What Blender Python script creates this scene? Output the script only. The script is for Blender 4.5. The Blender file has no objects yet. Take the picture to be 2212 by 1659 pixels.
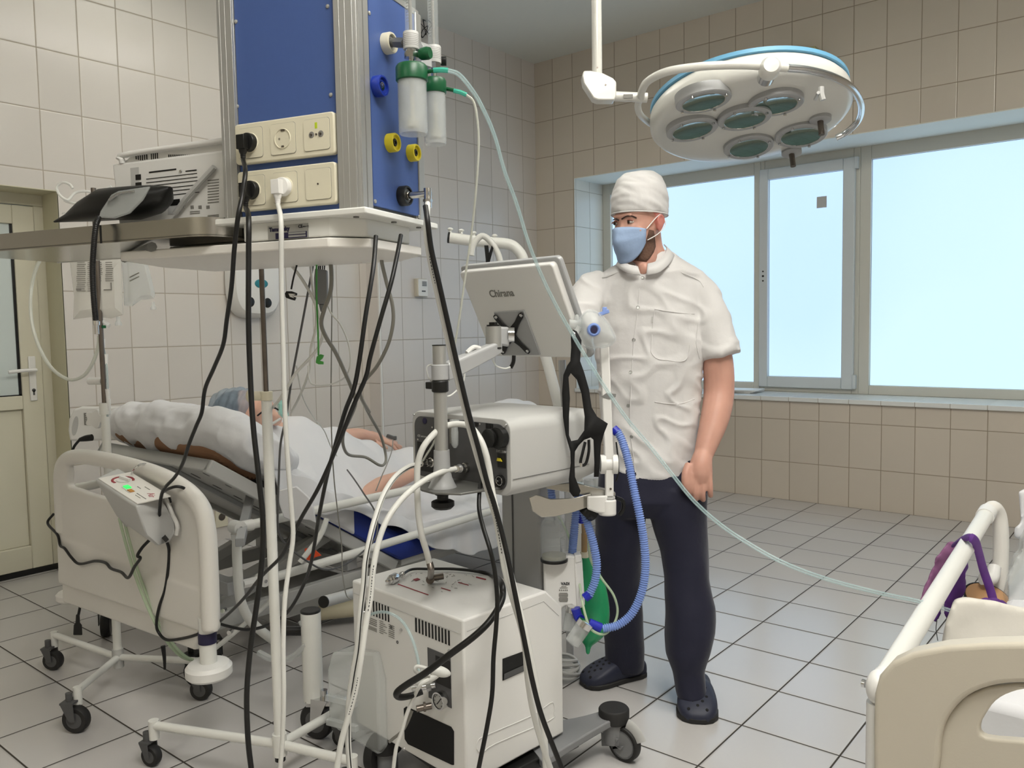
import bpy, bmesh, math, random
from mathutils import Vector as V, Matrix, noise
from math import sin, cos, pi, radians as R_
random.seed(4)
SC = bpy.context.scene
COL = SC.collection
# ---------------------------------------------------------------- camera
CP = V((4.2705, -5.5457, 1.2345)); FPX = 1757.0; CW, CH = 2212.0, 1659.0
_yaw, _pit, _rol = 0.6894, -0.0694, -0.0175
CF = V((-sin(_yaw)*cos(_pit), cos(_yaw)*cos(_pit), sin(_pit)))
_r = CF.cross(V((0, 0, 1))).normalized(); _u = _r.cross(CF)
CR = _r*cos(_rol) + _u*sin(_rol); CU = _u*cos(_rol) - _r*sin(_rol)
cd = bpy.data.cameras.new('camera'); cam = bpy.data.objects.new('camera', cd); COL.objects.link(cam)
cd.sensor_fit = 'HORIZONTAL'; cd.sensor_width = 36.0; cd.lens = FPX/CW*36.0; cd.clip_start = 0.05; cd.clip_end = 60
cam.matrix_world = Matrix((( CR.x, CU.x, -CF.x, CP.x), (CR.y, CU.y, -CF.y, CP.y), (CR.z, CU.z, -CF.z, CP.z), (0, 0, 0, 1)))
SC.camera = cam
# ---------------------------------------------------------------- world, lights, exposure
wd = bpy.data.worlds.new('world'); SC.world = wd; wd.use_nodes = True
wd.node_tree.nodes['Background'].inputs[0].default_value = (0.75, 0.88, 1.0, 1)
wd.node_tree.nodes['Background'].inputs[1].default_value = 0.6
SC.view_settings.view_transform = 'Standard'; SC.view_settings.look = 'None'
SC.view_settings.gamma = 1.0; SC.view_settings.use_curve_mapping = False
SC.view_settings.exposure = 0.0
WINDOW_GLOW = 1.06
LAMP_W = 30.0
def area(name, loc, rot, sx, sy, power, col):
    l = bpy.data.lights.new(name, 'AREA'); l.shape = 'RECTANGLE'; l.size = sx; l.size_y = sy; l.energy = power; l.color = col
    o = bpy.data.objects.new(name, l); COL.objects.link(o); o.location = loc; o.rotation_euler = rot
    return o
CEIL = 3.437
CEIL_LAMPS = [(1.1, -3.2), (4.0, -3.3), (4.4, -5.0), (3.0, -7.2)]
LAMP_K = [0.21, 0.66, 1.75, 0.3]
FILL_UP = [2.2, 2.2, 0.9, 0.75]
for i, (x, y) in enumerate(CEIL_LAMPS):
    area('ceiling_lamp_light', (x, y, CEIL-0.32), (0, 0, 0), 0.5, 1.15, LAMP_W*LAMP_K[i], (1.0, 0.97, 0.93))
    area('ceiling_fill_uplight', (x, y, CEIL-0.215), (pi, 0, 0), 0.4, 1.1, LAMP_W*LAMP_K[i]*FILL_UP[i], (1.0, 0.97, 0.93))  # upward fill, added to brighten the ceiling; not a known part of the lamps
# ---------------------------------------------------------------- placing by view ray and a real distance or plane
def ray(x, y): return CF + CR*((x-CW/2)/FPX) - CU*((y-CH/2)/FPX)
def P(x, y, d): return CP + ray(x, y)*d
def onx(x, y, X): r = ray(x, y); return CP + r*((X-CP.x)/r.x)
def ony(x, y, Y): r = ray(x, y); return CP + r*((Y-CP.y)/r.y)
def onz(x, y, Z=0.0): r = ray(x, y); return CP + r*((Z-CP.z)/r.z)
class Fr:
    def __init__(s, o, deg=0.0, M3=None):
        s.o = V(o); s.R = M3 if M3 is not None else Matrix.Rotation(R_(deg), 3, 'Z')
        s.Ri = s.R.transposed(); s.M = Matrix.Translation(s.o) @ s.R.to_4x4()
    def w(s, x, y, z): return s.o + s.R @ V((x, y, z))
    def _h(s, px, py, ax, val):
        c = s.Ri @ (CP-s.o); r = s.Ri @ ray(px, py); return c + r*((val-c[ax])/r[ax])
    def hx(s, px, py, v=0.0): return s._h(px, py, 0, v)
    def hy(s, px, py, v=0.0): return s._h(px, py, 1, v)
    def hz(s, px, py, v=0.0): return s._h(px, py, 2, v)
    def loc(s, p): return s.Ri @ (V(p)-s.o)
ID = Fr((0, 0, 0))
# ---------------------------------------------------------------- materials
def S(r, g, b):
    def f(c):
        c /= 255.0
        return c/12.92 if c <= 0.04045 else ((c+0.055)/1.055)**2.4
    return (f(r), f(g), f(b), 1.0)
def setin(b, name, v):
    if name in b.inputs: b.inputs[name].default_value = v
def mat(name, col, rough=0.5, metal=0.0, alpha=1.0, trans=0.0, emit=0.0, bump=0.0, bscale=40.0, var=0.0, vscale=6.0, coat=0.0, sheen=0.0, ior=1.45, sss=0.0, stretch=None):
    m = bpy.data.materials.new(name); m.use_nodes = True; nt = m.node_tree; b = nt.nodes['Principled BSDF']
    setin(b, 'Base Color', col); setin(b, 'Roughness', rough); setin(b, 'Metallic', metal); setin(b, 'Alpha', alpha)
    setin(b, 'Transmission Weight', trans); setin(b, 'Coat Weight', coat); setin(b, 'Sheen Weight', sheen); setin(b, 'IOR', ior)
    if sss: setin(b, 'Subsurface Weight', sss); setin(b, 'Subsurface Radius', (0.012, 0.005, 0.003)); setin(b, 'Subsurface Scale', 1.0)
    if emit: setin(b, 'Emission Color', col); setin(b, 'Emission Strength', emit)
    tc = nt.nodes.new('ShaderNodeTexCoord'); mp = nt.nodes.new('ShaderNodeMapping'); nt.links.new(tc.outputs['Object'], mp.inputs[0])
    if stretch: mp.inputs['Scale'].default_value = stretch
    if var:
        n = nt.nodes.new('ShaderNodeTexNoise'); n.inputs['Scale'].default_value = vscale; n.inputs['Detail'].default_value = 4
        nt.links.new(mp.outputs[0], n.inputs[0])
        mx = nt.nodes.new('ShaderNodeMix'); mx.data_type = 'RGBA'
        mx.inputs[6].default_value = tuple(c*(1-var) for c in col[:3])+(1,); mx.inputs[7].default_value = tuple(min(1, c*(1+var)) for c in col[:3])+(1,)
        nt.links.new(n.outputs[0], mx.inputs[0]); nt.links.new(mx.outputs[2], b.inputs['Base Color'])
    if bump:
        n = nt.nodes.new('ShaderNodeTexNoise'); n.inputs['Scale'].default_value = bscale; n.inputs['Detail'].default_value = 5
        nt.links.new(mp.outputs[0], n.inputs[0])
        bp = nt.nodes.new('ShaderNodeBump'); bp.inputs['Strength'].default_value = bump; bp.inputs['Distance'].default_value = 0.01
        nt.links.new(n.outputs[0], bp.inputs['Height']); nt.links.new(bp.outputs[0], b.inputs['Normal'])
    return m
def tiles(name, ua, va, u0, pu, v0, pv, tile, grout, gw, rough, var=0.03, bump=0.5, groutfade=0.0):
    m = bpy.data.materials.new(name); m.use_nodes = True; nt = m.node_tree; b = nt.nodes['Principled BSDF']; N = nt.nodes.new; L = nt.links.new
    g = N('ShaderNodeNewGeometry'); sp = N('ShaderNodeSeparateXYZ'); L(g.outputs['Position'], sp.inputs[0])
    def mth(op, a, bb=None, cl=False):
        n = N('ShaderNodeMath'); n.operation = op; n.use_clamp = cl
        for i, x in enumerate((a, bb)):
            if x is None: continue
            if isinstance(x, (int, float)): n.inputs[i].default_value = x
            else: L(x, n.inputs[i])
        return n.outputs[0]
    idx = []; ds = []
    for ax, o, p in ((ua, u0, pu), (va, v0, pv)):
        q = mth('DIVIDE', mth('SUBTRACT', sp.outputs[ax], o), p)
        fl = mth('FLOOR', q); fr = mth('SUBTRACT', q, fl)
        ds.append(mth('MULTIPLY', mth('MINIMUM', fr, mth('SUBTRACT', 1.0, fr)), p)); idx.append(fl)
    d = mth('MINIMUM', ds[0], ds[1])
    mask = mth('DIVIDE', mth('SUBTRACT', d, gw*0.5), gw*0.35, True)
    cb = N('ShaderNodeCombineXYZ'); L(idx[0], cb.inputs[0]); L(idx[1], cb.inputs[1])
    wn = N('ShaderNodeTexWhiteNoise'); L(cb.outputs[0], wn.inputs[0])
    nz = N('ShaderNodeTexNoise'); nz.inputs['Scale'].default_value = 2.2; nz.inputs['Detail'].default_value = 5; L(g.outputs['Position'], nz.inputs[0])
    vv = mth('ADD', mth('MULTIPLY', mth('SUBTRACT', wn.outputs[0], 0.5), var*2), mth('MULTIPLY', mth('SUBTRACT', nz.outputs[0], 0.5), var*2))
    br = mth('ADD', 1.0, vv)
    vm = N('ShaderNodeVectorMath'); vm.operation = 'SCALE'; vm.inputs[0].default_value = tile[:3]; L(br, vm.inputs[3])
    mx = N('ShaderNodeMix'); mx.data_type = 'RGBA'; L(mask, mx.inputs[0]); mx.inputs[6].default_value = grout; L(vm.outputs[0], mx.inputs[7]); L(mx.outputs[2], b.inputs['Base Color'])
    rr = N('ShaderNodeMapRange'); L(mask, rr.inputs[0]); rr.inputs[3].default_value = 0.85; rr.inputs[4].default_value = rough; L(rr.outputs[0], b.inputs['Roughness'])
    bp = N('ShaderNodeBump'); bp.inputs['Strength'].default_value = bump; bp.inputs['Distance'].default_value = 0.002
    pil = mth('DIVIDE', mth('SUBTRACT', d, gw*0.4), gw*1.4, True)
    tl = mth('ADD', pil, mth('MULTIPLY', nz.outputs[0], 0.12)); L(tl, bp.inputs['Height']); L(bp.outputs[0], b.inputs['Normal'])
    return m
MT = {}
def mk(k, *a, **kw): MT[k] = mat(k, *a, **kw)
mk('white_paint', S(226, 226, 220), 0.32); mk('white_plastic', S(230, 229, 225), 0.38); mk('cream_plastic', S(219, 213, 190), 0.3)
mk('cream_abs', S(200, 193, 177), 0.42, bump=0.03, bscale=300); mk('warm_white', S(230, 227, 220), 0.4)
mk('aluminium', S(176, 176, 172), 0.38, 0.55); mk('aluminium_dark', S(120, 120, 116), 0.45, 0.5)
mk('steel', S(190, 188, 182), 0.22, 1.0, bump=0.05, bscale=60, stretch=(1, 1, 30)); mk('chrome', S(215, 215, 215), 0.12, 1.0); mk('old_steel', S(120, 112, 104), 0.35, 0.9, var=0.3, vscale=30)
mk('blue_panel', S(66, 90, 146), 0.45, var=0.04, vscale=90); mk('black', S(20, 20, 19), 0.4); mk('black_matt', S(14, 14, 14), 0.8); mk('rubber', S(38, 37, 36), 0.6)
mk('dark_grey', S(84, 84, 84), 0.5); mk('mid_grey', S(128, 129, 130), 0.5); mk('light_grey', S(190, 190, 187), 0.45, bump=0.02, bscale=400); mk('silver_grey', S(172, 173, 173), 0.4, 0.1)
mk('green_cap', S(16, 82, 48), 0.35); mk('teal_clear', S(70, 190, 165), 0.15, alpha=0.7); mk('blue_ring', S(26, 52, 150), 0.3); mk('yellow_ring', S(214, 196, 44), 0.35)
mk('clear', S(228, 234, 234), 0.08, alpha=0.22); mk('clear_frost', S(222, 226, 224), 0.2, alpha=0.36); mk('clear_tube', S(196, 222, 224), 0.12, alpha=0.36); mk('bubbles', S(190, 197, 198), 0.3, alpha=0.42, bump=1.0, bscale=120, var=0.35, vscale=90)
mk('bag_plastic', S(226, 224, 214), 0.3, alpha=0.5); mk('glass', S(225, 232, 230), 0.04, alpha=0.16)
mk('print_grey', S(130, 128, 122), 0.6); mk('print_dark', S(40, 40, 44), 0.6); mk('print_navy', S(38, 34, 66), 0.5); mk('print_red', S(150, 46, 56), 0.5); mk('print_pink', S(198, 130, 136), 0.5)
mk('sheet', S(222, 222, 224), 0.85, bump=0.25, bscale=14, sheen=0.2); mk('sheet_warm', S(222, 218, 208), 0.85, bump=0.25, bscale=12); mk('pillow_brown', S(150, 112, 84), 0.8)
mk('skin', S(214, 172, 152), 0.5, sss=0.15, var=0.06, vscale=20); mk('skin_ruddy', S(204, 156, 138), 0.5, sss=0.12, var=0.08, vscale=26); mk('hair', S(52, 38, 32), 0.7)
mk('scrub_white', S(214, 212, 210), 0.8, bump=0.2, bscale=22, sheen=0.15); mk('navy', S(20, 21, 44), 0.75, sheen=0.2, bump=0.2, bscale=18); mk('clog', S(42, 45, 62), 0.5); mk('mask_blue', S(150, 172, 204), 0.75, bump=0.15, bscale=60)
mk('hose_blue', S(140, 168, 232), 0.22, alpha=0.82); mk('blue_solid', S(34, 44, 170), 0.35); mk('bag_green', S(40, 150, 98), 0.22, alpha=0.9); mk('mattress_blue', S(28, 52, 140), 0.5)
mk('purple', S(92, 48, 128), 0.65, var=0.5, vscale=14); mk('mauve', S(140, 92, 130), 0.7, var=0.45, vscale=16); mk('amber', S(176, 140, 84), 0.3, alpha=0.7)
mk('green_led', S(40, 210, 90), 0.3, emit=1.2); mk('orange', S(190, 128, 40), 0.4); mk('teal_label', S(40, 130, 142), 0.4); mk('lime', S(190, 210, 50), 0.4); mk('green_clip', S(70, 150, 66), 0.4)
mk('orange_tag', S(232, 84, 38), 0.5); mk('lamp_white', S(220, 219, 212), 0.28, coat=0.3); mk('lamp_blue', S(110, 170, 205), 0.35); mk('lens', S(84, 118, 108), 0.07, 0.75, coat=0.6); mk('ear_skin', S(206, 132, 120), 0.5, sss=0.15); mk('lens_in', S(60, 92, 84), 0.15, 0.6)
mk('khaki_glass', S(150, 148, 128), 0.2, alpha=0.8); mk('ecru', S(206, 200, 176), 0.5); mk('hose_white', S(216, 216, 210), 0.35); mk('ceiling_paint', S(222, 223, 216), 0.9, bump=0.05, bscale=8); mk('upvc', S(206, 205, 196), 0.35); mk('upvc_bright', S(206, 212, 214), 0.35)
mk('door_panel', S(212, 208, 188), 0.4); mk('reveal', S(204, 199, 172), 0.6); mk('frosted', S(206, 216, 214), 0.4, var=0.04, vscale=3); mk('sill', S(224, 228, 230), 0.25); mk('wood', S(180, 140, 100), 0.5); mk('hairnet', S(150, 168, 184), 0.6, alpha=0.5, bump=0.6, bscale=60)
mk('aqua', S(150, 220, 205), 0.15, alpha=0.5); mk('tube_milky', S(214, 216, 204), 0.3, alpha=0.75); mk('tube_green', S(200, 220, 186), 0.25, alpha=0.65); mk('grey_cable', S(132, 130, 122), 0.45); mk('eye_white', S(205, 198, 190), 0.3); mk('iris', S(48, 34, 26), 0.2); mk('duct', S(200, 192, 164), 0.5)
mk('tape', S(140, 140, 138), 0.35, 0.3); mk('box_beige', S(176, 168, 126), 0.5); mk('beard', S(104, 78, 64), 0.9, bump=0.6, bscale=220); mk('skin_dark', S(150, 96, 82), 0.55)
# ---------------------------------------------------------------- mesh builder
def perp(d):
    d = d.normalized(); a = V((0, 0, 1)) if abs(d.z) < 0.9 else V((1, 0, 0)); x = d.cross(a).normalized(); return x, d.cross(x).normalized()
def smooth_path(pts, n=6, closed=False):
    pts = [V(p) for p in pts]
    if len(pts) < 3 or n <= 1: return pts
    out = []; N = len(pts); rng = range(N) if closed else range(N-1)
    for i in rng:
        p1, p2 = pts[i], pts[(i+1) % N]
        p0 = pts[(i-1) % N] if (closed or i > 0) else p1*2-p2
        p3 = pts[(i+2) % N] if (closed or i+2 < N) else p2*2-p1
        for k in range(n):
            t = k/n
            out.append(0.5*((2*p1)+(p2-p0)*t+(2*p0-5*p1+4*p2-p3)*t*t+(3*p1-p0-3*p2+p3)*t**3))
    if not closed: out.append(pts[-1])
    return out
class M:
    def __init__(s, fr=ID): s.bm = bmesh.new(); s.T = fr.M; s.mi = 0
    def v(s, p): return s.bm.verts.new(s.T @ V(p))
    def f(s, vs):
        try: q = s.bm.faces.new(vs)
        except ValueError: return None
        q.material_index = s.mi; return q
    def box(s, c, d, rot=None, tx=1.0, ty=1.0):
        c = V(c); hx, hy, hz = d[0]/2, d[1]/2, d[2]/2; vs = []
        for z in (-1, 1):
            kx, ky = (tx, ty) if z < 0 else (1, 1)
            for x, y in ((-1, -1), (1, -1), (1, 1), (-1, 1)):
                q = V((x*hx*kx, y*hy*ky, z*hz)); q = (rot @ q) if rot else q; vs.append(s.v(c+q))
        for a in ((3, 2, 1, 0), (4, 5, 6, 7), (0, 1, 5, 4), (1, 2, 6, 5), (2, 3, 7, 6), (3, 0, 4, 7)): s.f([vs[i] for i in a])
        return s
    def bb(s, x0, x1, y0, y1, z0, z1): return s.box(((x0+x1)/2, (y0+y1)/2, (z0+z1)/2), (abs(x1-x0), abs(y1-y0), abs(z1-z0)))
    def loft(s, rings, caps=True, closed=False):
        rs = [[s.v(p) for p in r] for r in rings]; n = len(rs[0])
        pairs = list(zip(rs, rs[1:])) + ([(rs[-1], rs[0])] if closed else [])
        for a, b in pairs:
            for i in range(n): s.f([a[i], a[(i+1) % n], b[(i+1) % n], b[i]])
        if caps and not closed: s.f(rs[0][::-1]); s.f(rs[-1])
        return s
    def prism(s, pts, ext):
        pts = [V(p) for p in pts]; e = V(ext); return s.loft([pts, [p+e for p in pts]])
    def cyl(s, a, b, r, r2=None, n=16, cap=True):
        a, b = V(a), V(b); r2 = r if r2 is None else r2; x, y = perp(b-a)
        ring = lambda c, q: [c+(x*cos(2*pi*i/n)+y*sin(2*pi*i/n))*q for i in range(n)]
        return s.loft([ring(a, r), ring(b, r2)], caps=cap)
    def tube(s, pts, r, n=8, sm=6, closed=False, ry=None, up=None, radii=None, ribs=None):
        if radii is None: path = smooth_path(pts, sm, closed); rad = None
        else:
            path = smooth_path(pts, sm, closed); q = smooth_path([V((x, 0, 0)) for x in radii], sm, closed); rad = [max(1e-4, k.x) for k in q]
        m = len(path); rings = []; X = None
        for i in range(m):
            a = path[(i-1) % m] if (closed or i > 0) else path[i]; b = path[(i+1) % m] if (closed or i < m-1) else path[i]
            t = (b-a)
            if t.length < 1e-9: t = V((0, 0, 1))
            t.normalize()
            if up is not None: X = t.cross(V(up)); X = X.normalized() if X.length > 1e-6 else perp(t)[0]
            elif X is None: X = perp(t)[0]
            else:
                X = X-t*X.dot(t); X = X.normalized() if X.length > 1e-6 else perp(t)[0]
            Y = t.cross(X); rr = rad[i] if rad else r; r2 = (ry if ry else rr)
            rings.append([path[i]+X*(rr*cos(2*pi*k/n))+Y*(r2*sin(2*pi*k/n)) for k in range(n)])
        return s.loft(rings, closed=closed)
    def lathe(s, prof, o=(0, 0, 0), ax=(0, 0, 1), n=24, cap=True):
        o = V(o); ax = V(ax).normalized(); x, y = perp(ax); rings = []
        for r, h in prof: rings.append([o+ax*h+(x*cos(2*pi*i/n)+y*sin(2*pi*i/n))*max(r, 1e-4) for i in range(n)])
        return s.loft(rings, caps=cap)
    def ell(s, c, r, rot=None, n=20, m=12):
        rings = []
        for j in range(m+1):
            th = pi*j/m; q = max(sin(th), 0.002); rr = []
            for i in range(n):
                ph = 2*pi*i/n; w = V((q*cos(ph)*r[0], q*sin(ph)*r[1], -cos(th)*r[2])); w = (rot @ w) if rot else w; rr.append(V(c)+w)
            rings.append(rr)
        return s.loft(rings)
    def torus(s, c, ax, Rr, r, n=32, k=8, a0=0.0, a1=2*pi):
        x, y = perp(V(ax)); full = abs(a1-a0-2*pi) < 1e-6; c = V(c)
        q = n if full else n+1
        return s.tube([c+(x*cos(a0+(a1-a0)*i/n)+y*sin(a0+(a1-a0)*i/n))*Rr for i in range(q)], r, n=k, sm=1, closed=full)
    def quad(s, a, b, c, d): s.f([s.v(a), s.v(b), s.v(c), s.v(d)]); return s
    def corr(s, pts, r, pitch, depth, n=12):
        path = smooth_path(pts, 10); L = [0.0]
        for a, b in zip(path, path[1:]): L.append(L[-1]+(b-a).length)
        tot = L[-1]; N = int(tot/pitch*4); res = []; rad = []; j = 0
        for i in range(N+1):
            t = tot*i/N
            while j < len(L)-2 and L[j+1] < t: j += 1
            u = (t-L[j])/max(1e-9, L[j+1]-L[j]); res.append(path[j].lerp(path[j+1], u)); rad.append(r+depth*(1 if i % 4 in (0, 1) else -0.6))
        return s.tube(res, r, n=n, sm=1, radii=rad)
def obj(name, m, mats, parent=None, bevel=0.0, seg=2, sub=0, sharp=38, flat=False, solid=0.0, dep=None):
    me = bpy.data.meshes.new(name); bm = m.bm
    bmesh.ops.recalc_face_normals(bm, faces=bm.faces[:])
    if dep: dep(bm)
    for f in bm.faces: f.smooth = not flat
    lim = R_(sharp)
    for e in bm.edges:
        if len(e.link_faces) == 2: e.smooth = e.calc_face_angle(0) < lim
    bm.to_mesh(me); bm.free()
    for k in (mats if isinstance(mats, (list, tuple)) else [mats]): me.materials.append(MT[k] if isinstance(k, str) else k)
    o = bpy.data.objects.new(name, me); COL.objects.link(o)
    if parent is not None: o.parent = parent; o.matrix_parent_inverse = inv(parent)
    if bevel:
        b = o.modifiers.new('bevel', 'BEVEL'); b.width = bevel; b.segments = seg; b.limit_method = 'ANGLE'; b.angle_limit = R_(35); b.harden_normals = False
    if sub: q = o.modifiers.new('sub', 'SUBSURF'); q.levels = sub; q.render_levels = sub
    if solid: q = o.modifiers.new('solid', 'SOLIDIFY'); q.thickness = solid; q.offset = 0
    return o
def wm(o):
    m = Matrix.LocRotScale(o.location, o.rotation_euler, o.scale)
    return (wm(o.parent) @ o.matrix_parent_inverse @ m) if o.parent else m
def inv(o): return wm(o).inverted()
def thing(name, label, cat, loc=(0, 0, 0), group=None):
    o = bpy.data.objects.new(name, None); COL.objects.link(o); o.location = V(loc); o.empty_display_size = 0.05
    o['label'] = label; o['category'] = cat
    if group: o['group'] = group
    return o
def tag(o, label, cat, group=None):
    o['label'] = label; o['category'] = cat
    if group: o['group'] = group
    return o
def struct(name, m, mats, **kw): o = obj(name, m, mats, **kw); o['kind'] = 'structure'; return o
def remesh(name, m, mats, parent, voxel, smooth=4, dep=None, fn=None):
    """fuse overlapping closed shapes into one continuous surface"""
    me = bpy.data.meshes.new('t'); bmesh.ops.recalc_face_normals(m.bm, faces=m.bm.faces[:]); m.bm.to_mesh(me); m.bm.free()
    t = bpy.data.objects.new('t', me); COL.objects.link(t)
    r = t.modifiers.new('r', 'REMESH'); r.mode = 'VOXEL'; r.voxel_size = voxel; r.use_smooth_shade = True
    if smooth: q = t.modifiers.new('s', 'SMOOTH'); q.factor = 0.5; q.iterations = smooth
    bpy.context.view_layer.update(); dg = bpy.context.evaluated_depsgraph_get()
    nm = bpy.data.meshes.new_from_object(t.evaluated_get(dg)); bpy.data.objects.remove(t); bpy.data.meshes.remove(me)
    nm.name = name; nm.materials.clear()
    for k in (mats if isinstance(mats, (list, tuple)) else [mats]): nm.materials.append(MT[k])
    bm = bmesh.new(); bm.from_mesh(nm)
    for f in bm.faces: f.smooth = True; f.material_index = 0
    if dep:
        bm.normal_update()
        for v_, d_ in [(v_, dep(v_.co, v_.normal)) for v_ in bm.verts]: v_.co += d_
    if fn:
        for f in bm.faces: f.material_index = fn(f.calc_center_median(), f.normal)
    bm.to_mesh(nm); bm.free()
    o = bpy.data.objects.new(name, nm); COL.objects.link(o)
    if parent is not None: o.parent = parent; o.matrix_parent_inverse = inv(parent)
    return o
def each(name, shapes, mats, parent, **kw):
    for q in shapes: obj(name, q, mats, parent, **kw)
def text(s, size, o, x, y, m, parent, name='lettering', ext=0.0003, align='LEFT', shear=0.0, bold=0.0):
    c = bpy.data.curves.new(name, 'FONT'); c.body = s; c.size = size; c.extrude = ext; c.align_x = align; c.shear = shear; c.offset = bold; c.resolution_u = 3
    t = bpy.data.objects.new('t', c); COL.objects.link(t); bpy.context.view_layer.update()
    me = bpy.data.meshes.new_from_object(t.evaluated_get(bpy.context.evaluated_depsgraph_get())); bpy.data.objects.remove(t)
    x = V(x).normalized(); y = V(y); y = (y-x*y.dot(x)).normalized(); z = x.cross(y); o = V(o)
    me.transform(Matrix(((x.x, y.x, z.x, o.x), (x.y, y.y, z.y, o.y), (x.z, y.z, z.z, o.z), (0, 0, 0, 1))))
    me.materials.clear(); me.materials.append(MT[m]); q = bpy.data.objects.new(name, me); COL.objects.link(q)
    if parent is not None: q.parent = parent; q.matrix_parent_inverse = inv(parent)
    return q
def rrect(x0, x1, z0, z1, r, n=5):
    out = []
    for cx, cz, a in ((x1-r, z1-r, 0), (x0+r, z1-r, 90), (x0+r, z0+r, 180), (x1-r, z0+r, 270)):
        for i in range(n+1): t = R_(a+90*i/n); out.append((cx+r*cos(t), cz+r*sin(t)))
    return out
def plate(m, x0, x1, z0, z1, y0, y1, r=0.006, n=5):
    """rounded rectangle in the local xz plane, between depths y0 and y1"""
    return m.prism([(x, y0, z) for x, z in rrect(x0, x1, z0, z1, r, n)], (0, y1-y0, 0))
def cable(name, pts, r, m, label, cat='cable', sm=6, n=8, group=None, parent=None):
    b = M().tube([P(*p) if not isinstance(p, V) else p for p in pts], r, n=n, sm=sm)
    o = obj(name, b, m, parent)
    if parent is None: tag(o, label, cat, group)
    return o
# ================================================================ ROOM
TW, TH = 0.2, 0.298
Z0 = -0.0319
U0 = 0.187; V0 = -3.8462; W0 = -0.1733
tl_w = tiles('wall_tile_window', 0, 2, U0, TW, Z0, TH, S(206, 196, 182), S(152, 139, 120), 0.0035, 0.22)
tl_l = tiles('wall_tile_left', 1, 2, V0, TW, Z0, TH, S(216, 210, 202), S(172, 162, 146), 0.0035, 0.22)
tl_f = tiles('wall_tile_far', 1, 2, W0, TW, Z0, TH, S(216, 210, 204), S(168, 160, 148), 0.0035, 0.22)
tl_r = tiles('wall_tile_reveal', 1, 2, 0.22, TW, Z0, TH, S(216, 214, 206), S(158, 152, 138), 0.003, 0.22)
tl_o = tiles('wall_tile_plain', 0, 2, 0, TW, Z0, TH, S(212, 204, 186), S(158, 144, 120), 0.0035, 0.25)
tl_s = tiles('sill_tile', 0, 1, U0, TW, 0, 0.45, S(226, 228, 226), S(170, 166, 156), 0.003, 0.2)
fl_t = tiles('floor_tile', 0, 1, 2.9652, 0.294, -3.2355, 0.294, S(196, 193, 190), S(58, 52, 44), 0.0042, 0.2, var=0.025, bump=0.6)
NW = -0.1253; FW = 0.0; STEP = -1.786
XR, YB = 6.6, -8.6
struct('floor', M().bb(-0.6, XR, YB, 0.5, -0.1, 0.0), fl_t)
struct('ceiling', M().bb(-0.6, XR, YB, 0.6, CEIL, CEIL+0.1), 'ceiling_paint')
DY0, DY1, DZ, DX = -4.75, -3.784, 1.96, -0.31
# left wall: near stretch (with the door opening), far stretch standing 12 cm proud of it
struct('wall_left', M().bb(NW-0.25, NW, DY1, STEP, 0, CEIL).bb(NW-0.25, NW, DY0, DY1, DZ, CEIL).bb(NW-0.25, NW, YB, DY0, 0, CEIL), tl_l)
struct('wall_left_far', M().bb(NW-0.25, FW, STEP, 0.2, 0, CEIL), tl_f)
struct('trim_1', M().bb(FW-0.012, FW+0.002, STEP-0.002, STEP+0.012, 0, CEIL), 'white_plastic', bevel=0.002)
m = M().bb(NW-0.012, NW+0.001, DY1-0.003, DY1+0.001, 0, DZ); m.bb(DX-0.05, NW+0.001, DY1-0.004, DY1+0.0005, 0, DZ); m.bb(DX-0.05, NW+0.001, DY0, DY1, DZ-0.003, DZ+0.001)
struct('trim_2', m, 'reveal')
# window wall
WX0, WX1, WZ0, WZ1, WY = 0.394, 4.95, 0.722, 2.44, 0.42
m = M(); m.bb(-0.4, WX0, 0, 0.5, 0, CEIL); m.bb(WX1, XR, 0, 0.5, 0, CEIL); m.bb(WX0, WX1, 0, 0.5, WZ1, CEIL); m.bb(WX0, WX1, 0, 0.5, 0, WZ0-0.03)
struct('wall_window', m, tl_w)
struct('trim_3', M().bb(WX0-0.002, WX0+0.003, -0.001, 0.42, WZ0, WZ1), tl_r)
struct('trim_4', M().bb(WX0, WX1, -0.001, 0.42, WZ1-0.004, WZ1+0.002), 'ceiling_paint')
struct('trim_5', M().bb(WX0-0.01, WX1, -0.022, 0.44, WZ0-0.03, WZ0), tl_s, bevel=0.003)
struct('wall_right', M().bb(XR, XR+0.2, YB, 0.5, 0, CEIL), tl_l)
struct('wall_back', M().bb(-0.6, XR, YB-0.2, YB, 0, CEIL), tl_o)
# windows: frosted panes in pale frames
MT['pane'] = mat('pane', (0.80, 0.95, 1.0, 1), 0.3)
nt = MT['pane'].node_tree; pb = nt.nodes['Principled BSDF']
setin(pb, 'Base Color', S(90, 100, 105)); setin(pb, 'Emission Color', (0.72, 0.93, 1.0, 1)); setin(pb, 'Emission Strength', WINDOW_GLOW)
n1 = nt.nodes.new('ShaderNodeTexNoise'); n1.inputs['Scale'].default_value = 0.6; n1.inputs['Detail'].default_value = 1
rp = nt.nodes.new('ShaderNodeValToRGB'); nt.links.new(nt.nodes['Mapping'].outputs[0], n1.inputs[0]); nt.links.new(n1.outputs[0], rp.inputs[0]); nt.links.new(rp.outputs[0], pb.inputs['Emission Color'])
rp.color_ramp.elements[0].position = 0.35; rp.color_ramp.elements[0].color = (0.56, 0.80, 1.12, 1); rp.color_ramp.elements[1].position = 0.65; rp.color_ramp.elements[1].color = (0.64, 0.88, 1.02, 1)
def frame_rect(m, x0, x1, z0, z1, w, y0, y1):
    m.bb(x0, x1, y0, y1, z0, z0+w); m.bb(x0, x1, y0, y1, z1-w, z1); m.bb(x0, x0+w, y0, y1, z0+w, z1-w); m.bb(x1-w, x1, y0, y1, z0+w, z1-w)
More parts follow.
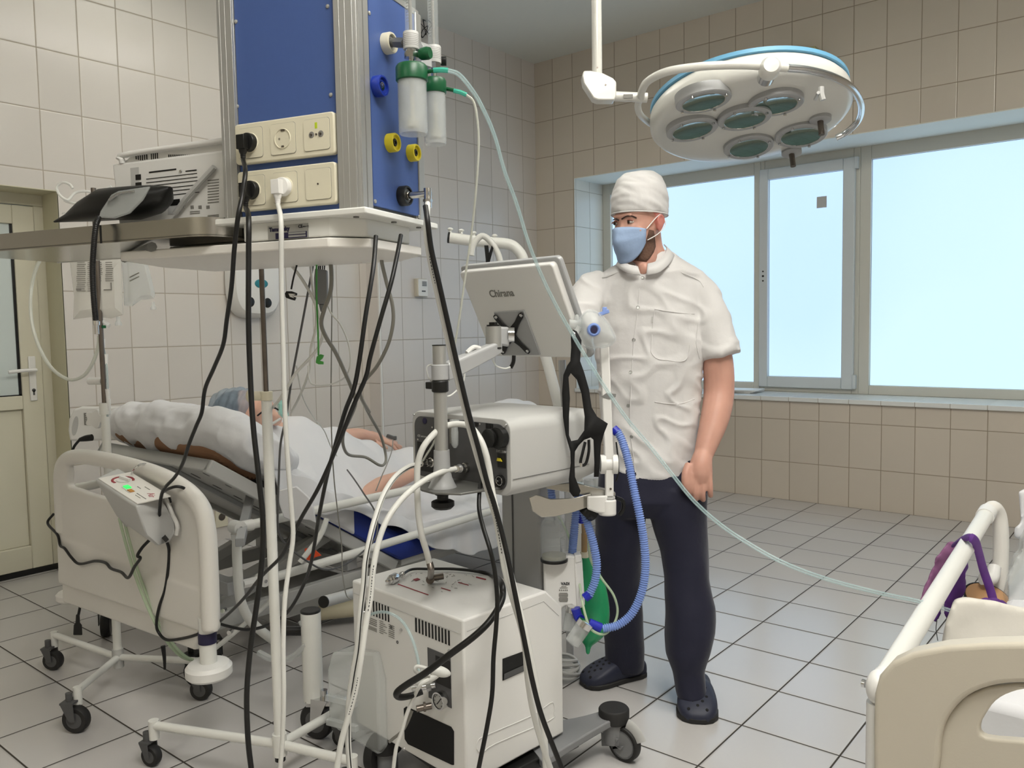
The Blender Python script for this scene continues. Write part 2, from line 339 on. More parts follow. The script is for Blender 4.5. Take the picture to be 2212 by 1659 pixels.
def window(i, x0, x1, px0, px1, pz0, pz1):
    m = M(); fy0, fy1 = WY, WY+0.06
    m.bb(x0, px0, fy0, fy1, WZ0, WZ1); m.bb(px1, x1, fy0, fy1, WZ0, WZ1); m.bb(px0, px1, fy0, fy1, WZ0, pz0); m.bb(px0, px1, fy0, fy1, pz1, WZ1)
    w = struct('window_%d' % i, m, 'upvc', bevel=0.004)
    return w
def pane(w, x0, x1, z0, z1, y):
    o = obj('pane', M().bb(x0-0.01, x1+0.01, y, y+0.01, z0-0.01, z1+0.01), 'pane', w)
    g = M(); frame_rect(g, x0-0.004, x1+0.004, z0-0.004, z1+0.004, 0.005, y-0.004, y); obj('gasket', g, 'dark_grey', w)
w1 = window(1, WX0, 1.798, 0.472, 1.747, 0.785, 2.345); pane(w1, 0.472, 1.747, 0.785, 2.345, WY+0.03)
w2 = window(2, 1.798, 2.515, 1.83, 2.47, 0.77, 2.36)
m = M(); 
for b in ((1.80, 1.866, 0.755, 2.372), (2.405, 2.487, 0.755, 2.372)): m.bb(b[0], b[1], WY-0.03, WY+0.03, b[2], b[3])
m.bb(1.866, 2.405, WY-0.03, WY+0.03, 0.755, 0.835); m.bb(1.866, 2.405, WY-0.03, WY+0.03, 2.293, 2.372)
obj('sash', m, 'upvc_bright', w2, bevel=0.006)
pane(w2, 1.866, 2.405, 0.835, 2.293, WY+0.005)
m = M()
for dz in (-0.035, 0, 0.035): m.cyl((1.832, WY-0.0335, 1.585+dz), (1.832, WY-0.028, 1.585+dz), 0.008 if dz == 0 else 0.006, n=12)
obj('handle_plate', m, 'black', w2)
m = M(); m.bb(2.485, 2.507, WY-0.04, WY, 0.76, 0.86); m.bb(2.485, 2.507, WY-0.04, WY, 2.29, 2.37); obj('hinge', m, 'upvc_bright', w2, bevel=0.003)
obj('sticker', M().bb(2.215, 2.285, WY+0.002, WY+0.004, 2.05, 2.13), 'light_grey', w2)
w3 = window(3, 2.515, 3.98, 2.586, 3.92, 0.786, 2.345); pane(w3, 2.586, 3.92, 0.786, 2.345, WY+0.03)
w4 = window(4, 3.98, WX1, 4.04, WX1-0.06, 0.786, 2.345); pane(w4, 4.04, WX1-0.06, 0.786, 2.345, WY+0.03)
# door with glazed upper part, set back in the left wall
m = M(); m.bb(DX-0.06, DX, DY0, DY1, DZ-0.06, DZ); m.bb(DX-0.06, DX, DY1-0.05, DY1, 0, DZ-0.06); m.bb(DX-0.06, DX, DY0, DY0+0.05, 0, DZ-0.06)
d1 = struct('door_1', m, 'door_panel', bevel=0.004)
m = M(); x0, x1 = DX-0.045, DX+0.012; ya, yb = DY0+0.05, DY1-0.053; st = 0.10
m.bb(x0, x1, ya, ya+st, 0.03, 1.895); m.bb(x0, x1, yb-st, yb, 0.03, 1.895); m.bb(x0, x1, ya+st, yb-st, 0.03, 0.15); m.bb(x0, x1, ya+st, yb-st, 0.86, 0.93); m.bb(x0, x1, ya+st, yb-st, 1.80, 1.895)
m.bb(x0+0.01, x1-0.02, ya+st, yb-st, 0.15, 0.86)
obj('door_leaf', m, 'door_panel', d1, bevel=0.004)
g = M(); g.bb(x0+0.015, x1-0.016, ya+st, yb-st, 0.93, 1.80); obj('frosted_glass', g, 'frosted', d1)
g = M(); yy0, yy1 = ya+st, yb-st
g.bb(x1-0.016, x1-0.010, yy1-0.012, yy1, 0.93, 1.80); g.bb(x1-0.016, x1-0.01, yy0, yy1, 0.93, 0.936); obj('seal', g, 'black', d1)
obj('threshold', M().bb(DX-0.06, DX+0.01, DY0, DY1, 0.0, 0.029), 'black', d1)
hy = yb-0.05
m = M(); m.bb(x1, x1+0.009, hy-0.017, hy+0.017, 0.90, 1.13); plateo = obj('handle_plate', m, 'white_plastic', d1, bevel=0.004)
m = M(); m.cyl((x1+0.005, hy, 1.06), (x1+0.05, hy, 1.06), 0.009); m.tube([(x1+0.05, hy+0.004, 1.06), (x1+0.05, hy-0.06, 1.06), (x1+0.048, hy-0.125, 1.055)], 0.009, sm=4); obj('door_handle', m, 'white_plastic', d1)
m = M(); m.cyl((x1+0.008, hy, 0.955), (x1+0.0115, hy, 0.955), 0.009); m.bb(x1+0.008, x1+0.0115, hy-0.004, hy+0.004, 0.93, 0.955); obj('keyhole', m, 'dark_grey', d1)
# ceiling lamps
LAMP_LABELS = ['ceiling light with milky diffuser above the left bed', 'ceiling light with milky diffuser above the standing person', 'ceiling light with milky diffuser between the column and the right bed', 'ceiling light with milky diffuser at the rear of the room']
for i, (x, y) in enumerate(CEIL_LAMPS):
    t = thing('ceiling_light', LAMP_LABELS[i], 'light', (x, y, CEIL), 'fluorescent ceiling lights')
    obj('housing', M().bb(x-0.28, x+0.28, y-0.62, y+0.62, CEIL-0.30, CEIL-0.23), 'white_paint', t, bevel=0.005)
    for yy_ in (-0.4, 0.4): obj('rod', M().cyl((x, y+yy_, CEIL-0.23), (x, y+yy_, CEIL), 0.006), 'white_paint', t)  # low hang on rods is made up, leaves room for the added uplights
    MT.setdefault('diffuser', mat('diffuser', (1, 0.95, 0.85, 1), 0.4, emit=2.0)); obj('diffuser', M().bb(x-0.26, x+0.26, y-0.6, y+0.6, CEIL-0.315, CEIL-0.301), 'diffuser', t, bevel=0.004)
# ---- small things on the walls
def wall_fr(y, z, X): return Fr((X, y, z), 90)   # local x runs along +Y, local -y points into the room
pt = onx(535, 620, NW); f = wall_fr(pt.y, pt.z, NW)
t = thing('soap_dispenser', 'white rounded soap dispenser with teal oval badge on the tiled wall', 'dispenser', pt)
def rel(px, py, fr): q = fr.hy(px, py, 0); return q.x, q.z
x0, _ = rel(483, 640, f); x1, _ = rel(592, 640, f); _, zt = rel(540, 540, f); _, zb = rel(540, 688, f); xm = (x0+x1)/2; wd_ = (x1-x0)
rings = []
for k, (dy, sc_) in enumerate(((0, 0.9), (-0.02, 1.0), (-0.07, 0.97), (-0.10, 0.86), (-0.112, 0.6))):
    o_ = []
    for i in range(28):
        a = 2*pi*i/28; cx, cz = cos(a), sin(a); e = 0.55
        px_ = abs(cx)**e*(1 if cx > 0 else -1); pz_ = abs(cz)**(e if cz > 0 else 0.8)*(1 if cz > 0 else -1)
        o_.append((xm+px_*wd_/2*sc_, dy, (zt+zb)/2+pz_*(zt-zb)/2*(sc_ if k else 0.95)))
    rings.append(o_)
obj('body', M(f).loft(rings), 'white_plastic', t)
m = M(f); cxz = f.hy(562, 613, -0.1); m.ell((cxz.x, -0.113, cxz.z), (0.046, 0.006, 0.027)); bd = obj('badge', m, 'teal_label', t)
m = M(f); m.bb(cxz.x-0.010, cxz.x+0.010, -0.121, -0.115, cxz.z-0.010, cxz.z+0.012); obj('window_mark', m, 'lime', bd)
for px_, py_ in ((538, 652), (575, 654)):
    q = f.hy(px_, py_, -0.095); obj('button', M(f).ell((q.x, -0.108, q.z), (0.030, 0.010, 0.031)), 'black', t)
pt = onx(905, 622, FW); f = wall_fr(pt.y, pt.z, FW)
t = thing('thermostat', 'small cream wall control box with grille left of the hooked white rail', 'thermostat', pt)
obj('body', M(f).bb(-0.05, 0.05, -0.035, 0, -0.065, 0.065), 'cream_abs', t, bevel=0.004)
m = M(f); plate(m, -0.042, 0.048, -0.06, 0.06, -0.042, -0.035); obj('cover', m, 'white_plastic', t)
m = M(f)
for k in range(6): m.bb(-0.008, 0.036, -0.044, -0.042, 0.012+k*0.006, 0.015+k*0.006)
m.bb(-0.012, 0.024, -0.044, -0.042, -0.03, -0.02); obj('grille', m, 'dark_grey', t)
pt = ony(1757, 128, 0); t = thing('vent_box', 'beige box high on the window wall partly behind the operating lamp', 'vent', pt)
q0 = ony(1722, 118, 0); q1 = ony(1772, 150, 0)
obj('body', M().bb(q0.x-0.06, q1.x, -0.10, 0, q1.z-0.09, q0.z), 'box_beige', t, bevel=0.006)
m = M()
for k in range(7): m.bb(q1.x, q1.x+0.003, -0.09, -0.01, q1.z-0.08+k*0.025, q1.z-0.068+k*0.025)
obj('louvre', m, 'dark_grey', t)
# loose wires at the ceiling edge
b = M(); c0 = onx(912, 56, FW); random.seed(2)
pts = [c0+V((0.02+random.uniform(-.02, .03), random.uniform(-.05, .05), random.uniform(-.10, .10))) for _ in range(12)]; pts[0] = c0+V((0, -0.02, 0.12))
tag(obj('wire_curl', b.tube(pts, 0.0025, n=5), 'black'), 'thin dark wires curling out of the wall near the ceiling', 'wire')
# papers on the sill
t = thing('paper_stack', 'thin stack of papers on the window sill beside the person', 'papers', (1.6, 0.3, WZ0))
q0 = onz(1560, 843, WZ0); q1 = onz(1640, 846, WZ0); cx_ = (q0.x+q1.x)/2+0.02; cy_ = 0.25
for k in range(4):
    rot = Matrix.Rotation(R_(-6+5*k), 3, 'Z'); obj('sheet_of_paper', M().box((cx_+0.01*k, cy_-0.01*k, WZ0+0.004+0.006*k), (0.30, 0.21, 0.005), rot), 'white_plastic', t)
# double socket low on the left wall, seen between bed frame and headboard
pt = onx(477, 1116, NW); f = wall_fr(pt.y, pt.z, NW)
t = thing('wall_socket', 'small wall socket low on the tiled wall behind the bed frame', 'socket', pt)
m = M(f); plate(m, -0.04, 0.04, -0.06, 0.06, -0.012, 0); obj('plate', m, 'cream_plastic', t, bevel=0.002); m = M(f); m.cyl((0, -0.014, 0), (0, -0.011, 0), 0.022); obj('socket', m, 'old_steel', t)
# ================================================================ SUPPLY COLUMN hanging from the ceiling
KF = Fr(P(781, 450, 1.66), 16.8)
L_, D_, H_ = 0.354, 0.262, 0.46
t = colm = thing('supply_column', 'blue and grey ceiling supply column with sockets and round gas outlets', 'medical column', KF.o)
m = M(KF); m.bb(-L_+0.01, -0.01, 0.012, D_-0.01, 0.001, H_); obj('body', m, 'aluminium_dark', t)
for (xa, xb) in ((-L_, -L_+0.044), (-0.050, 0)):
    m = M(KF)
    m.bb(xa, xb, 0, 0.03, 0, H_+0.01); m.bb(xa+(0.006 if xa < -0.2 else 0.0), xb-(0 if xa < -0.2 else 0.006), -0.006, 0.0, 0, H_+0.01)
    for k in (0.012, 0.026): m.bb(xa+k, xa+k+0.0015, -0.0065, -0.0055, 0, H_+0.01)
    obj('corner_profile', m, 'aluminium', t, bevel=0.002)
m = M(KF); m.bb(-0.028, 0, D_-0.03, D_, 0, H_+0.01); m.bb(0, 0.006, D_-0.026, D_, 0, H_+0.01); obj('corner_profile', m, 'aluminium', t, bevel=0.002)
m = M(KF); m.bb(-0.008, 0.0, 0.03, 0.042, 0, H_); m.bb(0, 0.003, 0.004, 0.018, 0, H_); m.bb(0, 0.003, 0.022, 0.040, 0, H_); obj('corner_profile', m, 'aluminium', t)
m = M(KF); m.bb(-L_+0.045, -0.051, 0.004, 0.012, 0.004, H_+0.012); bp_ = obj('front_panel', m, 'blue_panel', t)
for sx, sy in ((513, 230), (715, 205), (510, 47), (708, 14)):
    m = M(KF); q = KF.hy(sx, sy, 0.004); m.lathe([(0.0045, 0), (0.004, 0.002), (0.0015, 0.003)], (q.x, 0.004, q.z), (0, -1, 0), n=12); obj('screw', m, 'aluminium', bp_)
m = M(KF); m.bb(-0.006, 0.002, 0.044, D_-0.022, 0.012, H_+0.012); sp_ = obj('side_panel', m, 'blue_panel', t)
m = M(KF); m.bb(-0.006, 0.004, 0.036, D_-0.028, H_+0.004, H_+0.016); m.bb(-L_, 0, 0, D_, H_+0.013, H_+0.02); obj('top_edge', m, 'aluminium', t, bevel=0.001)
for sx, sy in ((810, 435), (905, 468), (797, 28)):
    m = M(KF); q = KF.hx(sx, sy, 0.002); m.lathe([(0.0045, 0), (0.004, 0.002), (0.0015, 0.003)], (0.002, q.y, q.z), (1, 0, 0), n=12); obj('screw', m, 'aluminium', sp_)
# tube to the ceiling
m = M(KF); m.cyl((-0.17, 0.13, H_), (-0.17, 0.13, CEIL-KF.o.z-0.03), 0.06, n=28); m.cyl((-0.17, 0.13, CEIL-KF.o.z-0.05), (-0.17, 0.13, CEIL-KF.o.z), 0.14, n=28); obj('ceiling_tube', m, 'white_paint', t)
m = M(KF); m.bb(-L_-0.012, 0.022, -0.02, D_+0.03, -0.014, 0.0); obj('base_plate', m, 'white_paint', t, bevel=0.003)
for x, y in ((-0.02, 0.01), (0.004, 0.12), (0.004, 0.23)): obj('bolt', M(KF).cyl((x, y, -0.0165), (x, y, -0.0138), 0.006, n=12), 'aluminium_dark', t)
# lower housing with rating label
q1 = KF.hy(688, 500, -0.005); z1 = -0.014
m = M(KF); A = [(-0.30, -0.005), (-0.075, -0.005), (-0.02, 0.05), (-0.02, 0.23), (-0.30, 0.23)]
m.prism([(x, y, -0.052) for x, y in A], (0, 0, 0.040)); hs = obj('lower_housing', m, 'white_paint', t, bevel=0.003)
# wide lower shelf with slanting underside
m = M(KF); B0 = [(-0.66, -0.012), (-0.075, -0.012), (-0.012, 0.05), (-0.012, 0.27), (-0.66, 0.27)]; B1 = [(-0.60, 0.06), (-0.10, 0.02), (-0.05, 0.08), (-0.05, 0.23), (-0.60, 0.23)]
m.loft([[(x, y, -0.055) for x, y in B0], [(x, y, -0.075) for x, y in B0], [(x, y, -0.090) for x, y in B1]]); obj('lower_shelf', m, 'warm_white', t, bevel=0.003)
# rating label
lb = M(KF); lx0 = KF.hy(612, 500, -0.0055).x; lx1 = KF.hy(666, 500, -0.0055).x; w_ = lx1-lx0
zt_ = KF.hy(640, 484, -0.0055).z; zb_ = KF.hy(640, 515, -0.0055).z
lb.bb(lx0-0.04, lx1, -0.0062, -0.005, zb_, zt_); lbo = obj('rating_label', lb, 'aluminium', t)
m = M(KF); m.bb(lx0-0.02, lx1-0.003, -0.0068, -0.0062, zb_+0.001, zb_+(zt_-zb_)*0.46); obj('label_field', m, 'print_navy', lbo)
m = M(KF)
for k in (0, 1): z_ = zb_+0.003+k*(zt_-zb_)*0.2; m.bb(lx0+w_*0.22, lx1-0.006, -0.0072, -0.0068, z_, z_+0.004)
obj('label_line', m, 'aluminium', lbo)
xd, zd = KF.R @ V((1, 0, 0)), V((0, 0, 1))
text('Tamsevsky', 0.012, KF.w(lx0-0.036, -0.0066, zb_+(zt_-zb_)*0.60), xd, zd, 'print_navy', lbo, bold=0.0006)
text('CE', 0.009, KF.w(lx0+w_*0.62, -0.0066, zb_+(zt_-zb_)*0.72), xd, zd, 'print_dark', lbo, bold=0.0003)
text('8501 CZ', 0.0042, KF.w(lx0+w_*0.80, -0.0066, zb_+(zt_-zb_)*0.74), xd, zd, 'print_dark', lbo)
# sockets
def socket_plate(pxl, pyt, pxr, pyb, kinds):
    a = KF.hy(pxl, pyt, -0.003); b = KF.hy(pxr, pyb, -0.003); x0, x1 = a.x, b.x; z1, z0 = a.z, b.z
    m = M(KF); plate(m, x0, x1, z0, z1, -0.009, 0.006, 0.008)
    pl = obj('socket_frame', m, 'cream_plastic', t, bevel=0.003, seg=3)
    out = []
    n = 3; pw = 0.071*(x1-x0)/0.222*0.99; cz = (z0+z1)/2
    for k, kind in enumerate(kinds):
        cx = x0+(x1-x0)*(0.5/n+k/n)*1.0; hw = 0.0275*(x1-x0)/0.222
        m = M(KF); plate(m, cx-hw-0.0007, cx+hw+0.0007, cz-hw-0.0007, cz+hw+0.0007, -0.0095, -0.008, 0.006); m.mi = 1; plate(m, cx-hw, cx+hw, cz-hw, cz+hw, -0.0107, -0.009, 0.006); m.mi = 0
        so = obj('socket' if kind != 'blank' else 'blank_cover', m, ['print_grey', 'cream_plastic'], pl)
        if kind in ('schuko', 'plug'):
            m = M(KF); r = 0.0205; m.lathe([(r+0.001, 0), (r, 0.0022), (r-0.001, 0.0022), (r-0.0018, -0.002), (0.0, -0.002)], (cx, -0.0103, cz), (0, -1, 0), n=32, cap=False); o1 = obj('well', m, 'cream_plastic', so)
            m = M(KF)
            for dx in (-0.0085, 0.0085): m.cyl((cx+dx, -0.0107, cz), (cx+dx, -0.0100, cz), 0.0026, n=12)
            for dz in (-0.0175, 0.0155): m.bb(cx-0.003, cx+0.006 if dz > 0 else cx+0.003, -0.0125, -0.0100, cz+dz, cz+dz+0.003)
            if kind == 'schuko': obj('contact', m, 'old_steel', so)
        elif kind == 'pins':
            m = M(KF); mm = M(KF)
            for dx in (-0.012, 0.011): m.lathe([(0.0068, 0), (0.0066, 0.0004), (0, 0.0004)], (cx+dx, -0.0107, cz), (0, -1, 0), n=20); mm.cyl((cx+dx, -0.0145, cz), (cx+dx, -0.0108, cz), 0.0022, n=10)
            mm.cyl((cx, -0.012, cz), (cx, -0.0105, cz), 0.0022, n=10)
            obj('pin_well', m, 'print_grey', so); obj('pin', mm, 'old_steel', so)
            m = M(KF); m.bb(cx-0.003, cx+0.003, -0.0112, -0.0105, cz+0.012, cz+0.024); obj('marker', m, 'lime', so)
        else: m = M(KF); m.cyl((cx, -0.0115, cz), (cx, -0.0105, cz), 0.002, n=10); obj('screw', m, 'old_steel', so)
        out.append((cx, cz))
    return out
c_top = socket_plate(510, 271, 727, 333, ('plug', 'schuko', 'pins'))
c_bot = socket_plate(516, 373, 730, 440, ('plug', 'plug', 'blank'))
# gas outlets on the side face
def outlet(px, py, ring, ringname, face, r=0.022):
    q = KF.hx(px, py, 0.014); y, z = q.y, q.z
    m = M(KF); m.lathe([(r, 0), (r, 0.016), (r*0.93, 0.019), (r*0.78, 0.019), (r*0.74, 0.013), (r*0.5, 0.013)], (0.002, y, z), (1, 0, 0), n=32, cap=False); o_ = obj('gas_outlet', m, ring, t); o_['label'] = ringname
    m = M(KF); m.lathe([(r*0.76, 0.012), (r*0.72, 0.0145), (r*0.45, 0.0145), (r*0.42, 0.010), (0.0, 0.010)], (0.002, y, z), (1, 0, 0), n=24); obj('outlet_face', m, face, o_)
    m = M(KF); m.lathe([(r*0.40, 0.010), (r*0.36, 0.016), (r*0.2, 0.016), (r*0.18, 0.008), (0, 0.008)], (0.002, y, z), (1, 0, 0), n=20); obj('outlet_port', m, 'chrome' if ring != 'yellow_ring' else 'black', o_)
    return y, z
o1 = outlet(843, 93, 'cream_plastic', 'white ring gas outlet', 'aluminium'); outlet(823, 186, 'blue_ring', 'blue ring gas outlet', 'blue_ring'); outlet(851, 308, 'yellow_ring', 'yellow ring gas outlet', 'yellow_ring', 0.020); outlet(896, 330, 'yellow_ring', 'yellow ring gas outlet at the edge', 'yellow_ring', 0.019); o5 = outlet(877, 423, 'black', 'black ring gas outlet', 'aluminium_dark')
# steel coupling of the black outlet with its two hoses
y5, z5 = o5; t2 = thing('gas_coupling', 'steel elbow coupling plugged into the black ring outlet', 'coupling', KF.w(0.05, y5, z5))
m = M(KF); m.cyl((0.012, y5, z5), (0.022, y5, z5), 0.009); m.cyl((0.02, y5, z5), (0.075, y5, z5), 0.0075); obj('stem', m, 'steel', t2)
m = M(KF); m.cyl((0.068, y5, z5+0.012), (0.068, y5, z5-0.03), 0.0085); m.cyl((0.068, y5, z5-0.012), (0.068, y5, z5-0.018), 0.0105, n=6); obj('elbow', m, 'chrome', t2)
HOSE0 = KF.w(0.068, y5, z5-0.028)
# flowmeters with humidifier jars
def flowmeter(px, pyt, py_lab, py_nut, py_cap, py_bot, d, rj, label, stem):
    base = P(px, py_cap, d); f = Fr(base); k = d/FPX
    t = thing('oxygen_flowmeter', label, 'flowmeter', base, None)
    Z = lambda py: P(px, py, d).z-base.z
    lean = (P(px-6, py_lab[0], d)-P(px, py_lab[0], d))*0
    m = M(f); z0, z1 = Z(py_lab[1]), Z(py_lab[0]); m.lathe([(0.0158, z0), (0.0162, z0+0.002), (0.0162, z1-0.002), (0.0155, z1)], n=28); b = obj('body', m, 'light_grey', t)
    m = M(f)
    for j in range(7): m.lathe([(0.01635, z1-0.006-j*0.0036), (0.01635, z1-0.0068-j*0.0036)], n=28, cap=False)
    obj('body_print', m, 'print_grey', b)
    m = M(f); zt = z1+0.17; m.lathe([(0.0125, z1), (0.0115, z1+0.01), (0.0115, zt), (0.009, zt+0.01)], n=20); obj('tube', m, 'glass', t)
    m = M(f); m.cyl((0, 0, z1), (0, 0, zt), 0.0035, n=10)
    for j in range(22): m.bb(-0.004, 0.004, -0.0078, -0.0074, z1+0.02+j*0.006, z1+0.0208+j*0.006)
    m.ell((0, 0, z1+0.075 if 'farther' in label else z1+0.15), (0.004, 0.004, 0.004), n=10, m=8); obj('scale', m, 'print_grey', t)
    m = M(f); zn0, zn1 = Z(py_nut[1]), Z(py_nut[0]); m.cyl((0, 0, zn0+0.006), (0, 0, z0), 0.012, n=20); m.cyl((0, 0, zn0), (0, 0, zn0+0.012), 0.0145, n=6); m.cyl((0, 0, Z(py_cap)-0.002), (0, 0, zn0), 0.006); obj('nut', m, 'chrome', t)
    zc0 = Z(py_cap+36 if rj > .03 else py_cap+32); m = M(f); m.lathe([(rj*0.5, 0.0), (rj*0.95, -0.001), (rj*1.06, -0.006), (rj*1.06, zc0+0.002), (rj*1.0, zc0)], n=36); obj('cap', m, 'green_cap', t)
    zb = Z(py_bot); m = M(f); m.lathe([(rj*0.96, zc0+0.002), (rj*0.96, zb+0.006), (rj*0.9, zb), (0, zb+0.003)], n=32, cap=False); obj('jar', m, 'clear_frost', t)
    m = M(f); m.lathe([(rj*0.9, zc0-0.004), (rj*0.9, zb+0.02), (rj*0.82, zb+0.014)], n=28); obj('bubbling_water', m, 'bubbles', t)
    m = M(f); m.cyl((0, 0, zc0), (0, 0, zb+0.02), 0.005, n=10); m.cyl((0, 0, zb+0.014), (0, 0, zb+0.03), 0.012, n=14); obj('diffuser_stem', m, 'cream_plastic', t)
    return t, f
fm1, ff1 = flowmeter(889, -120, (72, 108), (112, 126), 140, 288, 1.66, 0.031, 'nearer oxygen flowmeter with wide green capped jar on the blue column', 1)
fm2, ff2 = flowmeter(938, -80, (102, 138), (142, 150), 170, 310, 1.76, 0.0245, 'farther oxygen flowmeter with narrow green capped jar right of the wide one', 2)
# stems joining the flowmeters to the outlet
y1, z1_ = o1; a = KF.w(0.018, y1, z1_); b = P(889, 93, 1.66); m = M(); m.cyl(a, a.lerp(b, 0.25), 0.009, n=20); m.cyl(a.lerp(b, 0.25), a.lerp(b, 0.7), 0.011, n=6); m.cyl(a.lerp(b, 0.7), b, 0.006); obj('inlet', m, 'aluminium_dark', fm1)
a = P(930, 118, 1.76); m = M(); m.cyl(a, P(905, 100, 1.70), 0.008); m.box(P(914, 120, 1.72), (0.02, 0.03, 0.045)); obj('inlet', m, 'silver_grey', fm2)
m = M(); m.lathe([(0.008, 0), (0.012, 0.006), (0.013, 0.02), (0.011, 0.026)], P(905, 118, 1.665), CR-CF*0.4, n=16); obj('valve_knob', m, 'green_cap', fm1)
m = M(); m.lathe([(0.007, 0), (0.010, 0.006), (0.010, 0.016)], P(948, 132, 1.77), CR, n=16); obj('valve_knob', m, 'black', fm2)
m = M(); m.tube([P(914, 158, 1.665), P(928, 154, 1.66), P(944, 153, 1.655)], 0.0042, sm=3); obj('nozzle', m, 'green_cap', fm1)
m = M(); m.tube([P(958, 191, 1.77), P(970, 193, 1.765), P(984, 196, 1.76)], 0.0042, sm=3); obj('nozzle', m, 'green_cap', fm2)
# oxygen lines
t = thing('oxygen_tube', 'long clear oxygen line sweeping from the nearer flowmeter across the room to the right bed', 'tube', P(944, 152, 1.655))
obj('connector', M().tube([P(936, 152, 1.655), P(952, 151, 1.655), P(968, 152, 1.655)], 0.0055, sm=3), 'teal_clear', t)
pts = [(966, 152, 1.655), (990, 160, 1.66), (1015, 188, 1.67), (1040, 228, 1.69), (1068, 292, 1.72), (1090, 370, 1.76), (1116, 440, 1.80), (1142, 525, 1.84), (1172, 600, 1.88), (1204, 665, 1.92), (1238, 725, 1.95), (1276, 788, 1.97), (1316, 850, 1.98), (1360, 912, 1.98), (1405, 965, 1.98), (1450, 1022, 1.96), (1500, 1083, 1.93), (1560, 1136, 1.90), (1630, 1182, 1.86), (1700, 1219, 1.82), (1790, 1252, 1.80), (1900, 1281, 1.80), (1990, 1300, 1.84), (2050, 1318, 1.92)]
for off in (-0.0028, 0.0028): obj('line', M().tube([P(*p)+CU*off*.8+CR*off*0.5 for p in pts], 0.0023, n=8, sm=6), 'clear_tube', t)
t = thing('oxygen_tube', 'clear oxygen line hanging from the farther flowmeter down behind the ventilator mast', 'tube', P(985, 196, 1.76))
obj('connector', M().tube([P(980, 196, 1.76), P(994, 199, 1.76), P(1008, 205, 1.76)], 0.005, sm=3), 'teal_clear', t)
pts = [(1006, 204, 1.76), (1022, 218, 1.77), (1030, 250, 1.78), (1034, 310, 1.80), (1029, 400, 1.83), (1019, 500, 1.88), (1006, 590, 1.92), (992, 690, 1.96), (978, 770, 2.0), (962, 850, 2.03), (953, 900, 2.05), (940, 950, 2.06), (920, 985, 2.06), (906, 1010, 2.08), (900, 1040, 2.1), (893, 1060, 2.14)]
obj('line', M().tube([P(*p) for p in pts], 0.0027, n=8, sm=6), 'tube_milky', t)
# ---- power plugs with their cords
def plug(parent, cx, cz, m_, dz=0.0, big=False):
    c = M(KF); c.lathe([(0.0195, -0.002), (0.0195, 0.012), (0.0185, 0.016), (0, 0.017)], (cx, -0.0085, cz), (0, -1, 0), n=28); c.box((cx-0.004, -0.03, cz-0.002), (0.021, 0.018, 0.030))
    c.loft([[(cx-0.004+w*cos(2*pi*i/10), -0.03+w*0.8*sin(2*pi*i/10), cz+z) for i in range(10)] for w, z in ((0.011, -0.008), (0.009, -0.022), (0.006, -0.028), (0.0066, -0.03), (0.0055, -0.032), (0.0062, -0.034), (0.005, -0.037), (0.0055, -0.039), (0.0042, -0.045))])
    obj('plug', c, m_, parent, bevel=0.002)
    return KF.w(cx-0.004, -0.03, cz-0.043)
def plugcable(c, m_, wire_m, pts, r, label, name='power_cord', cat='cord'):
    t = thing(name, label, cat, KF.w(c[0], -0.03, c[1])); s = plug(t, c[0], c[1], m_)
    obj('cord', M().tube([s+V((0, 0, 0.004))]+[P(*p) if not isinstance(p, V) else p for p in pts], r, n=10, sm=6), wire_m, t); return t
tA = plugcable(c_top[0], 'black', 'black', [(530, 372, 1.655), (523, 425, 1.64), (514, 470, 1.63), (506, 540, 1.66), (500, 620, 1.72), (490, 690, 1.79), (482, 745, 1.85), (462, 795, 1.92), (443, 840, 1.98), (436, 890, 2.02), (424, 920, 2.06), (408, 960, 2.12), (395, 1000, 2.2), (378, 1030, 2.26), (352, 1060, 2.32), (345, 1100, 2.38), (344, 1130, 2.43), (330, 1158, 2.44), (308, 1182, 2.44), (297, 1200, 2.45), (303, 1206, 2.46), (290, 1225, 2.5), (277, 1248, 2.56), (262, 1236, 2.62), (240, 1228, 2.68), (228, 1216, 2.72), (205, 1212, 2.78), (172, 1218, 2.85), (155, 1205, 2.88), (140, 1185, 2.92), (130, 1178, 2.95), (124, 1155, 2.98), (103, 1130, 3.05), (116, 1110, 3.05)], 0.0048,
    'black cord from the upper socket draped over the pump and across the bed end board')
tB = plugcable(c_bot[0], 'black', 'black', [(537, 470, 1.63), (537, 560, 1.62), (537, 700, 1.62), (541, 820, 1.62), (547, 920, 1.61), (560, 1040, 1.60), (568, 1130, 1.60), (565, 1220, 1.60), (554, 1310, 1.60), (541, 1400, 1.60), (533, 1500, 1.60), (536, 1600, 1.60), (545, 1680, 1.60), (552, 1760, 1.60)], 0.0054,
    'black power cord from the lower left socket falling almost straight to the floor')
tC = plugcable(c_bot[1], 'white_plastic', 'hose_white', [(607, 480, 1.655), (608, 600, 1.68), (612, 760, 1.7), (616, 900, 1.72), (622, 1000, 1.74), (630, 1100, 1.76), (633, 1160, 1.77), (625, 1220, 1.77), (615, 1300, 1.76), (612, 1400, 1.75), (613, 1500, 1.75), (610, 1600, 1.76), (600, 1720, 1.77)], 0.0052,
    'white power cord from the lower middle socket falling along the white stand')
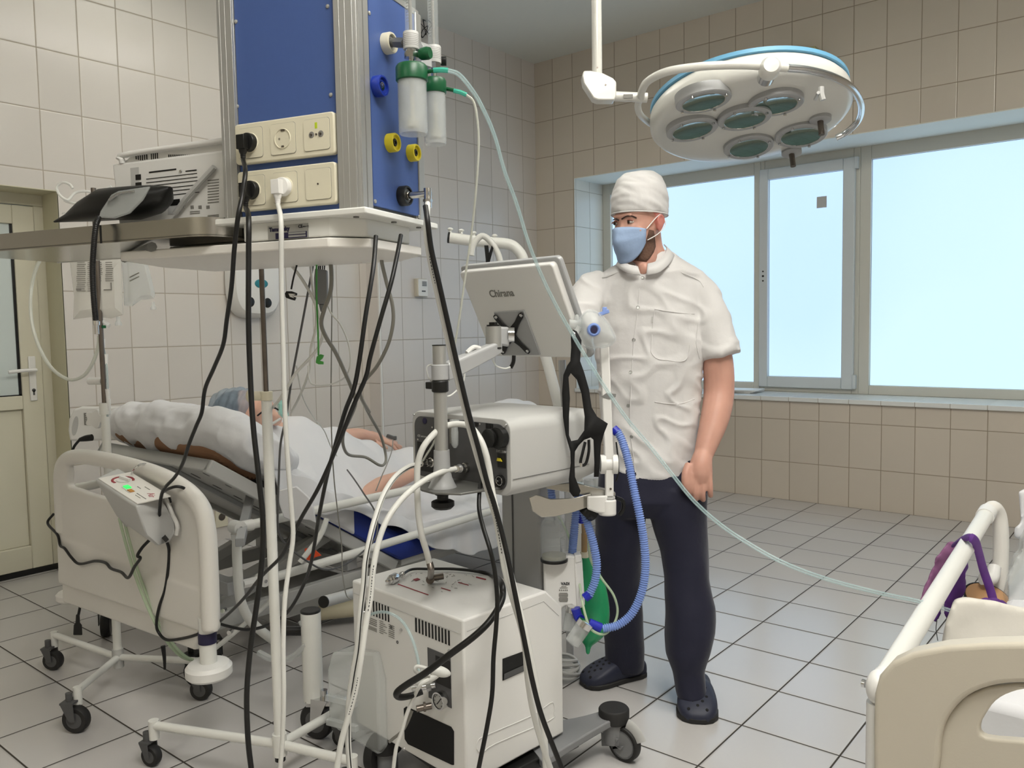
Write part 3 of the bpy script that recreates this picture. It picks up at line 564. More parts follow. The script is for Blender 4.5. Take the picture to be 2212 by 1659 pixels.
# ================================================================ STEEL TRAY with monitor
TFr = KF; ztr = -0.030
def tray_z(py, px=400, y=0): return KF.hy(px, py, y).z
yf = -0.045
cr = KF.hy(462, 480, yf).x; zT = KF.hy(400, 470, yf).z; zB = KF.hy(400, 512, yf).z
rad = 0.075; xr_ = cr; xl_ = -1.22; yb_ = 0.27
path = [(xl_, yf)]+[(xr_-rad+rad*sin(R_(a)), yf+rad-rad*cos(R_(a))) for a in range(0, 91, 9)]+[(xr_, yb_)]
def rim(m, p, z0, z1, th):
    inn = []; n = len(p)
    for i in range(n):
        a = V(p[max(0, i-1)]+(0,)); b = V(p[min(n-1, i+1)]+(0,)); d = (b-a).normalized(); inn.append((p[i][0]-d.y*th, p[i][1]+d.x*th))
    o_, i_ = p, inn
    m.loft([[(x, y, z) for (x, y), z in ((a, z0), (a, z1), (b, z1), (b, z0))] for a, b in zip(o_, i_)])
pts = path+[(xl_, yb_)]; m = M(KF); m.prism([(x, y, zB+0.002) for x, y in pts], (0, 0, 0.003)); t = obj('steel_tray', m, 'steel', colm)
m = M(KF); rim(m, path, zB, zT, 0.003); obj('rim', m, 'steel', t)
m = M(KF); m.bb(xl_, xr_, yb_-0.004, yb_, zB, zT+0.01); obj('back_rim', m, 'white_paint', t)
for px_ in (217, 497):
    q = KF.hy(px_, 495, yf); xx = min(q.x, xr_-rad*0.2)
    m = M(KF)
    if px_ == 217: m.bb(xx-0.002, xx+0.002, yf-0.0015, yf, zB, zT)
    else: m.bb(xr_, xr_+0.0015, yf+0.09, yf+0.094, zB, zT)
    obj('joint', m, 'black', t)
m = M(KF); m.tube([(-0.88, 0.2, zB-0.008), (-0.55, -0.02, zB-0.012)], 0.011, sm=1); obj('bracket_tube', m, 'aluminium_dark', t)
m = M(KF); m.bb(-0.62, -0.05, 0.10, 0.25, -0.075, zB+0.001); obj('bracket', m, 'warm_white', t, bevel=0.003)
# ---- patient monitor seen from the back
md = 0.075
def mh(px, py): return KF.hy(px, py, md)
a = mh(240, 360); b = mh(480, 470); zc = zB+0.005; x0, x1 = mh(247, 400).x, -L_+0.02; z1 = mh(260, 352).z
t = thing('patient_monitor', 'white patient monitor seen from behind with vent slots, on the steel tray', 'monitor', KF.w((x0+x1)/2, 0.12, zc))
m = M(KF); m.loft([[(x0+0.012, md, zc), (x1, md, zc), (x1, md, z1), (x0-0.005, md, z1)], [(x0+0.012, md+0.14, zc), (x1, md+0.14, zc), (x1, md+0.14, z1+0.01), (x0, md+0.14, z1+0.01)]]); bd = obj('housing', m, 'white_plastic', t, bevel=0.006)
zt = mh(380, 315).z; xh = mh(258, 330).x
m = M(KF); m.loft([[(xh+e, y_, z1-0.002), (x1, y_, z1-0.002), (x1, y_, zt), (xh+0.03+e, y_, zt), (xh+0.008+e, y_, zt-0.014), (xh+e, y_, z1+0.01)] for y_, e in ((md+0.012, 0), (md+0.12, -0.004))]); top = obj('top_hood', m, 'white_plastic', t, bevel=0.005)
m = M(KF); m.tube([(xh+0.004, md+0.004, z1), (xh+0.006, md+0.002, zt-0.016), (xh+0.03, md+0.002, zt-0.004), (x1, md+0.002, zt-0.002)], 0.007, sm=4, n=10); obj('handle', m, 'white_plastic', t)
m = M(KF)
def slit(m, px0, px1, py0, py1, y):
    pm = (px0+px1)/2; p0, p1 = KF.hy(px0, py0, y), KF.hy(px1, py1, y); za, zb_ = KF.hy(pm, py0, y).z, KF.hy(pm, py1, y).z; m.bb(p0.x, p1.x, y-0.001, y+0.001, zb_, za)
for k in range(6): slit(m, 293+k*4.6, 295.2+k*4.6, 327+abs(k-2.5), 347-abs(k-2.5), md+0.0115)
for k in range(4): slit(m, 326+k*4.4, 328.2+k*4.4, 326, 348, md+0.0115)
for k in range(17): slit(m, 364+k*4.4, 366.2+k*4.4, 334, 347, md+0.0115)
for k in range(4): slit(m, 343+k*4.4, 345+k*4.4, 342, 348, md+0.0115)
obj('hood_slots', m, 'black', top)
m = M(KF)
slit(m, 322, 381, 367.5, 370.5, md); slit(m, 401, 425, 367.5, 370, md)
for k, yy in enumerate((380, 388, 395.5, 403, 410.5, 419)): slit(m, 316 if k < 3 else 340, 426+k, yy, yy+1.4, md)
slit(m, 293, 305, 377, 389, md); slit(m, 293, 306, 394, 401, md); slit(m, 361, 389, 431, 444, md)
obj('vent_slots', m, 'black', bd)
m = M(KF); slit(m, 282, 302, 362, 400, md+0.0003); obj('port_plate', m, 'light_grey', bd); m = M(KF); slit(m, 363, 388, 445, 462, md); obj('port_plate', m, 'light_grey', bd)
m = M(KF)
for k in range(9): slit(m, 449, 473, 388+k*6, 390+k*6, md)
for k in range(3): slit(m, 412+k*17, 419+k*17, 444, 451, md)
for k in range(2): slit(m, 411, 432, 456+k*4, 457.5+k*4, md)
for k in range(4): slit(m, 449, 473, 464+k*2.2, 465+k*2.2, md)
obj('rear_print', m, 'print_grey', bd)
m = M(KF); m.tube([mh(385, 462)+V((0, -0.01, 0)), mh(420, 420)+V((0, -0.014, 0)), mh(470, 362)+V((0, -0.01, 0))], 0.0065, sm=4); tag(obj('grey_lead', m, 'light_grey'), 'pale grey lead leaning across the back of the patient monitor', 'cable')
for px_, py_ in ((391, 370), (358, 446), (398, 446)): q = mh(px_, py_); obj('screw', M(KF).lathe([(0.004, 0), (0.003, 0.003), (0, 0.003)], (q.x, md, q.z), (0, -1, 0), n=12), 'chrome', bd)
# ---- black hooded device with clear visor on the tray
yd = 0.015; t = thing('hooded_device', 'black streamlined hood with clear plastic end lying on the steel tray', 'medical device', KF.w(-0.62, 0, zT))
def bh(px, py, y=yd): return KF.hy(px, py, y)
sec = [(118, 478, 480, .004), (150, 462, 479, .02), (190, 432, 479, .045), (232, 408, 477, .06), (280, 404, 476, .062), (330, 401, 462, .05), (355, 402, 444, .03), (368, 404, 412, .008)]
rings = []
for px_, pt_, pb_, w in sec:
    a_, b_ = bh(px_, pt_), bh(px_, pb_); cz_ = (a_.z+b_.z)/2; hz = abs(a_.z-b_.z)/2+0.001
    rings.append([(a_.x, yd+w*0.9*cos(q), cz_+hz*(max(-0.92, sin(q)))) for q in [2*pi*i/18 for i in range(18)]])
obj('hood', M(KF).loft(rings), 'black', t)
m = M(KF); v_ = [bh(258, 476), bh(262, 462), bh(285, 428), bh(300, 420), bh(366, 411), bh(350, 440), bh(322, 468), bh(290, 478)]
m.loft([[(q.x, yd-0.052, q.z) for q in v_], [(q.x*0.999, yd-0.060, q.z) for q in v_]]); obj('visor', m, 'clear_frost', t, bevel=0.003)
m = M(KF); q0, q1 = bh(284, 440), bh(330, 424); m.tube([(q0.x, yd-0.062, q0.z), ((q0.x+q1.x)/2, yd-0.063, q1.z), (q1.x+.01, yd-0.06, q1.z+.002)], 0.003, sm=4); obj('inner_spring', m, 'chrome', t)
q = bh(180, 465); text('ABG', 0.006, KF.w(q.x-0.003, yd-0.056, q.z-0.004), xd, zd, 'light_grey', t)
# thick ribbed lead hanging from it
t2 = thing('ribbed_lead', 'thick dark ribbed lead hanging down from the hooded device', 'cable', P(208, 480, 1.86))
m = M(); m.corr([P(213, 470, 1.86), P(207, 490, 1.845), P(202, 540, 1.85), P(200, 590, 1.86), P(203, 650, 1.87), P(207, 692, 1.88)], 0.0062, 0.004, 0.0004, n=10); obj('sleeve', m, 'black', t2)
m = M(); m.cyl(P(207, 690, 1.88), P(209, 722, 1.88), 0.0055); m.cyl(P(208, 694, 1.88), P(208, 702, 1.88), 0.008); obj('metal_tip', m, 'chrome', t2)
# ================================================================ OPERATING LAMP
ld = 2.8; LC = P(1617, 258, ld); hz_ = V((CF.x, CF.y, 0)).normalized(); rt_ = V((CR.x, CR.y, 0)).normalized()
nrm = (V((0, 0, -1))*cos(R_(12.5))-hz_*sin(R_(12.5))+rt_*0.02).normalized()      # the lit face looks down and a little to the viewer
ux = (rt_-nrm*rt_.dot(nrm)).normalized(); uy = nrm.cross(ux).normalized()
M3 = Matrix(((ux.x, uy.x, nrm.x), (ux.y, uy.y, nrm.y), (ux.z, uy.z, nrm.z)))
LF = Fr(LC, M3=M3); LR = 0.335
sgn = 1 if (LF.R @ V((0, 1, 0))).dot(-hz_) > 0 else -1
t = thing('operating_lamp', 'large round white operating lamp with seven glass lenses on a ceiling arm', 'surgical lamp', LC)
m = M(LF); m.lathe([(0.0, -0.068), (LR*0.80, -0.066), (LR*0.955, -0.060), (LR*0.99, -0.045), (LR, -0.025), (LR*0.995, 0.0), (LR*0.965, 0.012), (LR*0.92, 0.018), (LR*0.7, 0.020), (0.0, 0.020)], n=72, cap=False); dome = obj('dome', m, 'lamp_white', t)
m = M(LF); m.lathe([(0.0, -0.092), (LR*0.6, -0.09), (LR*0.9, -0.083), (LR*0.985, -0.075), (LR*0.985, -0.062), (LR*0.94, -0.060)], n=72, cap=False); obj('cover', m, 'lamp_blue', t)
def face_frame(px, py):
    z = 0.026; q = LF.hz(px, py, z)
    n_ = V((-q.x*0.35, -q.y*0.35, 1.0)).normalized(); x_ = V((1, 0, 0)); x_ = (x_-n_*x_.dot(n_)).normalized(); y_ = n_.cross(x_)
    W3 = LF.R @ Matrix(((x_.x, y_.x, n_.x), (x_.y, y_.y, n_.y), (x_.z, y_.z, n_.z))); return Fr(LF.w(q.x, q.y, z), M3=W3)
def lensat(px, py, r=0.088):
    f = face_frame(px, py)
    m = M(f); m.lathe([(r, -0.024), (r, 0.007), (r*0.965, 0.010), (r*0.79, 0.010), (r*0.77, 0.0095)], n=48, cap=False); rg = obj('lens_ring', m, 'silver_grey', t)
    m = M(f); m.lathe([(r*0.79, 0.004), (r*0.78, 0.0115), (r*0.76, 0.0115), (r*0.745, 0.006)], n=48, cap=False); obj('bezel', m, 'chrome', rg)
    m = M(f); m.lathe([(r*0.76*k_/10, 0.002+0.0075*(k_/10)**2) for k_ in range(10, -1, -1)], n=48, cap=False); obj('lens', m, 'lens', rg)
    for a in (40, 130, 220, 310): obj('clip', M(f).cyl((r*0.88*cos(R_(a)), r*0.88*sin(R_(a)), 0.005), (r*0.88*cos(R_(a)), r*0.88*sin(R_(a)), 0.017), 0.005, n=10), 'chrome', rg)
for px_, py_ in ((1519, 215), (1675, 222), (1495, 277), (1608, 253), (1730, 290), (1617, 315)): lensat(px_, py_)
for px_, py_ in ((1772, 258), (1710, 330)):
    f = face_frame(px_, py_); m = M(f); m.lathe([(0.036, -0.016), (0.036, 0.004), (0.032, 0.007), (0, 0.007)], n=28); o_ = obj('handle_socket', m, 'silver_grey', t)
    m = M(f); m.cyl((0, 0, 0.005), (0.004, 0, 0.055), 0.010, n=16); obj('pin', m, 'old_steel', o_)
# yoke ring carried round the dome, front knob
yk = []
for a in range(-196, 32, 6):
    x_ = 0.335*1.06*cos(R_(a)); y_ = sgn*(-0.0)-sgn*0.33*sin(R_(-a)) if False else 0
yoke_px = [(1392, 205), (1381, 222), (1385, 245), (1398, 262), (1418, 280), (1450, 296)]
# tube from the arm end round the front of the dome to the right side
front = [(1386, 212, 2.66), (1386, 198, 2.62), (1400, 175, 2.56), (1440, 155, 2.49), (1500, 145, 2.45), (1560, 141, 2.43), (1620, 141, 2.42), (1660, 144, 2.42), (1700, 147, 2.43)]
m = M(); m.tube([P(*p) for p in front], 0.0125, n=12, sm=6); obj('yoke', m, 'lamp_white', t)
m = M(); m.tube([P(*p) for p in [(1700, 147, 2.43), (1750, 152, 2.46), (1800, 166, 2.52), (1840, 190, 2.62), (1860, 225, 2.76), (1855, 258, 2.92), (1830, 285, 3.0), (1806, 298, 3.02)]], 0.0115, n=12, sm=6); obj('yoke_arm', m, 'chrome', t)
m = M(); m.tube([P(*p) for p in [(1386, 210, 2.66), (1378, 226, 2.72), (1382, 246, 2.8), (1398, 262, 2.9), (1420, 276, 2.98)]], 0.0115, n=12, sm=6); obj('yoke_arm', m, 'lamp_white', t)
kc = P(1662, 150, 2.42); inn = (LC-kc).normalized()
m = M(); m.lathe([(0.0, -0.035), (0.022, -0.033), (0.030, -0.022), (0.030, 0.012), (0.026, 0.016)], kc, inn, n=32); kb = obj('front_knob', m, 'lamp_white', t)
m = M(); m.cyl(kc+inn*0.016, kc+inn*0.06, 0.026, n=28); obj('knob_collar', m, 'chrome', kb)
lc_ = P(1774, 188, 2.50); m = M(); m.tube([lc_, lc_+CU*-0.02, lc_+CU*-0.04+CR*0.005], 0.009, sm=3); m.cyl(lc_+CU*-0.02-CF*0.008+CR*-0.012, lc_+CU*-0.02+CF*0.05, 0.005); obj('latch', m, 'light_grey', t)
# ceiling pole, joint and spigot
pd = 2.66; px_t, px_b = P(1291, 0, pd), P(1291, 160, pd); bx = P(1290, 165, pd)
m = M(); m.cyl((bx.x, bx.y, bx.z), (bx.x, bx.y, CEIL), 0.0165, n=24); obj('ceiling_pole', m, 'lamp_white', t)
m = M(); m.cyl((bx.x, bx.y, CEIL-0.06), (bx.x, bx.y, CEIL), 0.09, n=32); obj('ceiling_cap', m, 'lamp_white', t)
jf = [P(*p) for p in ((1256, 168, pd), (1260, 158, pd), (1275, 158, pd), (1300, 163, pd), (1322, 174, pd), (1329, 182, pd), (1329, 212, pd), (1325, 221, pd), (1290, 221, pd), (1280, 217, pd), (1259, 185, pd))]
m = M(); m.prism([q-hz_*0.028 for q in jf], hz_*0.056); obj('joint', m, 'lamp_white', t, bevel=0.004)
for a_ in ((1306, 189), (1294, 33), (1289, 150)): q = P(a_[0], a_[1], pd); obj('screw', M().cyl(q-hz_*(0.030 if a_[1] == 189 else 0.018), q, 0.003, n=10), 'old_steel', t)
m = M(); a, b = P(1326, 208, pd), P(1398, 211, 2.66); m.cyl(a, b, 0.0155, n=20); sp = obj('spigot', m, 'lamp_white', t)
m = M(); q = P(1357, 208, 2.64); m.box(q, (0.03, 0.004, 0.012), Matrix.Rotation(_yaw, 3, 'Z')); obj('label', m, 'print_grey', sp)
# ================================================================ LEFT HOSPITAL BED
BY = -4.345; BXN = 1.68
def by(px, py, y=BY): return ony(px, py, y)
bed = thing('hospital_bed', 'white wheeled hospital bed with raised backrest carrying the patient', 'bed', (1.3, -3.2, 0))
# end board: moulded panel with grip opening
m = M(); out = [(118, 1020), (141, 1012), (141, 1052), (160, 1058), (190, 1068), (290, 1098), (300, 1080), (300, 1014), (340, 1028), (400, 1066), (430, 1112), (440, 1160), (446, 1372), (125, 1262)]
m.prism([by(*q)+V((0, 0.004, 0)) for q in out], (0, 0.030, 0))
grip = [(126, 1150), (122, 1060), (122, 1022), (130, 998), (152, 988), (200, 992), (270, 1008), (335, 1030), (388, 1060), (420, 1095), (432, 1135), (438, 1200), (444, 1365)]
m.tube([by(*q)+V((0, 0.018, 0)) for q in grip], 0.027, n=14, sm=5)
m.prism([by(*q)+V((0, 0.0, 0)) for q in ((122, 1160), (436, 1280), (444, 1368), (125, 1258))], (0, 0.036, 0))
remesh('end_board', m, 'cream_abs' if False else 'warm_white', bed, 0.006, 6)
m = M(); m.prism([by(*q)+V((0, 0.012, 0)) for q in ((126, 1255), (420, 1362), (412, 1408), (127, 1302))], (0, 0.02, 0)); obj('board_skirt', m, 'warm_white', bed, bevel=0.006)
pb = by(434, 1372); pxy = V((pb.x, pb.y+0.02, 0)); zbp = by(430, 1462).z
m = M(); m.cyl((pxy.x, pxy.y, zbp), (pxy.x, pxy.y, pb.z+0.05), 0.024, n=24); post = obj('corner_post', m, 'white_paint', bed)
m = M(); m.cyl((pxy.x, pxy.y, pb.z-0.028), (pxy.x, pxy.y, pb.z+0.004), 0.0262, n=24); obj('post_ring', m, 'print_navy', post)
m = M(); m.lathe([(0.0, 0.0), (0.058, 0.0), (0.066, 0.008), (0.066, 0.030), (0.058, 0.040), (0.022, 0.044), (0, 0.044)], (pxy.x, pxy.y, zbp), (0, 0, 1), n=40); obj('bumper', m, 'white_plastic', bed)
lb = by(128, 1296); m = M(); m.lathe([(0.0, 0.0), (0.05, 0.0), (0.058, 0.008), (0.058, 0.026), (0.05, 0.034), (0, 0.036)], (lb.x-0.03, lb.y+0.06, lb.z-0.022), (0, 0, 1), n=32); obj('bumper', m, 'warm_white', bed)
def caster(parent, x, y, r, w=0.03, ang=30, dark='rubber', forkm='chrome', top=None):
    a = R_(ang); d = V((cos(a), sin(a), 0)); n_ = V((-sin(a), cos(a), 0)); c = V((x, y, r))
    m = M(); m.lathe([(r*0.55, -w/2), (r*0.9, -w/2), (r, -w*0.3), (r, w*0.3), (r*0.9, w/2), (r*0.55, w/2)], c, n_, n=28); wh = obj('wheel', m, dark, parent)
    m = M(); m.lathe([(0.0, -w*0.56), (r*0.6, -w*0.5), (r*0.6, w*0.5), (0, w*0.56)], c, n_, n=20); obj('hub', m, 'dark_grey', wh)
    m = M(); tp = c+V((0, 0, r*1.25))+d*r*0.5
    for s_ in (-1, 1): q = n_*s_*w*0.7; m.prism([c+q-d*r*0.2, c+q+d*r*0.25, tp+q+d*r*0.35, tp+q-d*r*0.6], n_*s_*0.003)
    m.prism([tp-n_*w*0.8-d*r*0.6, tp-n_*w*0.8+d*r*0.4, tp+n_*w*0.8+d*r*0.4, tp+n_*w*0.8-d*r*0.6], (0, 0, 0.006)); m.cyl(tp, tp+V((0, 0, (top-tp.z) if top else 0.03)), 0.010)
    obj('caster_fork', m, forkm, parent); return tp
cw = onz(428, 1482, 0); caster(bed, cw.x, cw.y, 0.05, 0.035, 200, 'black', 'black', top=zbp)
caster(bed, 1.545, -3.99, 0.045, 0.03, 160, 'black', 'black', top=0.2); caster(bed, 0.9, -4.1, 0.05, 0.035, 150, 'black', 'black', top=0.16); caster(bed, 1.75, -2.15, 0.05, 0.035, 150, 'black', 'black', top=0.16)
# under-frame
def beam(name, a, b, w, h, mt, parent=bed):
    a, b = V(a), V(b); d = (b-a).normalized(); x = d.cross(V((0, 0, 1))); x = x.normalized() if x.length > 0.1 else V((1, 0, 0)); z = x.cross(d).normalized()
    m = M(); m.loft([[c+x*i*w/2+z*j*h/2 for i, j in ((-1, -1), (1, -1), (1, 1), (-1, 1))] for c in (a, b)]); return obj(name, m, mt, parent, bevel=0.003)
beam('long_member', (1.62, -4.18, 0.20), (1.62, -2.1, 0.20), 0.035, 0.06, 'light_grey'); beam('long_member', (0.95, -4.18, 0.20), (0.95, -2.1, 0.20), 0.035, 0.06, 'light_grey')
beam('cross_member', (0.95, -3.95, 0.30), (1.62, -3.95, 0.30), 0.05, 0.05, 'silver_grey'); beam('cross_member', (0.95, -3.4, 0.26), (1.62, -3.4, 0.26), 0.05, 0.05, 'silver_grey'); beam('cross_member', (0.95, -2.4, 0.22), (1.62, -2.4, 0.22), 0.05, 0.05, 'silver_grey')
beam('lift_arm', (1.50, -3.98, 0.19), (1.50, -3.35, 0.40), 0.04, 0.045, 'light_grey'); beam('lift_arm', (1.1, -3.98, 0.19), (1.1, -3.35, 0.40), 0.04, 0.045, 'light_grey')
beam('head_bar', (1.90, -4.09, 0.545), (1.45, -3.75, 0.62), 0.03, 0.03, 'silver_grey')
beam('actuator', (1.35, -3.9, 0.18), (1.35, -3.2, 0.34), 0.07, 0.07, 'light_grey')
m = M(); m.bb(1.05, 1.55, -3.75, -3.3, 0.09, 0.16); obj('motor_tray', m, 'light_grey', bed, bevel=0.01)
b_ = M(); b_.tube([onz(688, 1322, 0.07), onz(985, 1290, 0.07)], 0.035, sm=1, n=20); obj('floor_beam', b_, 'duct', bed)
q = P(676, 1197, 2.95); m = M(); m.loft([[q+CR*a+CU*b+CF*c for a, b in ((-.03, .02), (0.0, .022), (.03, -.005), (.006, -.012), (-0.002, -.025), (-.028, -.02))] for c in (0, 0.004)]); obj('warning_tag', m, 'orange_tag', bed)
# backrest platform with slots
def ed(px, py, x=BXN): return onx(px, py, x)
e0, e2 = V((BXN, -4.05, 0.795)), V((BXN, -3.20, 0.238))
dirp = (e2-e0).normalized(); upn = V((1, 0, 0)).cross(dirp); upn = upn if upn.z > 0 else -upn
WBK = 0.84
m = M(); m.loft([[p, p+V((-WBK, 0, 0)), p+V((-WBK, 0, 0))-upn*0.028, p-upn*0.028] for p in (e0, e2)]); plt_ = obj('backrest_platform', m, 'light_grey', bed, bevel=0.004)
for dx in (0.0, -WBK+0.02): m = M(); m.loft([[p+V((dx+0.008, 0, 0)), p+V((dx-0.022, 0, 0)), p+V((dx-0.022, 0, 0))-upn*0.05, p+V((dx+0.008, 0, 0))-upn*0.05] for p in (e0-dirp*0.0, e2)]); obj('side_profile', m, 'light_grey', plt_, bevel=0.005)
m = M(); m.loft([[p, p+dirp*0.02, p+dirp*0.02-upn*0.045, p-upn*0.045] for p in (e0+V((0, 0, 0)), e0+V((-WBK, 0, 0)))]); obj('head_profile', m, 'light_grey', plt_, bevel=0.004)
m = M(); m.loft([[p, p+V((-0.05, 0, 0)), p+V((-0.05, 0, 0))-upn*0.02, p-upn*0.02] for p in (e0+V((-0.38, 0, 0))-upn*0.028+dirp*0.02, e2+V((-0.38, 0, 0))-upn*0.028)]); obj('stiffener', m, 'silver_grey', plt_, bevel=0.003)
Lp = (e2-e0).length
m = M()
for k in range(9):
    for j, (off, hl) in enumerate(((0.055, 0.016), (0.13, 0.024))):
        c = e0+dirp*(0.10+k*0.105+j*0.05)+V((-off*2-0.05, 0, 0))-upn*0.0285
        if (c-e0).dot(dirp) > Lp-0.05: continue
        m = M(); m.prism([c+dirp*(hl*cos(a))+V((0.007*sin(a), 0, 0)) for a in [2*pi*i/10 for i in range(10)]], -upn*0.0012); obj('slot', m, 'black', plt_)
seg_ = [(e2, V((1.0, 0, 0)))]
zf = e2.z; ye = e2.y
m = M(); m.bb(BXN-WBK, BXN, ye+0.02, ye+1.25, zf-0.03, zf+0.0); obj('leg_platform', m, 'light_grey', bed, bevel=0.004)
# mattress
def mz(y):   # platform top height under the mattress
    t_ = (y-e0.y)/(e2.y-e0.y); return (e0.z+(e2.z-e0.z)*t_) if y < e2.y else e2.z
ms = M(); rr = []
YM = e0.y+0.32
ys = [YM+(ye+1.25-YM-0.04)*i/26 for i in range(27)]
for y in ys:
    zb = mz(y)+0.002; th = 0.135 if y < -3.3 else 0.12; rr.append([(BXN+0.02, y, zb+0.0), (BXN+0.02, y, zb+th-0.02), (BXN+0.005, y, zb+th), (BXN-WBK+0.0, y, zb+th), (BXN-WBK-0.02, y, zb+th-0.02), (BXN-WBK-0.02, y, zb)])
ms.loft(rr); mat_ = obj('mattress', ms, 'mattress_blue', None, bevel=0.01); tag(mat_, 'blue mattress showing under the white sheet on the left bed', 'mattress')
fs = M(); yy = [e0.y+0.30+0.30*i/8 for i in range(9)]
fs.loft([[(BXN+0.028, y, mz(y)+0.004), (BXN+0.028, y, mz(y)+0.125), (BXN+0.012, y, mz(y)+0.146), (BXN-WBK, y, mz(y)+0.146), (BXN-WBK-0.026, y, mz(y)+0.125), (BXN-WBK-0.026, y, mz(y)+0.004)] for y in yy]); o = obj('fitted_sheet', fs, 'sheet', None, bevel=0.01); tag(o, 'white fitted sheet on the raised head end of the left mattress', 'sheet')
# side rail
def rx(px, py, x=1.80): return onx(px, py, x)
m = M(); m.tube([rx(512, 1140), rx(960, 1041), rx(1075, 1000)], 0.0165, n=14, sm=1); r1 = obj('side_rail_bar', m, 'white_paint', bed)
m = M(); m.tube([rx(566, 1255), rx(760, 1197), rx(1075, 1100)], 0.0165, n=14, sm=1); obj('side_rail_bar', m, 'white_paint', bed)
m = M(); m.tube([rx(512, 1150), rx(512, 1200), rx(516, 1270), rx(524, 1310), rx(545, 1345), rx(580, 1375), rx(606, 1392)], 0.0165, n=14, sm=4); obj('rail_post', m, 'white_paint', bed)
m = M(); m.cyl(rx(512, 1139)+V((0.022, 0, 0)), rx(512, 1139)+V((-0.022, 0, 0)), 0.023, n=24); m.tube([rx(512, 1140), rx(545, 1133)], 0.0195, sm=1, n=14); m.cyl(rx(512, 1165), rx(511, 1152), 0.0195, n=16); jn = obj('rail_joint', m, 'white_plastic', bed)
m = M(); q = rx(512, 1139)+V((0.022, 0, 0)); m.cyl(q, q+V((0.004, 0, 0)), 0.006, n=12); obj('bolt', m, 'chrome', jn)
m = M(); m.tube([rx(524, 1262), rx(566, 1252)], 0.016, sm=1); m.cyl(rx(566, 1253)+V((0.021, 0, 0)), rx(566, 1253)+V((-0.02, 0, 0)), 0.021, n=24); m.tube([rx(566, 1252), rx(592, 1246)], 0.0195, sm=1, n=14); jn = obj('rail_joint', m, 'white_plastic', bed)
m = M(); q = rx(566, 1253)+V((0.021, 0, 0)); m.cyl(q, q+V((0.004, 0, 0)), 0.006, n=12); obj('bolt', m, 'chrome', jn)
m = M(); m.tube([P(706, 1120, 2.95), P(690, 1160, 2.93), P(648, 1215, 2.9)], 0.010, sm=3); obj('rail_brace', m, 'white_paint', bed)
m = M(); m.tube([P(602, 1280, 2.98), P(560, 1320, 2.95), P(500, 1372, 2.9), P(440, 1420, 2.85)], 0.009, sm=3); obj('rail_brace', m, 'white_paint', bed)
for a_ in ((484, 1318), (497, 1365), (600, 1336)):
    q = P(a_[0], a_[1], 2.85); m = M(); m.cyl(q-CF*0.012, q+CF*0.01, 0.008, n=8); obj('bolt', m, 'chrome', bed)
# far end: arch with pegs and its leg
ad = 3.35
arch = [(968, 513, ad), (1010, 519, ad), (1060, 524, ad), (1100, 528, ad), (1118, 540, ad), (1130, 560, ad), (1136, 600, ad), (1150, 680, ad), (1180, 775, ad), (1200, 850, ad), (1225, 950, ad), (1250, 1040, ad)]
t = thing('hook_rail', 'white tubular rail with pegs arching above the monitor', 'rail', P(1136, 600, ad))
m = M(); m.tube([P(*q) for q in arch], 0.0225, n=14, sm=5); rb = obj('rail_tube', m, 'white_paint', t)
m = M(); a, b = P(967.5, 513, ad), P(972, 513.5, ad); m.cyl(a, b, 0.0228, n=20); obj('end_cap', m, 'black', rb)
for a_ in ((973, 503), (997, 506), (1024, 511), (1069, 517)):
    q = P(a_[0], a_[1]+8, ad); m = M(); m.cyl(q, q+V((0, 0, 0.028)), 0.006, n=10); m.ell(q+V((0, 0, 0.030)), (0.012, 0.012, 0.007), n=14, m=8); obj('peg', m, 'white_paint', t)
m = M(); m.cyl(P(1250, 1040, ad), V((P(1250, 1040, ad).x, P(1250, 1040, ad).y, 0.0)), 0.0225, n=14); obj('rail_leg', m, 'white_paint', t)
m = M(); m.tube([P(1018, 552, 3.2), P(1022, 530, 3.2), P(1040, 510, 3.2), (P(1058, 520, 3.2)), P(1074, 545, 3.2), P(1083, 575, 3.2), P(1086, 610, 3.2)], 0.0125, n=12, sm=5); obj('hanging_hose', m, 'hose_white', None)['label'] = 'x'
o = bpy.data.objects['hanging_hose']; tag(o, 'white hose looped over the pegged rail behind the monitor', 'hose')
m = M()
for xs in (((1046, 530), (1055, 530), (1058, 560), (1057, 582), (1050, 582), (1049, 560)), ((1062, 530), (1066, 536), (1058, 566), (1059, 582), (1052, 582), (1052, 560))): m.prism([P(x, y, 3.18) for x, y in xs], CF*0.004)
tag(obj('hanging_strap', m, 'black_matt'), 'black strap knotted over the pegged rail, above the monitor', 'strap')
t = thing('monitor_arm_tube' if False else 'grey_tube', 'short grey upright tube end between monitor and black straps', 'tube', P(1214, 850, 3.0))
m = M(); m.tube([P(1214, 778, 3.0), P(1216, 820, 3.0), P(1222, 900, 3.0), P(1226, 1000, 3.0), V((P(1226, 1000, 3.0).x, P(1226, 1000, 3.0).y, 0.0))], 0.014, sm=3); obj('tube', m, 'silver_grey', t)
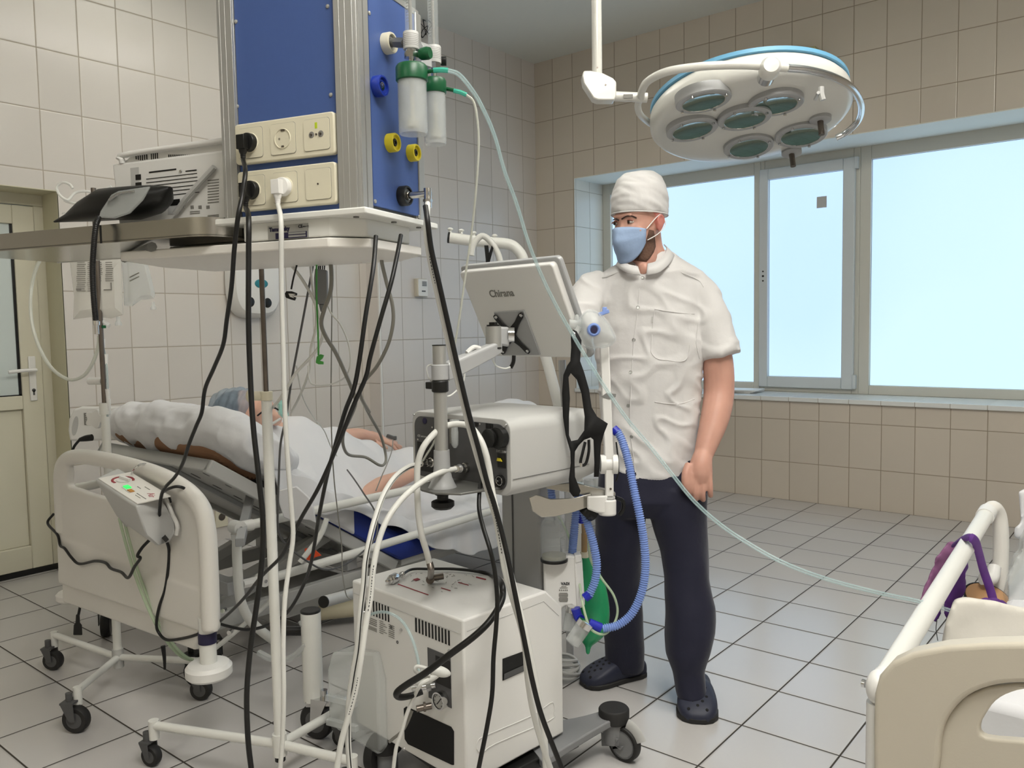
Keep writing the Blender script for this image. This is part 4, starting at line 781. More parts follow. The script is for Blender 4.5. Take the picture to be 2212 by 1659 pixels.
# ---- pump hanging on the end board
bo = lambda x, y, o=0.02: ony(x, y, BY-o)
L_p, B_p, R_p, F_p = bo(203, 1034, 0.125), bo(256, 1009, 0.025), bo(344, 1066, 0.025), bo(294, 1093, 0.125)
t = thing('mattress_pump', 'grey air mattress pump with green lamp hooked on the bed end board', 'pump', (L_p+R_p)/2)
side = [F_p, R_p, bo(378, 1125, .012), bo(381, 1150, .012), bo(368, 1172, .03), bo(341, 1181, .05), bo(318, 1160, .10)]
ex = L_p-F_p
lp = [q+ex*(1.0 if i in (0, 1) else 0.72)+(V((0, 0, 0)) if i in (0, 1) else V((0, 0, -0.0))) for i, q in enumerate(side)]; lp[1] = B_p; lp[0] = L_p
m = M(); m.loft([side, lp]); bd = obj('case', m, 'light_grey', t, bevel=0.008, seg=3)
tx = (F_p-L_p).normalized(); ty = (B_p-L_p); wd2 = ty.length; lg = (F_p-L_p).length; ty = (ty-tx*ty.dot(tx)).normalized(); tn = tx.cross(ty).normalized(); tn = tn if tn.z > 0 else -tn
PF = Fr(L_p, M3=Matrix(((tx.x, ty.x, tn.x), (tx.y, ty.y, tn.y), (tx.z, ty.z, tn.z))))
m = M(PF); m.box((lg*0.5, wd2*0.5, 0.001), (lg*0.93, wd2*0.86, 0.003)); pn = obj('control_panel', m, 'warm_white', t)
m = M(PF); cx_, cy_ = lg*0.24, wd2*0.5
for k in range(10):
    a = R_(60+k*24); r0 = 0.030; m.box((cx_+r0*cos(a), cy_+r0*0.95*sin(a), 0.003), (0.012, 0.007, 0.0015), Matrix.Rotation(a+pi/2, 3, 'Z'))
obj('dial_marks', m, 'print_red', pn)
m = M(PF); m.cyl((cx_+0.004, cy_, 0.002), (cx_+0.004, cy_, 0.006), 0.020, n=28); m.prism([(cx_-0.012, cy_-0.006, 0.006), (cx_+0.028, cy_+0.004, 0.006), (cx_+0.026, cy_+0.010, 0.006), (cx_-0.012, cy_+0.006, 0.006)], (0, 0, 0.008)); obj('dial', m, 'white_plastic', pn)
m = M(PF); m.box((lg*0.50, wd2*0.33, 0.003), (0.030, 0.020, 0.003)); m.box((lg*0.60, wd2*0.30, 0.003), (0.028, 0.018, 0.003)); obj('switch_frame', m, 'white_plastic', pn)
m = M(PF); m.box((lg*0.49, wd2*0.34, 0.006), (0.022, 0.015, 0.004)); obj('green_switch', m, 'green_led', pn); m = M(PF); m.box((lg*0.61, wd2*0.30, 0.005), (0.022, 0.013, 0.003)); obj('orange_switch', m, 'orange', pn)
text('Air', 0.028, PF.w(lg*0.76, wd2*0.55, 0.0032), PF.R @ V((0.9, -0.25, 0)), PF.R @ V((0.25, 0.9, 0)), 'print_pink', pn)
m = M(PF); m.box((lg*0.80, wd2*0.36, 0.003), (0.055, 0.002, 0.001)); m.box((lg*0.79, wd2*0.28, 0.003), (0.03, 0.0015, 0.001)); m.box((lg*0.62, wd2*0.72, 0.003), (0.03, 0.002, 0.001)); m.box((lg*0.55, wd2*0.58, 0.003), (0.02, 0.002, 0.001)); obj('panel_print', m, 'print_grey', pn)
m = M(); m.tube([bo(352, 1068, .012), bo(362, 1085, .012), bo(372, 1110, .01), bo(383, 1135, .01), bo(381, 1155, .01)], 0.006, sm=4); obj('hook_rim', m, 'white_plastic', t)
hk = M(); hk.tube([bo(284, 1024, .03), bo(290, 1012, .03), bo(305, 1003, .01), bo(322, 1002, -.03)], 0.003, sm=4); obj('hook', hk, 'chrome', t)
hk = M(); hk.tube([bo(354, 1062, .03), bo(366, 1055, .03), bo(382, 1051, .02), bo(398, 1055, .0), bo(410, 1068, -.03)], 0.0045, sm=4); hk.tube([bo(358, 1068, .02), bo(366, 1075, .015), bo(369, 1086, .015)], 0.003, sm=3); obj('hook_cover', hk, 'black', t)
hk = M(); hk.tube([bo(356, 1058, .03), bo(352, 1062, .03)], 0.004, sm=1); obj('hook_end', hk, 'chrome', t)
t = thing('power_cord', 'short black cord from the pump to the post ring and on to the right', 'cord', P(358, 1165, 2.5))
m = M(); m.loft([[bo(x, y, z) for x, y in ((349, 1162), (357, 1155), (365, 1165), (358, 1172))] for z in (0.025, 0.06)]); obj('plug', m, 'black', t)
m = M(); m.tube([P(*q) for q in [(360, 1168, 2.44), (365, 1190, 2.46), (363, 1230, 2.47), (356, 1275, 2.49), (344, 1310, 2.51), (338, 1345, 2.52), (342, 1365, 2.53), (360, 1382, 2.51), (395, 1379, 2.46), (432, 1368, 2.40), (470, 1346, 2.38), (520, 1300, 2.25), (565, 1245, 2.1), (605, 1205, 2.0), (622, 1175, 1.95), (650, 1120, 1.88), (690, 1050, 1.8), (730, 960, 1.74), (762, 880, 1.7), (790, 815, 1.67), (800, 770, 1.66), (822, 690, 1.66), (845, 610, 1.67), (858, 550, 1.7), (866, 508, 1.74)]], 0.0046, n=10, sm=6); obj('cord', m, 'black', t)
cable('power_cord', [(812, 510, 1.72), (806, 580, 1.68), (790, 680, 1.66), (776, 780, 1.66), (764, 840, 1.68), (745, 890, 1.72), (722, 970, 1.8), (706, 1030, 1.9), (690, 1110, 2.0), (685, 1140, 2.05), (672, 1215, 2.15), (655, 1265, 2.25), (625, 1318, 2.33), (590, 1345, 2.4), (540, 1360, 2.45), (490, 1352, 2.5), (450, 1338, 2.56)], 0.0048, 'black', 'black cord hanging from the shelf and looping behind the white stand to the bed', 'cord')
t = thing('air_tube', 'pair of clear yellowish air tubes hanging from the pump down to the floor', 'tube', P(262, 1150, 2.6))
for k in (0, 1): obj('tube', M().tube([P(x+k*9, y, d+k*0.01) for x, y, d in [(258, 1120, 2.62), (268, 1160, 2.58), (288, 1230, 2.56), (310, 1290, 2.55), (335, 1345, 2.54), (352, 1372, 2.56), (372, 1400, 2.62), (395, 1420, 2.7), (420, 1428, 2.8)]], 0.0048, n=8, sm=5), 'tube_green', t)
# cords around the far side of the board
t = thing('device_cord', 'black cord with socket end hanging under the bed end board', 'cord', P(165, 1370, 3.0))
m = M(); m.tube([P(*q) for q in [(176, 1295, 2.98), (173, 1310, 2.98), (170, 1325, 2.98), (168, 1335, 2.98)]], 0.005, sm=3); obj('cord', m, 'black', t)
m = M(); m.loft([[P(168+a*w, y, 2.98+c) for a, c in ((-1, -.012), (1, -.012), (1, .012), (-1, .012))] for w, y in ((4, 1327), (5, 1345), (9, 1350), (10, 1372))]); obj('socket_end', m, 'black', t, bevel=0.003)
m = M(); m.tube([P(352, 1395, 2.75), P(355, 1420, 2.75), P(356, 1446, 2.75)], 0.006, sm=3, radii=[0.008, 0.006, 0.004]); tag(obj('cord_end', m, 'black'), 'short black cord end hanging below the bed end board near the post', 'cord')
# ---- pillow: brown inner in a white case
t = thing('pillow', 'large pillow in a loose white case with its brown end showing, on the raised backrest', 'pillow', P(420, 950, 2.85))
def rr3(pts, u, w, h, n=22, e=0.75):
    rings = []
    for (c, ww, hh) in pts:
        rings.append([c+u[0]*(ww*abs(cos(a))**e*(1 if cos(a) > 0 else -1))+u[1]*(hh*abs(sin(a))**e*(1 if sin(a) > 0 else -1)) for a in [2*pi*i/n for i in range(n)]])
    return rings
HF = Fr(e0, M3=Matrix(((1, dirp.x, upn.x), (0, dirp.y, upn.y), (0, dirp.z, upn.z))))
def wr(co, n_):
    q = noise.noise(co*7)*0.02+noise.noise(co*19+V((3, 1, 2)))*0.008-abs(noise.noise(co*5+V((7, 2, 0))))*0.02
    return n_*q
sec = [(-0.90, .09, .03, .14), (-0.87, .14, .055, .16), (-0.78, .19, .075, .18), (-0.55, .21, .088, .18), (-0.2, .21, .085, .18), (0.0, .19, .07, .19), (0.07, .12, .04, .20)]
def sr(x, hd_, hn, dc, nc, n=26, e=0.7): return [HF.w(x, dc+hd_*abs(cos(a))**e*(1 if cos(a) > 0 else -1), nc+hn*abs(sin(a))**e*(1 if sin(a) > 0 else -1)) for a in [2*pi*i/n for i in range(n)]]
m = M(); m.loft([sr(x, a, b*1.22, c-0.04, 0.112) for x, a, b, c in sec]); remesh('pillow_case', m, 'sheet', t, 0.008, 4, dep=wr)
m = M(); m.loft([sr(x, a, b, c, d) for x, a, b, c, d in ((-0.93, .08, .04, .10, .09), (-0.86, .11, .055, .12, .085), (-0.5, .14, .058, .12, .066), (-0.2, .15, .058, .12, .054), (0.0, .13, .05, .13, .05))]); obj('inner_pillow', m, 'pillow_brown', t, sub=1)
# ---- patient
pt_ = thing('person', 'patient lying on the raised bed with a blue hair net and green oxygen mask', 'person', P(700, 980, 3.3))
hd = onx(528, 886, 1.22); HD = (hd-CP).dot(CF)
m = M(); rotH = Matrix((( CR.x, CF.x, CU.x), (CR.y, CF.y, CU.y), (CR.z, CF.z, CU.z)))
m.ell(hd, (0.105, 0.085, 0.085), rotH, 28, 18)
m.ell(P(572, 893, HD-.02), (0.045, 0.06, 0.065), rotH, 20, 14)
m.tube([P(545, 905, HD+.03), P(590, 930, HD+.05), P(640, 965, HD+.12)], 0.05, n=16, sm=3, radii=[0.055, 0.05, 0.07])
m.ell(P(582, 868, HD-.02), (0.012, 0.016, 0.012), rotH, 12, 8)
m.ell(P(596, 905, HD-.03), (0.026, 0.035, 0.030), rotH, 12, 8)
# trunk under the sheet, arms and hands over it
m.tube([V((1.22, -3.52, 0.70)), V((1.22, -3.3, 0.66)), V((1.22, -3.05, 0.58)), V((1.22, -2.8, 0.49)), V((1.22, -2.5, 0.46))], 0.1, n=18, sm=4, radii=[0.08, 0.105, 0.105, 0.11, 0.11])
def fx(px, py, X=1.03): return onx(px, py, X)
m.tube([fx(660, 930), fx(700, 950), fx(740, 944), fx(775, 938), fx(806, 944)], 0.035, n=16, sm=4, radii=[0.045, 0.042, 0.038, 0.032, 0.025]); m.tube([fx(800, 941), fx(822, 949)], 0.03, n=12, sm=1, radii=[0.027, 0.028])
m.ell(fx(820, 950), (0.042, 0.036, 0.020), rotH, 16, 10)
for x1_, y1_, x2_, y2_, dd in ((848, 956, 868, 974, 1.05), (846, 961, 860, 977, 1.075), (843, 955, 868, 966, 1.02), (838, 951, 858, 957, 0.995)): m.tube([fx(824, 951, (1.03+dd)/2), fx(x1_, y1_, dd), fx(x2_, y2_, dd)], 0.01, n=10, sm=3, radii=[0.013, 0.012, 0.0085])
m.tube([fx(812, 955, 1.06), fx(826, 963, 1.085), fx(838, 968, 1.09)], 0.011, n=10, sm=3, radii=[0.014, 0.012, 0.009])
fx2 = lambda px, py, X=1.56: onx(px, py, X)
m.tube([V((1.45, -3.48, 0.60)), V((1.52, -3.3, 0.50)), fx2(820, 1050), fx2(860, 1036), fx2(905, 1016), fx2(930, 1006)], 0.035, n=16, sm=4, radii=[0.045, 0.042, 0.04, 0.038, 0.032, 0.027]); m.ell(fx2(945, 1004), (0.036, 0.04, 0.02), rotH, 14, 8)
for k in range(4): m.tube([fx2(950, 1000+k*4), fx2(968, 998+k*5), fx2(980, 1002+k*5)], 0.009, n=8, sm=3)
remesh('body', m, 'skin', pt_, 0.0065, 3)
m = M(); m.ell(hd+CR*-0.032+CU*0.003, (0.118, 0.100, 0.093), rotH, 30, 18)
def capw(co, n_):
    q = (co-hd); ang = math.atan2(q.dot(CU), q.dot(CF)); return n_*(0.006*sin(14*q.dot(CR)*14+3*ang)*0.5+0.008*noise.noise(co*26))
net = remesh('hair_net', m, 'hairnet', pt_, 0.006, 1, dep=capw)
m = M(); m.ell(hd+CR*-0.026, (0.106, 0.088, 0.084), rotH, 24, 14); obj('hair', m, 'hair', pt_)
m = M(); m.loft([[P(x, y, HD-0.10+dz) for x, y in q] for dz, q in ((0.0, ((598, 868), (608, 862), (622, 880), (625, 898), (612, 905), (600, 895))), (-0.03, ((603, 874), (609, 871), (616, 882), (617, 892), (611, 898), (604, 890))))]); om = obj('oxygen_mask', m, 'aqua', pt_, bevel=0.004)
m = M(); m.tube([P(556, 898, HD-.095), P(575, 884, HD-.1), P(592, 881, HD-.105), P(602, 886, HD-.11)], 0.0035, sm=4); obj('mask_strap', m, 'black', om)
# ---- finger clip
m = M(); q = fx(845, 944, 1.01); m.box(q, (0.05, 0.03, 0.018), rotH @ Matrix.Rotation(R_(20), 3, 'Y')); m.box(q+CR*0.02+CU*-0.006, (0.018, 0.028, 0.022), rotH); tag(obj('finger_sensor', m, 'dark_grey', None, bevel=0.004), 'grey finger clip sensor on the patient hand', 'sensor')
# ---- sheet over the patient: a draped surface following body and mattress
def lerp_tab(tab, y):
    if y <= tab[0][0]: return tab[0][1]
    for (a, va), (b, vb) in zip(tab, tab[1:]):
        if y <= b: q = (y-a)/(b-a); q = q*q*(3-2*q); return va+(vb-va)*q
    return tab[-1][1]
ZC = [(-3.72, 0.78), (-3.55, 0.865), (-3.4, 0.86), (-3.2, 0.79), (-3.0, 0.700), (-2.8, 0.615), (-2.5, 0.61), (-2.25, 0.68), (-1.95, 0.80), (-1.7, 0.78), (-1.5, 0.5)]
ZE = [(-3.9, 0.78), (-3.72, 0.70), (-3.55, 0.60), (-3.3, 0.475), (-3.1, 0.395), (-2.9, 0.39), (-2.6, 0.39), (-2.0, 0.395), (-1.5, 0.395)]
BOT = [(-3.95, -0.06), (-3.86, -0.02), (-3.80, 0.12), (-3.72, 0.10), (-3.64, 0.07), (-3.55, 0.02), (-3.4, 0.00), (-3.2, 0.01), (-2.95, 0.10), (-2.8, 0.16), (-1.5, 0.16)]
def sheet():
    bm = bmesh.new(); NX, NY = 90, 150; g = []
    for j in range(NY+1):
        y = -3.88+(2.38)*j/NY; row = []
        for i in range(NX+1):
            u = i/NX
            if u < 0.78:
                x = 0.80+(BXN+0.045-0.80)*u/0.78; s = min(1, abs(x-1.22)/0.44); s = s*s*(3-2*s)
                z = lerp_tab(ZC, y)*(1-s)+lerp_tab(ZE, y)*s
                z += 0.018*noise.noise(V((x*5, y*3, 1)))*(1)+0.012*noise.noise(V((x*11+y*4, y*8, 5)))+0.030*(0.3-abs(noise.noise(V((x*3+y*5, y*3-x*5, 9)))))+0.010*(0.3-abs(noise.noise(V((x*9-y*7, y*9, 2)))))
                p = V((x, y, z))
            else:
                w = (u-0.78)/0.22; drop = lerp_tab(BOT, y)+0.05+0.01*noise.noise(V((y*8, 0, 0))); z0 = lerp_tab(ZE, y)
                p = V((BXN+0.045+0.018*sin(w*pi/2)+0.012*w*sin(y*42+2*noise.noise(V((y*5, 0, 3)))), y, z0-max(0.0, drop)*w))
            row.append(bm.verts.new(p))
        g.append(row)
    for j in range(NY):
        for i in range(NX): bm.faces.new((g[j][i], g[j][i+1], g[j+1][i+1], g[j+1][i]))
    m = M(); m.bm.free(); m.bm = bm; return m
o = obj('bed_sheet', sheet(), 'sheet', None, sharp=180, solid=0.006, sub=1); tag(o, 'white sheet draped over the patient and the blue mattress', 'sheet')
# loose grey-white sheet tails by the backrest
m = M(); out = [(598, 1060), (640, 1050), (668, 1075), (678, 1100), (682, 1130), (668, 1124), (650, 1122), (636, 1128), (612, 1118), (603, 1090)]
bm_ = [P(x, y, 2.86) for x, y in out]; m.prism(bm_, CF*0.01); tag(obj('sheet_corner', m, 'sheet', None, bevel=0.004), 'loose white sheet corner hanging beside the white stand pole', 'sheet')
# ================================================================ LEFT DRIP STAND (behind the board)
t = thing('drip_stand', 'white wheeled drip stand behind the end board with clear bags, near the door', 'stand', onz(243, 1432, 0.0))
hb = V((1.408, -4.283, 0.10)); 
m = M(); m.cyl((hb.x, hb.y, hb.z-0.03), (hb.x, hb.y, 0.98), 0.014, n=18); m.cyl((hb.x, hb.y, 0.96), (hb.x, hb.y, 1.0), 0.018, n=18); obj('lower_pole', m, 'white_paint', t)
m = M(); m.cyl((hb.x, hb.y, 0.98), (hb.x, hb.y, 1.73), 0.0085, n=14); obj('upper_pole', m, 'old_steel', t)
for (px_, py_, rr_) in ((172, 1565, 0.042), (121, 1432, 0.036), (352, 1392, 0.036)):
    e_ = onz(px_, py_+10, 0.0) if px_ != 352 else V((hb.x+0.33, hb.y+0.13, 0)); ee = V((e_.x, e_.y, 0.125))
    m = M(); m.tube([V((hb.x, hb.y, hb.z+0.0)), ee], 0.0115, sm=1, n=12); m.cyl(ee+V((0, 0, 0.012)), ee-V((0, 0, 0.045)), 0.013, n=12); lg_ = obj('leg', m, 'white_paint', t)
    caster(t, e_.x+0.012, e_.y-0.012, rr_, 0.03, 215, 'rubber', 'dark_grey')
m = M(); m.cyl((hb.x, hb.y, hb.z+0.03), (hb.x, hb.y, hb.z-0.035), 0.019, n=18); obj('hub', m, 'light_grey', t)
kn = P(203, 905, 2.84); m = M(); m.prism([kn+CR*(0.030+0.005*cos(5*a))*cos(a)+CU*(0.030+0.005*cos(5*a))*sin(a) for a in [2*pi*i/40 for i in range(40)]], CF*0.02); obj('star_knob', m, 'white_plastic', t, bevel=0.003)
m = M(); m.tube([P(193, 823, 2.86), P(222, 823, 2.84)], 0.013, sm=1, n=14); obj('clamp_tube', m, 'white_plastic', t)
m = M(); m.cyl(P(222, 823, 2.84), P(226, 823, 2.84), 0.014); obj('clamp_ring', m, 'dark_grey', t)
for pts_ in ([(205, 425, 2.86), (180, 440, 2.86), (150, 437, 2.85), (138, 432, 2.84)], [(200, 415, 2.86), (178, 413, 2.85), (160, 418, 2.84), (146, 432, 2.82), (128, 420, 2.81), (123, 404, 2.81), (135, 394, 2.81), (150, 398, 2.81), (157, 407, 2.81)], [(204, 420, 2.86), (225, 410, 2.86), (240, 402, 2.86)]):
    obj('bag_hook', M().tube([P(*q) for q in pts_], 0.0045, sm=5), 'white_paint', t)
# clear bags
t = thing('infusion_bag', 'printed clear infusion bag hanging from the left drip stand', 'bag', P(205, 600, 2.82))
def softbag(parent, out, d, th, mt, name='bag'):
    n = len(out); cx = sum(q[0] for q in out)/n; cy = sum(q[1] for q in out)/n; m = M(); rings = []
    for k, (s, z) in enumerate(((0.98, -0.5), (1.0, 0.0), (0.98, 0.5))): rings.append([P(cx+(x-cx)*s, cy+(y-cy)*s, d+th*z*(0.2)) for x, y in out])
    c1 = [P(cx+(x-cx)*0.7, cy+(y-cy)*0.7, d-th*0.5) for x, y in out]; c2 = [P(cx+(x-cx)*0.7, cy+(y-cy)*0.7, d+th*0.5) for x, y in out]
    m.loft([c1]+rings+[c2]); return obj(name, m, mt, parent)
bg = softbag(t, [(148, 540), (200, 545), (262, 560), (265, 640), (266, 680), (240, 688), (205, 684), (158, 690), (160, 640), (155, 600)], 2.80, 0.05, 'bag_plastic')
m = M()
for k in range(15):
    for x0_, x1_ in ((166, 186), (189, 200), (207, 222), (228, 246)):
        if k > 9 and x0_ > 200: continue
        y_ = 566+k*4.4; a, b = P(x0_+random.uniform(-1, 1), y_, 2.772), P(x1_-random.uniform(0, 4), y_+1.6, 2.772); m.box((a+b)/2, ((b-a).length, 0.001, 0.0028), Matrix.Rotation(_yaw, 3, 'Z'))
m.box(P(233, 626, 2.772), (0.028, 0.001, 0.004), Matrix.Rotation(_yaw, 3, 'Z')); m.box(P(240, 618, 2.772), (0.004, 0.001, 0.024), Matrix.Rotation(_yaw, 3, 'Z')); m.box(P(170, 625, 2.772), (0.018, 0.001, 0.007), Matrix.Rotation(_yaw, 3, 'Z'))
obj('bag_print', m, 'print_grey', bg)
m = M(); m.lathe([(0.006, 0), (0.006, 0.012), (0.011, 0.024), (0.011, 0.03)], P(255, 684, 2.8), V((0, 0, -1)), n=14); obj('port', m, 'clear_frost', t)
t = thing('infusion_bag', 'second clear bag hanging behind and right of the printed one', 'bag', P(300, 610, 2.95))
bg = softbag(t, [(262, 545), (315, 552), (325, 590), (335, 635), (333, 645), (305, 648), (285, 662), (268, 660)], 2.95, 0.04, 'clear_frost')
m = M()
for y_ in (595, 603): a, b = P(280, y_+4, 2.925), P(300, y_-6, 2.925); m.cyl(a, b, 0.0022, n=6)
obj('bag_print', m, 'print_grey', bg)
m = M(); m.lathe([(0.005, 0), (0.005, 0.012), (0.010, 0.022), (0.010, 0.028)], P(331, 652, 2.95), V((0, 0, -1)), n=14); obj('port', m, 'clear_frost', t)
t = thing('infusion_line', 'clear infusion line with white clamps beside the left drip pole', 'infusion line', P(228, 760, 2.8))
m = M(); m.tube([P(*q) for q in [(216, 690, 2.82), (214, 720, 2.8), (222, 745, 2.8), (230, 790, 2.8), (233, 850, 2.8), (232, 900, 2.8)]], 0.0035, sm=4); obj('line', m, 'clear_tube', t)
for a_ in ((222, 732, 0.030), (228, 765, 0.035), (232, 840, 0.05), (234, 862, 0.04)): m = M(); m.cyl(P(a_[0], a_[1], 2.8), P(a_[0], a_[1], 2.8)-V((0, 0, a_[2])), 0.008, 0.006, n=12); obj('roller_clamp', m, 'white_plastic', t)
m = M(); m.box(P(221, 706, 2.79), (0.030, 0.012, 0.010)); obj('stopcock', m, 'green_cap', t)
m = M(); m.tube([P(218, 694, 2.79), P(228, 698, 2.79), P(236, 704, 2.79)], 0.008, sm=2); obj('tap', m, 'clear_frost', t)
cable('drip_tube', [(98, 548, 2.9), (80, 575, 2.9), (68, 620, 2.9), (66, 670, 2.88), (74, 720, 2.87), (92, 765, 2.86), (116, 800, 2.85), (150, 820, 2.85), (180, 812, 2.85), (200, 785, 2.84), (212, 750, 2.83), (214, 725, 2.82)], 0.006, 'tube_milky', 'milky tube curving in a big loop in front of the door', 'tube')
# remote/control panel of the far side rail with its plug
t = thing('bed_side_panel', 'white plastic bed side panel with oval grip behind the left drip pole', 'bed rail', P(200, 930, 3.5))
d_ = 3.5; m = M()
o_ = [P(x, y, d_) for x, y in ((158, 884), (175, 878), (330, 878), (330, 950), (150, 953), (146, 930), (148, 905))]; m.prism(o_, CF*0.03); bdp = obj('panel', m, 'white_plastic', t, bevel=0.01, seg=3)
m = M(); c = P(162, 920, d_-0.002); m.prism([c+CR*(0.012*cos(a)+0.006*sin(a))+CU*0.042*sin(a) for a in [2*pi*i/20 for i in range(20)]], CF*0.004); obj('grip_recess', m, 'light_grey', bdp)
m = M(); m.prism([P(x, y, d_-0.003) for x, y in ((181, 892), (214, 892), (214, 918), (182, 918))], CF*0.003); m.mi = 1
for k in range(5): m.prism([P(x, y, d_-0.005) for x, y in ((184, 895+k*4.5), (208, 895+k*4.5), (208, 896.5+k*4.5), (184, 896.5+k*4.5))], CF*0.002)
obj('label', m, ['print_grey', 'light_grey'], bdp)
t = thing('device_cord', 'black cord plugged into the bed side panel, running behind the end board', 'cord', P(180, 945, 2.98))
m = M(); m.tube([P(199, 945, 3.4), P(185, 947, 3.4), P(172, 950, 3.4)], 0.015, n=12, sm=3, radii=[0.014, 0.013, 0.008]); obj('plug', m, 'black', t)
m = M(); m.tube([P(*q) for q in [(172, 950, 3.4), (160, 965, 3.4), (154, 985, 3.4), (153, 1010, 3.4), (148, 1030, 3.4), (142, 1045, 3.4), (135, 1070, 3.4)]], 0.0055, sm=4); obj('cord', m, 'black', t)
m = M(); m.tube([P(168, 1053, 3.2), P(200, 1048, 3.1), P(228, 1040, 3.05)], 0.017, sm=1, n=14); m.cyl(P(178, 1054, 3.16)-CF*0.02, P(178, 1054, 3.16)-CF*0.016, 0.005); tag(obj('rail_lever', m, 'white_paint'), 'white tube lever seen through the grip opening of the end board', 'lever')
# ================================================================ VENTILATOR TROLLEY
VF = Fr(P(1000, 1340, 1.97), -5.5); zfl = -VF.o.z           # local z of the floor
vt = thing('ventilator_trolley', 'grey ventilator on a wheeled column trolley with a swivelling screen mast', 'ventilator', VF.w(0.1, 0.35, zfl))
pr = VF.hx(1215, 1310); XW = VF.hy(760, 1262).x; YD = pr.y; zb_l = VF.hx(1215, 1585).z
XW = -abs(XW)
# compressor box
cb_ = thing('air_compressor', 'white boxy air compressor with vents and gauge under the ventilator', 'compressor', VF.w(XW/2, YD/2, zb_l))
tp = VF.hx(1180, 1274)
m = M(VF); prof = [(0, 0.0), (tp.y, 0.0), (YD, pr.z), (YD, zb_l), (0.0, zb_l)]
m.loft([[(0, y, z) for y, z in prof], [(XW, y, z) for y, z in prof]]); bx_ = obj('cabinet', m, 'white_plastic', cb_, bevel=0.006, seg=3)
m = M(VF); e = 0.0012
def line(m, pts, w=0.0012):
    for a, b in zip(pts, pts[1:]): m.tube([V(a), V(b)], w, n=4, sm=1)
s0 = VF.hx(1012, 1352, 0); line(m, [(0.0003, 0.012, -0.030), (0.0003, tp.y-0.012, -0.026), (0.0003, YD-0.016, pr.z-0.022)], 0.0009); line(m, [(-0.008, -0.0003, -0.036), (XW+0.008, -0.0003, -0.036)], 0.0009)
obj('seam', m, 'light_grey', bx_)
def fslot(m, px, py0, py1, w, y=-0.0006): a, b = VF.hy(px, py0), VF.hy(px+w, py1); m.bb(a.x, b.x, y-0.0006, y+0.0006, VF.hy(px, py1).z, a.z)
m = M(VF)
for k in range(10): fslot(m, 780+k*6.4, 1288+k*2.4, 1319+k*2.6, 3.6)
obj('vent_slots', m, 'black', bx_); m = M(VF)
for k in range(11): fslot(m, 897+k*7.1, 1334+k*2.75, 1364+k*2.9, 4.2)
obj('vent_slots', m, 'black', bx_)
m = M(VF); a, b = VF.hy(924, 1398), VF.hy(976, 1530); m.bb(a.x, b.x, -0.0015, 0.001, b.z, a.z); cp = obj('control_plate', m, 'dark_grey', bx_)
m = M(VF); a, b = VF.hy(942, 1415), VF.hy(975, 1488); m.bb(a.x, b.x, -0.0025, -0.001, b.z, a.z); obj('socket_field', m, 'black', cp)
m = M(VF); pts = [(878, 1526), (975, 1570), (981, 1580), (981, 1652), (977, 1652), (882, 1607), (875, 1596), (873, 1530)]; m.prism([(VF.hy(*q).x, -0.0016, VF.hy(*q).z) for q in pts], (0, 0.002, 0)); obj('air_filter_grille', m, 'black_matt', bx_)
g = VF.hy(960, 1509); m = M(VF); m.lathe([(0.021, 0), (0.0225, 0.012), (0.0225, 0.020), (0.019, 0.020)], (g.x, -0.002, g.z), (0, -1, 0), n=36, cap=False); ga = obj('gauge', m, 'chrome', cp)
m = M(VF); m.lathe([(0.019, 0.017), (0, 0.017)], (g.x, -0.002, g.z), (0, -1, 0), n=30); obj('gauge_face', m, 'white_plastic', ga)
m = M(VF); m.box((g.x+0.002, -0.0195, g.z), (0.002, 0.001, 0.024), Matrix.Rotation(R_(40), 3, 'Y'))
for k in range(8): a = R_(-40+k*38); m.box((g.x+0.015*cos(a), -0.0195, g.z+0.015*sin(a)), (0.003, 0.0008, 0.0012), Matrix.Rotation(-a, 3, 'Y'))
obj('gauge_needle', m, 'print_dark', ga)
f_ = VF.hy(925, 1520); m = M(VF); m.cyl((f_.x+0.015, -0.002, f_.z), (f_.x-0.004, -0.035, f_.z-0.003), 0.0085, n=18); m.cyl((f_.x+0.008, -0.015, f_.z), (f_.x+0.005, -0.02, f_.z), 0.012, n=6); obj('fitting', m, 'old_steel', cp)
f_ = VF.hy(932, 1480); m = M(VF); m.cyl((f_.x+0.02, -0.002, f_.z+0.008), (f_.x-0.012, -0.03, f_.z), 0.008, n=18); m.cyl((f_.x+0.01, -0.010, f_.z+0.004), (f_.x+0.003, -0.02, f_.z+0.002), 0.011, n=6); m.cyl((f_.x-0.016, -0.033, f_.z-0.001), (f_.x-0.026, -0.043, f_.z-0.003), 0.006, n=14); obj('fitting', m, 'chrome', cp)
for px_, py_ in ((971, 1406), (867, 1361), (873, 1617), (757+30, 1322)): q = VF.hy(px_, py_); obj('screw', M(VF).lathe([(0.005, 0), (0.004, 0.003), (0, 0.003)], (q.x, -0.0005, q.z), (0, -1, 0), n=12), 'chrome', bx_)
m = M(VF)
for k in range(4): fslot(m, 792, 1331+k*4, 1332.4+k*4, 22)
for k in range(3): fslot(m, 792, 1349+k*3, 1350+k*3, 22)
for k in range(7):
    fslot(m, 820, 1340+k*4.2, 1341+k*4.2, 8+(k % 3)*4); fslot(m, 840, 1348+k*4.2, 1349.2+k*4.2, 12)
obj('rating_print', m, 'print_grey', bx_)
text('CE', 0.010, VF.w(VF.hy(842, 1352).x, -0.001, VF.hy(842, 1356).z), VF.R @ V((1, 0, 0)), V((0, 0, 1)), 'print_dark', bx_)
q = VF.hy(859, 1387); m = M(VF); m.torus((q.x, -0.001, q.z), (0, 1, 0), 0.0035, 0.0008, n=18, k=5); obj('ground_mark', m, 'print_dark', bx_)
m = M(VF)
def sp(px, py, off=0.001): h = VF.hx(px, py, 0); return (off, h.y, h.z)
